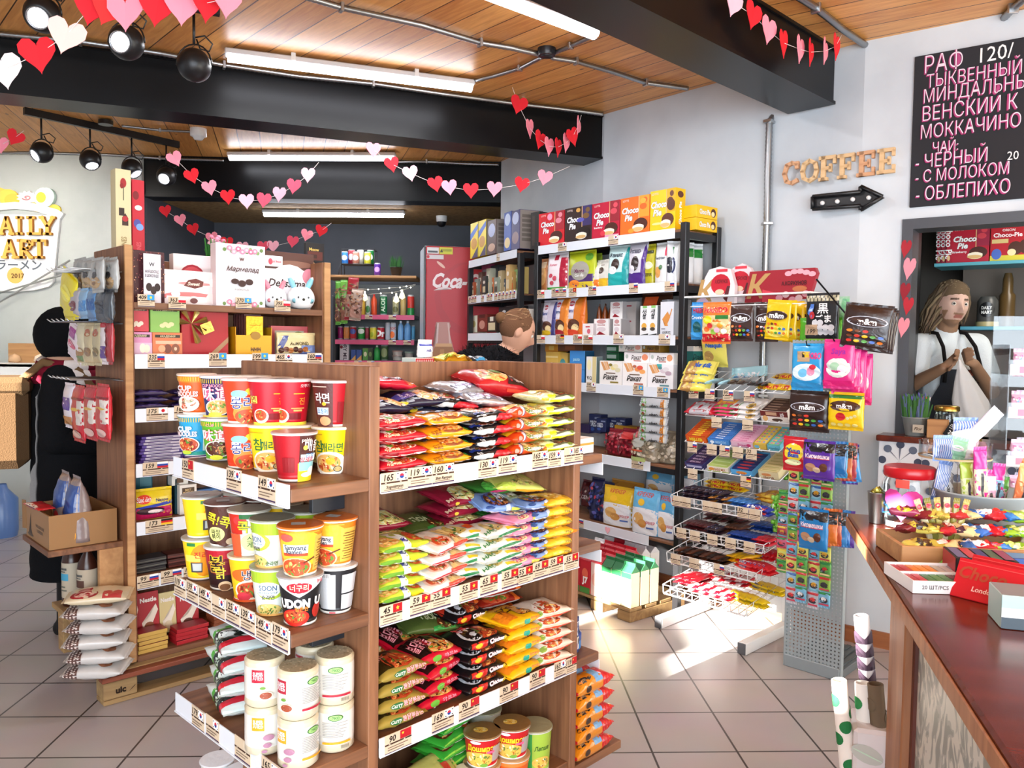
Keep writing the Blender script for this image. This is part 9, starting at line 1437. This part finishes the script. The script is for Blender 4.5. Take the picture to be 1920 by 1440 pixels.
def fuse(g,name,mat,colf,vox=.008,sm=5,parent=None,M=None):
    "grows the joined limbs into one continuous skin"
    o=link(name,g.mesh(name,mat),parent,M);r=o.modifiers.new('skin','REMESH');r.mode='VOXEL';r.voxel_size=vox;r.use_smooth_shade=True
    s=o.modifiers.new('smooth','SMOOTH');s.iterations=sm;bpy.context.view_layer.update()
    me=D.meshes.new_from_object(o.evaluated_get(bpy.context.evaluated_depsgraph_get()));o.modifiers.clear();o.data=me;me.materials.clear();me.materials.append(mat)
    for a in list(me.color_attributes):me.color_attributes.remove(a)
    at=me.color_attributes.new('Col','FLOAT_COLOR','POINT');buf=[]
    for v in me.vertices:buf+=[*hx(colf(v.co)),1]
    at.data.foreach_set('color',buf);return o
def head(g,M,s=1.0):
    vs=[];fs=[];na,ne=56,40;E=math.exp
    for i in range(ne+1):
        el=-math.pi/2+math.pi*i/ne
        for j in range(na):
            az=2*math.pi*j/na;dx,dy,dz=math.sin(az)*math.cos(el),-math.cos(az)*math.cos(el),math.sin(el);low=max(0,-dz)
            x=dx*.076*(1-.32*low**1.6);y=dy*(.092 if dy<0 else .1)*(1-.12*low*(dy>0));z=dz*.12
            if dy<.2:
                ax=abs(x);y-=.026*E(-((x/.013)**2+((z+.03)/.016)**2))+.014*E(-((x/.009)**2+((z+.006)/.022)**2));y+=.011*E(-(((ax-.031)/.014)**2+((z-.006)/.012)**2));y-=.006*E(-(((ax-.03)/.02)**2+((z-.026)/.008)**2))
                y-=.007*E(-((x/.02)**2+((z+.06)/.01)**2))-.005*E(-((x/.022)**2+((z+.0605)/.0025)**2));y-=.01*E(-((x/.024)**2+((z+.098)/.014)**2));y-=.003*E(-(((ax-.045)/.018)**2+((z+.02)/.02)**2))
            vs.append((x*s,y*s,z*s))
    for i in range(ne):
        for j in range(na):fs.append((i*na+j,i*na+(j+1)%na,(i+1)*na+(j+1)%na,(i+1)*na+j))
    g.add(vs,fs,'888',0,True,M)
    for sx in(-1,1):ball(g,(sx*.078*s,.012*s,-.008*s),(.012*s,.02*s,.032*s),M=M)
def headcol(p,Mi,s,skin,lip,brow,beard=None):
    q=Mi@p;x,y,z=q.x/s,q.y/s,q.z/s
    if y<-.03:
        if abs(z+.06)<.009 and abs(x)<.024-.5*abs(z+.06):return lip
        if abs(z-.03)<.005 and .012<abs(x)<.048:return brow
        if beard and(z<-.078 or(abs(x)>.05 and z<-.03)or(-.052<z<-.042 and abs(x)<.026)):return beard
    elif beard and z<-.06 and y<.03:return beard
    return skin
def hand(g,w,tip,side,curl=.5,s=1.0):
    "palm from wrist w towards tip, fingers fanned along side and curled, thumb off the palm's edge"
    w,t,sd=Vector(w),(Vector(tip)-Vector(w)).normalized(),Vector(side).normalized();nn=t.cross(sd).normalized();k=w+t*.075*s
    for i,(o,L)in enumerate(((-.028,.072),(-.0095,.082),(.0095,.077),(.027,.06))):
        b=k+sd*o*s;cap(g,w+sd*o*.5*s+t*.012,b,.016*s,.0125*s,n=10);m=b+(t*math.cos(curl*.8)+nn*math.sin(curl*.8))*L*.5*s;e=m+(t*math.cos(curl*2)+nn*math.sin(curl*2))*L*.5*s;cap(g,b,m,.0098*s,.0088*s,n=10);cap(g,m,e,.0088*s,.0072*s,n=10)
    b=w+t*.03*s-sd*.03*s;m=b+(t*.6-sd*.6+nn*.5).normalized()*.035*s;cap(g,w+t*.015*s-sd*.01*s,b,.014*s,.012*s,n=10);cap(g,b,m,.0115*s,.0098*s,n=10);cap(g,m,m+(t*.8+nn*.5).normalized()*.03*s,.0098*s,.008*s,n=10)
def eyes(par,M,s,look=0.0):
    for sx in(-1,1):
        g=G();ball(g,(0,0,0),(.0115*s,)*3,'c8c4bc');lathe(g,[(.0055*s,0),(.0045*s,.0012*s),(.0005,.0016*s)],['3a2c20','0a0808'],12,M=Matrix.Rotation(look,4,'Z')@Matrix.Translation((0,-.0112*s,0))@Matrix.Rotation(math.pi/2,4,'X'));g.obj('eye',SKIN,par,M@Matrix.Translation((sx*.031*s,-.0755*s,.006*s)))
def strands(name,n,M,rootf,endf,r,cols,par,sd=1,wav=.012):
    q=random.Random(sd);g=G()
    for i in range(n):
        a=Vector(rootf(q));b=Vector(endf(q,a));m=(a+b)/2+Vector((q.uniform(-1,1),q.uniform(-.3,1),q.uniform(-.3,.5)))*wav;pts=[a,a.lerp(m,.6)+(m-a)*.0,m,m.lerp(b,.6)+Vector((q.uniform(-1,1),0,0))*wav*.5,b];tube(g,pts,[r*.7,r,r,r*.8,r*.2],q.choice(cols),5)
    return g.obj(name,CLOTH,par,M)
def px3(px,py,Y):d=ray(px,py);return EYEP+d*(Y/d.y)
Yc=4.66;HS=1.08;hc=px3(1784,572,Yc-.02);MH=Matrix.Translation(hc)@Matrix.Rotation(.02,4,'Z')@Matrix.Rotation(.06,4,'Y')@Matrix.Rotation(.05,4,'X');MHi=MH.inverted()
nk,ch,pv=px3(1772,628,Yc+.04),px3(1774,700,Yc+.05),px3(1774,845,Yc+.06);sL,sR=px3(1722,648,Yc),px3(1830,648,Yc+.02);eL,eR=px3(1709,722,Yc-.04),px3(1858,735,Yc-.02);wL,wR=px3(1768,690,Yc-.24),px3(1826,682,Yc-.22);ft=.165
cs_=empty('person',Matrix.Translation((ch.x,ch.y,.165)));tag(cs_,'cashier with long wavy hair in white T-shirt and dark apron holding a carrier bag','person');TI=cs_.matrix_world.inverted();g=G();T=lambda p:TI@p
head(g,TI@MH,HS);cap(g,T(hc+Vector((0,.02,-.06))),T(nk),.055,.062);cap(g,T(nk),T(ch),.06,.12);cap(g,T(ch),T(pv),.13,.14)
for s_,e_,w_,t_,sd in((sL,eL,wL,px3(1797,668,Yc-.27),(.3,.2,1)),(sR,eR,wR,px3(1797,664,Yc-.26),(.2,-.3,-1))):
    cap(g,T(nk+Vector((0,0,-.04))),T(s_),.06,.062);cap(g,T(s_),T(e_),.058,.044);cap(g,T(e_),T(w_),.043,.028);hand(g,T(w_),T(t_),sd,.9)
for dx in(-.09,.09):
    hp=Vector((dx,0,pv.z-.165));cap(g,hp,(dx*1.1,-.01,.48),.095,.06);cap(g,(dx*1.1,-.01,.48),(dx*1.1,.02,.08),.058,.04);cap(g,(dx*1.1,.02,.045),(dx*1.15,-.14,.035),.045,.034)
SKN='c4a292';fuse(g,'body',SKIN,lambda p:'26282e' if p.z<.95 else headcol(p+cs_.location,MHi,HS,SKN,'9a6054','4a3628','8a6a52'),.0055,3,cs_);eyes(cs_,TI@MH,HS,-.3)
g=G();cap(g,T(nk+Vector((0,.015,-.012))),T(ch),.088,.15);cap(g,T(ch),T(pv),.15,.16)
for s_,e_ in((sL,eL),(sR,eR)):cap(g,T(nk+Vector((0,.0,-.05))),T(s_),.066,.074);cap(g,T(s_),T(s_.lerp(e_,.62)),.074,.078)
fuse(g,'t_shirt',CLOTH,lambda p:'ccd4d8',.009,6,cs_)
g=G();vs=[];N=14
for k,(z,hw)in enumerate(((1.47,.105),(1.38,.12),(1.28,.17),(1.1,.2),(.75,.2),(.5,.19))):
    for i in range(N+1):t=hw/.18*(i/N-.5)*2;vs.append((.18*math.sin(t*.95)*(1.0),.05-.225*math.cos(t*.95)*(.92 if z>1.4 else 1),z-.165))
g.add(vs,[(k*(N+1)+i,k*(N+1)+i+1,(k+1)*(N+1)+i+1,(k+1)*(N+1)+i)for k in range(5)for i in range(N)],'33363c',0,True);box(g,.02,-.2,1.27,.1,-.194,1.305,'6a3a2c');g.obj('apron',CLOTH,cs_)
for sx,pt in((-1,px3(1752,622,Yc-.05)),(1,px3(1806,622,Yc-.03))):g=G();e0=Vector((sx*.1,-.15,1.31));p0=T(pt);tube(g,[p0+Vector((0,.06,.0)),p0+Vector((0,-.03,-.01)),p0.lerp(e0,.5)+Vector((0,-.045,.02)),e0+Vector((0,-.03,.0)),e0+Vector((0,-.02,-.08))],.011,'1c1a1a',6);g.obj('strap',CLOTH,cs_)
Hq=TI@MH
def rt(q):a=q.uniform(-2.7,2.7);e=q.uniform(.35,1.5);return(.088*math.sin(a)*math.cos(e),-.094*math.cos(a)*math.cos(e)+.012,.082*math.sin(e)+.064)
def en(q,a):sx=-1 if a[0]+q.uniform(-.06,.02)<0 else 1;return(sx*q.uniform(.075,.15 if sx<0 else .1),q.uniform(-.01,.1),q.uniform(-.22,-.06)if sx<0 else q.uniform(-.11,-.02))
g=G();ball(g,(0,.012,.062),(.086,.1,.084),'62523f');ball(g,(-.035,.055,-.03),(.075,.07,.1),'5a4a3a');hr=g.obj('hair',CLOTH,cs_,Hq);strands('hair_locks',190,Matrix(),rt,en,.0095,['5e5040','6a5a48','54463a','74654f'],hr,3,.03)
g=G();b0=px3(1799,674,Yc-.27);pr=[(.006,0),(.014,-.03),(.05,-.12),(.085,-.22),(.105,-.33),(.1,-.4),(.06,-.43),(.001,-.435)];lathe(g,pr,'eee',28);V=[]
for x,y,z in g.v:a=math.atan2(y,x);k=1+.1*math.sin(a*7+z*9)+.05*math.sin(a*13);V.append((x*k*1.05+(.12*min(1,-z*2.4)),y*k*.6,z))
g.v=V;tag(g.obj('carrier_bag',SHEER,None,Matrix.Translation(b0)),'thin white plastic carrier bag hanging from the hands of the cashier','bag')
Yw=4.55;hw=px3(972,622,Yw);MW=Matrix.Translation(hw)@Matrix.Rotation(1.75,4,'Z')@Matrix.Rotation(.42,4,'X');MWi=MW.inverted();wm=empty('person',Matrix.Translation((hw.x-.1,hw.y+.05,0)));tag(wm,'woman with tied-back brown hair and black fur collar bent towards the rack','person');TI=wm.matrix_world.inverted();T=lambda p:TI@p
g=G();head(g,TI@MW,.98);nw=px3(948,668,Yw+.02);cap(g,T(px3(962,640,Yw+.01)),T(nw),.05,.058);cw=T(nw)+Vector((-.12,0,-.24));cap(g,T(nw),cw,.08,.13);cap(g,cw,(-.1,0,.92),.13,.15)
for dx in(-.09,.09):cap(g,(-.1,dx,.9),(-.08,dx,.48),.09,.06);cap(g,(-.08,dx,.48),(-.1,dx,.08),.055,.038);cap(g,(-.1,dx,.045),(.04,dx,.035),.042,.032);cap(g,cw+Vector((.02,dx*1.9,.1)),cw+Vector((.1,dx*2.1,-.16)),.06,.045);cap(g,cw+Vector((.1,dx*2.1,-.16)),cw+Vector((.3,dx*1.4,-.14)),.043,.028);hand(g,cw+Vector((.3,dx*1.4,-.14)),cw+Vector((.4,dx,-.12)),(0,-1,0),.5)
fuse(g,'body',SKIN,lambda p:'1e1e22' if p.z<1.15 else headcol(p+wm.location,MWi,.98,'c89a82','a86a60','6a4a38'),.0065,3,wm);eyes(wm,TI@MW,.98)
g=G();ball(g,(0,.022,.024),(.083,.098,.104),'6a4c38');ball(g,(0,.122,.03),(.034,.034,.034),'6e5038');hb=g.obj('hair',CLOTH,wm,TI@MW)
def r2(q):a=q.uniform(-2.2,2.2);e=q.uniform(.15,1.5);return(.085*math.sin(a)*math.cos(e),-.085*math.cos(a)*math.cos(e)*(1 if abs(a)>.7 else .95)+.018,.125*math.sin(e)+.012)
strands('hair_strands',150,Matrix(),r2,lambda q,a:(a[0]*.25,.12,.02+q.uniform(-.02,.03)),.0055,['7a5a42','8a6a4e','644832','96765a'],hb,5,.014)
g=G();cap(g,T(nw)+Vector((-.05,0,-.1)),(-.12,0,.75),.17,.2)
for dx in(-.09,.09):cap(g,cw+Vector((-.02,dx*1.9,.12)),cw+Vector((.1,dx*2.1,-.16)),.085,.07);cap(g,cw+Vector((.1,dx*2.1,-.16)),cw+Vector((.27,dx*1.4,-.14)),.07,.055)
coat=fuse(g,'coat',CLOTH,lambda p:'131316',.014,6,wm);q=random.Random(2);g=G()
for(cx,cy,cz,rx,ry,rz,n)in((-.11,.0,T(nw).z-.03,.19,.2,.09,900),(.0,-.03,T(nw).z-.02,.12,.17,.075,500),(-.19,0,T(nw).z-.08,.16,.18,.08,500)):
    ball(g,(cx,cy,cz),(rx*.9,ry*.9,rz*.9),'101013')
    for i in range(n):d=Vector((q.gauss(0,1),q.gauss(0,1),q.gauss(.2,1))).normalized();p=Vector((cx+d.x*rx*.88,cy+d.y*ry*.88,cz+d.z*rz*.88));e=p+(d+Vector((q.uniform(-.6,.6),q.uniform(-.6,.6),q.uniform(-.7,.2)))).normalized()*q.uniform(.025,.05);s=d.cross(Vector((.3,.2,.9))).normalized()*.003;g.add([p-s,p+s,e],[(0,1,2)],q.choice(['0c0c0e','17171a','222226','2a2a2e']))
g.obj('fur_collar',CLOTH,coat)
cu=empty('person',Matrix.Translation((-2.41,4.34,-.02))@Matrix.Rotation(1.95,4,'Z'));tag(cu,'customer in long black coat and hood with brown backpack facing the sweets','person')
g=G();head(g,fr(0,-.02,1.6)@Matrix.Rotation(.15,4,'X'));cap(g,(0,.0,1.52),(0,.02,1.44),.055,.06);cap(g,(0,.02,1.42),(0,.02,1.0),.12,.15)
for dx in(-1,1):cap(g,(dx*.1,.02,.95),(dx*.1,0,.5),.09,.06);cap(g,(dx*.1,0,.5),(dx*.1,.02,.09),.056,.04);cap(g,(dx*.1,.03,.05),(dx*.11,-.14,.04),.05,.038);cap(g,(dx*.17,.02,1.4),(dx*.2,.0,1.1),.055,.045);cap(g,(dx*.2,.0,1.1),(dx*.13,-.24,1.05),.043,.03);hand(g,(dx*.13,-.24,1.05),(dx*.1,-.36,1.06),(-dx,0,0),.5)
fuse(g,'body',SKIN,lambda p:'141416' if p.z<1.0 or p.z>1.68 else 'c8a088',.008,3,cu)
def quilt(z0,z1,f,col,n=30,M=None):
    pr=[];
    for i in range(n+1):t=i/n;z=z0+(z1-z0)*t;pr.append((f(t)*(1+.025*abs(math.sin(z*26))),z))
    g=G();lathe(g,pr,col,32,M=Matrix.Diagonal((1,.82,1,1)));return g
g=quilt(.33,1.47,lambda t:.235-.03*t-.1*max(0,(t-.86)/.14)**1.5,'131417',60)
for dx in(-1,1):cap(g,(dx*.15,.02,1.38),(dx*.225,.03,1.08),.085,.08,'131417',18);cap(g,(dx*.225,.03,1.08),(dx*.14,-.2,1.04),.078,.062,'111215',18)
g.obj('coat',CLOTH,cu)
g=G();ball(g,(0,.02,1.62),(.125,.145,.155),'101113');tube(g,[(.1*math.sin(t),-.10+.02*math.cos(t*2),1.62+.125*math.cos(t))for t in[6.283*i/16 for i in range(16)]],.022,'17181a',8,closed=True);g.obj('hood',CLOTH,cu)
g=G()
for k,(r,z,c0)in enumerate(((.125,1.47,0),(.145,1.42,1),(.15,1.37,2))):
    n=24;pts=[((r*math.sin(6.283*i/n)),r*.95*math.cos(6.283*i/n)+.0,z+.02*math.sin(6.283*i/n+k))for i in range(n)];tube(g,pts,.038,'6a1426',10,closed=True)
m0=len(g.f)
for i in range(m0):
    c=[sum(g.v[v][k]for v in g.f[i])/4 for k in range(3)];a=math.atan2(c[0],c[1])
    if(c[1]>.0 and c[0]>-.06 and c[2]>1.38)or(int((a+6)*1.1)%4==0):g.c[i]=hx('d8d0cc')
g.obj('scarf',CLOTH,cu)
g=G();box(g,-.17,.17,.92,.17,.36,1.36,'5c4630',b=.05);box(g,-.12,.35,.97,.12,.41,1.16,'54402a',b=.025);box(g,-.175,.16,1.3,.175,.37,1.4,'665038',b=.03);bp_=g.obj('backpack',CLOTH,cu)
for dx in(-1,1):g=G();tube(g,[(dx*.12,.2,1.38),(dx*.125,.1,1.475),(dx*.13,-.06,1.44),(dx*.15,-.16,1.3),(dx*.17,-.1,1.12),(dx*.16,.1,1.02)],.022,'6a5238',8);g.obj('strap',CLOTH,bp_)
